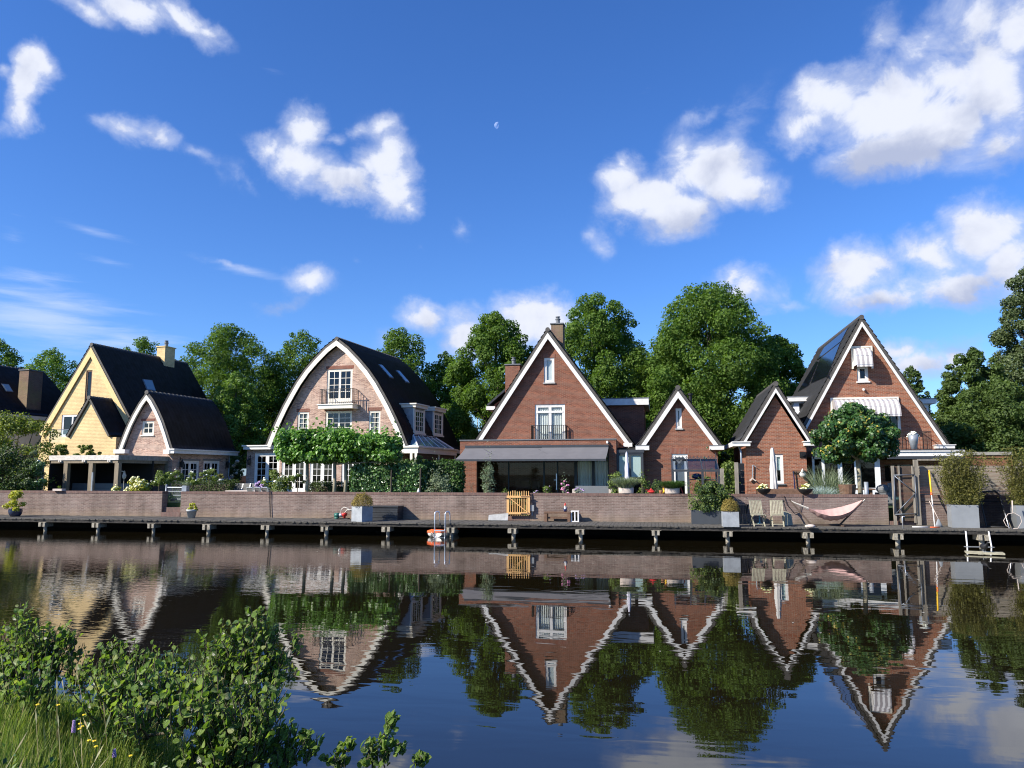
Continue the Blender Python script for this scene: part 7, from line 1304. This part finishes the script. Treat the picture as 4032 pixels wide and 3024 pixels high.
def bush(label, root, f0, blobs, seed, dens=1.0, size=.042, group=None):
    rng = np.random.default_rng(seed); r0 = near(root, f0); s0, ff = float(r0 @ _r), f0; base = np.array((r0[0], r0[1], max(bank_z(s0, ff), 0.0))); o = thing('alder_bush', label, 'bush', tuple(base), 0, group); lp = []; ld = []; lt = []; st = MB()
    for (x, y, rp, f) in blobs:
        f = min(f, 5.1) if y > 2740 and f > 5 else f; f = 4.7 if y > 2830 else f
        c = near((x, y), f); r = rp*f/FPX; n_sh = max(4, int(dens*45*(r/.25)**1.6)); lim = []
        for k in range(n_sh):                                     # each shoot: a curved twig with alternate leaves
            d = unit(rng.normal(size=3)); a = c + d*r*rng.uniform(.1, .75)*np.array((1, 1, .9)); up = unit(np.array((d[0]*.45, d[1]*.45, .9 + .6*rng.random())) + rng.normal(size=3)*.25); L = r*rng.uniform(.6, 1.5) if r > .1 else r*1.6
            pts = [a, a + up*L*.5 + rng.normal(size=3)*.012, a + up*L]; st.tube([q - base for q in pts], [.005, .004, .002], 5, False); m_ = max(5, int(L/.026))
            for i in range(m_):
                t = (i+.6)/m_; p = pts[0]*(1-t)**2 + 2*pts[1]*t*(1-t) + pts[2]*t*t; sd = unit(np.cross(up, rng.normal(size=3))); off = sd*rng.uniform(.014, .036); lp.append(p + off - base); lt.append(up*.75 + sd*.8); ld.append(-sd*.3 + np.array((-.55, -.5, .5)) + rng.normal(size=3)*.5)
        if r > .12:
            b0 = base + np.array((rng.normal()*.06, rng.normal()*.06, -.1)); m2 = (b0 + c)/2 + rng.normal(size=3)*.06; st.tube([b0 - base, m2 - base, c - base, c + np.array((rng.normal()*r*.5, 0, r*.7)) - base], [.018, .012, .008, .003], 6, False)
    big_leaves('foliage', 'leaf_alder', o, np.array(lp), np.array(ld), size, rng, np.array(lt)); st.build('stems', 'twig', o, True); return o
bush('alder bush at the left edge of the near bank, dark below a tall tip', (110, 2700), 6.6, [(60, 2610, 110, 6.6), (170, 2600, 100, 6.5), (40, 2700, 120, 6.4), (190, 2690, 100, 6.5), (80, 2500, 50, 6.6), (75, 2450, 26, 6.6), (255, 2560, 55, 6.5), (300, 2620, 40, 6.5), (250, 2530, 30, 6.5), (320, 2700, 70, 6.4), (110, 2780, 120, 6.1)], 201, 1.05)
bush('pale green alder bush in the middle of the near bank, before the yellow reflection', (520, 2800), 6.1, [(450, 2600, 60, 6.2), (400, 2680, 75, 6.1), (470, 2690, 80, 6.1), (580, 2680, 90, 6.1), (680, 2690, 75, 6.1), (540, 2770, 120, 5.9), (430, 2790, 110, 5.8), (660, 2790, 110, 5.9), (760, 2740, 90, 6.0), (445, 2560, 26, 6.2), (670, 2620, 28, 6.1), (560, 2610, 28, 6.1), (560, 2870, 110, 5.5), (700, 2880, 100, 5.6)], 202, 1.0)
bush('largest alder bush on the near bank, leaning out over the water', (960, 2900), 5.9, [(1010, 2480, 42, 6.0), (1005, 2430, 24, 6.0), (960, 2540, 75, 6.0), (1050, 2550, 65, 6.0), (880, 2600, 80, 6.0), (980, 2630, 95, 6.0), (1070, 2640, 70, 6.0), (870, 2700, 100, 5.9), (980, 2720, 110, 5.9), (1070, 2730, 70, 5.9), (800, 2760, 90, 5.8), (900, 2810, 120, 5.7), (1010, 2820, 95, 5.8), (1075, 2840, 60, 5.8), (1160, 2560, 34, 6.0), (1110, 2620, 40, 6.0), (1120, 2690, 40, 5.9), (850, 2890, 100, 5.4), (960, 2920, 110, 5.3), (1050, 2910, 80, 5.4), (770, 2840, 80, 5.5), (830, 2590, 32, 6.0), (1050, 2500, 30, 6.0), (940, 2480, 24, 6.0)], 203, 1.0)
bush('low alder bush at the lower edge of the picture, below the largest one', (980, 3060), 4.6, [(900, 3000, 100, 4.7), (1010, 2990, 90, 4.7), (1110, 3010, 80, 4.7), (1180, 3000, 50, 4.6), (1200, 2940, 30, 4.6), (1215, 2900, 20, 4.6), (1240, 2970, 36, 4.6), (1150, 2930, 40, 4.7), (810, 3030, 90, 4.5), (830, 2960, 80, 4.6), (930, 2940, 90, 4.6), (1040, 2930, 85, 4.6), (870, 3040, 90, 4.4), (980, 3050, 90, 4.4), (1090, 3060, 80, 4.4), (760, 2990, 70, 4.4), (840, 2900, 60, 4.8)], 204, .9, .047)
bush('small alder sprig with a drooping tip, first right of the low bush', (1340, 3080), 4.6, [(1345, 3010, 34, 4.6), (1360, 2960, 20, 4.6), (1320, 3010, 28, 4.6), (1372, 2935, 13, 4.6)], 205, 1.1, .044)
bush('tallest upright alder sprig against the blue water', (1500, 3080), 4.6, [(1480, 3010, 40, 4.6), (1520, 3000, 40, 4.6), (1530, 2930, 26, 4.6), (1540, 2870, 20, 4.6), (1545, 2835, 12, 4.6), (1450, 2960, 22, 4.6), (1565, 2960, 22, 4.6), (1440, 3020, 30, 4.6)], 206, 1.1, .044)
bush('tiny alder sprig furthest out at the lower edge', (1640, 3080), 4.6, [(1645, 3015, 18, 4.6), (1655, 2990, 14, 4.6)], 207, 1.1, .044)
rng = np.random.default_rng(300); n = 62000
s_ = rng.uniform(-5.4, -.2, n*2); f_ = rng.uniform(2.9, 7.3, n*2); keep = np.array([shore(a) - b_ > .15 and a/b_ < -.385 - .02*math.sin(b_*9) for a, b_ in zip(s_, f_)]); s_, f_ = s_[keep][:n], f_[keep][:n]; n = len(s_)
X = -math.sin(YAW)*f_ + math.cos(YAW)*s_; Y = math.cos(YAW)*f_ + math.sin(YAW)*s_; Z = np.array([bank_z(a, b_) for a, b_ in zip(s_, f_)])
cl = .6 + .4*np.sin(X*3.1)*np.cos(Y*2.3) + .25*np.sin(X*9+Y*7); H = rng.uniform(.06, .27, n)*(.6+.45*cl); a = rng.uniform(0, 2*math.pi, n); dx, dy = np.cos(a), np.sin(a); lean = rng.uniform(.05, .5, n)*H; w = rng.uniform(.0012, .0036, n)*np.where(f_ < 4.5, 1, 1.25)
wx, wy = -dy*w, dx*w; V = np.zeros((n, 6, 3))
for i, (t, k) in enumerate(((0, 1), (.5, .8), (1, .12))):
    cx_, cy_, cz_ = X + dx*lean*t*t, Y + dy*lean*t*t, Z - .03 + H*t*(1 - .12*t*(lean/np.maximum(H, .01)))
    V[:, 2*i] = np.stack([cx_-wx*k, cy_-wy*k, cz_], 1); V[:, 2*i+1] = np.stack([cx_+wx*k, cy_+wy*k, cz_], 1)
k = np.arange(n)[:, None]*6; F = np.concatenate([k+np.array([[0, 1, 3, 2]]), k+np.array([[2, 3, 5, 4]])], 1).reshape(-1, 4)
tag(npmesh('bank_grass', V.reshape(-1, 3), F, 'grass_blade'), 'long meadow grass on the near bank', 'grass', kind='stuff')
m_ = 170; i_ = rng.choice(np.where(s_/f_ < -.40)[0], m_); q = MB(); P = []
V = []; Fq = []
for c, i in enumerate(i_):
    h = rng.uniform(.12, .34); lx, ly = rng.normal()*.08, rng.normal()*.08; b0 = np.array((X[i], Y[i], Z[i])); t_ = b0 + np.array((lx, ly, h)); r = .0016; u = np.array((math.cos(YAW), math.sin(YAW), 0))
    k = len(V); V += [b0-u*r, b0+u*r, t_-u*r, t_+u*r]; Fq.append((k, k+1, k+3, k+2)); d = np.array((lx, ly, h)); d = d/np.linalg.norm(d); L = rng.uniform(.06, .13); ww = rng.uniform(.0025, .006)
    k = len(V); V += [t_, t_+d*L*.5-u*ww, t_+d*L, t_+d*L*.5+u*ww]; Fq.append((k, k+1, k+2, k+3))
tag(npmesh('grass_seed_heads', V, Fq, 'grass_seed'), 'pale grass seed stalks standing above the near bank', 'grass', kind='stuff')
wi = rng.choice(np.where(f_ > 3.6)[0], 5200); wP = np.stack([X[wi] + rng.normal(size=5200)*.03, Y[wi], Z[wi] + rng.uniform(.02, .22, 5200)], 1); wk = np.sin(X[wi]*2.7 + 1)*np.cos(Y[wi]*3.3) > -.15; wP = wP[wk]
tag(leaves('bank_weeds', 'leaf_hedge', None, wP, rng.normal(size=wP.shape)*.6 + np.array((-.3, -.4, .6)), .035, .6, rng), 'low broad-leaved weeds among the grass of the near bank', 'weeds', kind='stuff')
def on_bank(p):                                                # march the ray to the bank
    d = ray(p); d = d/np.linalg.norm(d)
    for t in np.linspace(3, 9, 400):
        q_ = EYE + d*t; s = float(q_ @ _r); f = float(-math.sin(YAW)*q_[0] + math.cos(YAW)*q_[1])
        if q_[2] < bank_z(s, f) + .30: return q_, bank_z(s, f)
    return q_, bank_z(s, f)
q_, zb = on_bank((290, 2860)); o = thing('wild_orchid', 'purple spotted orchid spike in the grass of the near bank', 'flower', (q_[0], q_[1], zb)); h = q_[2]-zb; MB().tube([(0, 0, 0), (0, 0, h)], .004, 5).build('stem', 'leaf_rose', o); rg = np.random.default_rng(5); P = MB()
for k in range(60): a = k*2.4; t = k/60; r = .008*(1-t*.6); P.ball((r*math.cos(a), r*math.sin(a), h-.03+.06*t), .004, 6, 4)
P.build('flower_spike', 'petal_lilac', o, True)
q_, zb = on_bank((450, 2965)); o = thing('wild_orchid', 'faded pale orchid spike low in the grass of the near bank', 'flower', (q_[0], q_[1], zb)); h = q_[2]-zb; MB().tube([(0, 0, 0), (0, 0, h)], .004, 5).build('stem', 'leaf_rose', o); P = MB()
for k in range(30): a = k*2.4; t = k/30; r = .009*(1-t*.6); P.ball((r*math.cos(a), r*math.sin(a), h-.02+.04*t), .004, 6, 4)
P.build('flower_spike', 'petal_lilac', o, True)
for (x, y) in ((143, 2777), (225, 2778), (326, 2817), (310, 2852), (318, 2863), (366, 2920), (372, 2942), (509, 2978), (345, 2918), (308, 2872), (645, 2903), (750, 3020)):
    q_, zb = on_bank((x, y)); o = thing('buttercup', 'little yellow buttercup in the grass of the near bank', 'flower', (q_[0], q_[1], zb), 0, 'buttercups in the near grass'); h = q_[2]-zb; MB().tube([(0, 0, 0), (.01, 0, h)], .0025, 4).build('stem', 'leaf_rose', o); P = MB()
    for k in range(5): a = 2*math.pi*k/5; P.ball((.01+.006*math.cos(a), .006*math.sin(a), h+.004), (.006, .006, .004), 6, 4)
    P.build('petals', 'petal_yellow', o, True)
def half_moon(r):
    q = MB().ball((0, 0, 0), r, 40, 24); n_ = np.array((-.93, -.05, .36)); q.f = [g for g in q.f if float(np.mean([q.v[i] for i in g], 0) @ n_) > -.05*r]; return q  # phase is cut into the mesh: only the sunlit part is kept
# the moon: sunlight it scatters adds to the blue in front of it
d = ray(dp(1075, 271)); d = d/np.linalg.norm(d); Dm = 6000.0; m, t, b = mnew('moon_dust'); t.nodes.remove(b); df = t.nodes.new('ShaderNodeBsdfDiffuse'); df.inputs[0].default_value = (.15, .15, .15, 1); trn = t.nodes.new('ShaderNodeBsdfTransparent'); ad = t.nodes.new('ShaderNodeAddShader'); t.links.new(df.outputs[0], ad.inputs[0]); t.links.new(trn.outputs[0], ad.inputs[1]); t.links.new(ad.outputs[0], t.nodes['Material Output'].inputs[0])
at(half_moon(Dm*.0042), 'moon', 'moon_dust', 'small pale daytime moon high in the blue sky', 'moon', tuple(EYE + d*Dm), smooth=True)
rng = np.random.default_rng(400); n = 46; X = rng.uniform(-12, 16, n); Y = rng.uniform(9, 28, n); P = np.stack([X, Y, np.full(n, .006)], 1); pm('drift_leaf', (.55, .52, .42), .7, .4, 9)
tag(leaves('floating_leaves', 'drift_leaf', None, P, np.tile((0, 0, 1.0), (n, 1)), .07, .6, rng, .02), 'pale fallen leaves and petals drifting on the water', 'leaves', kind='stuff')
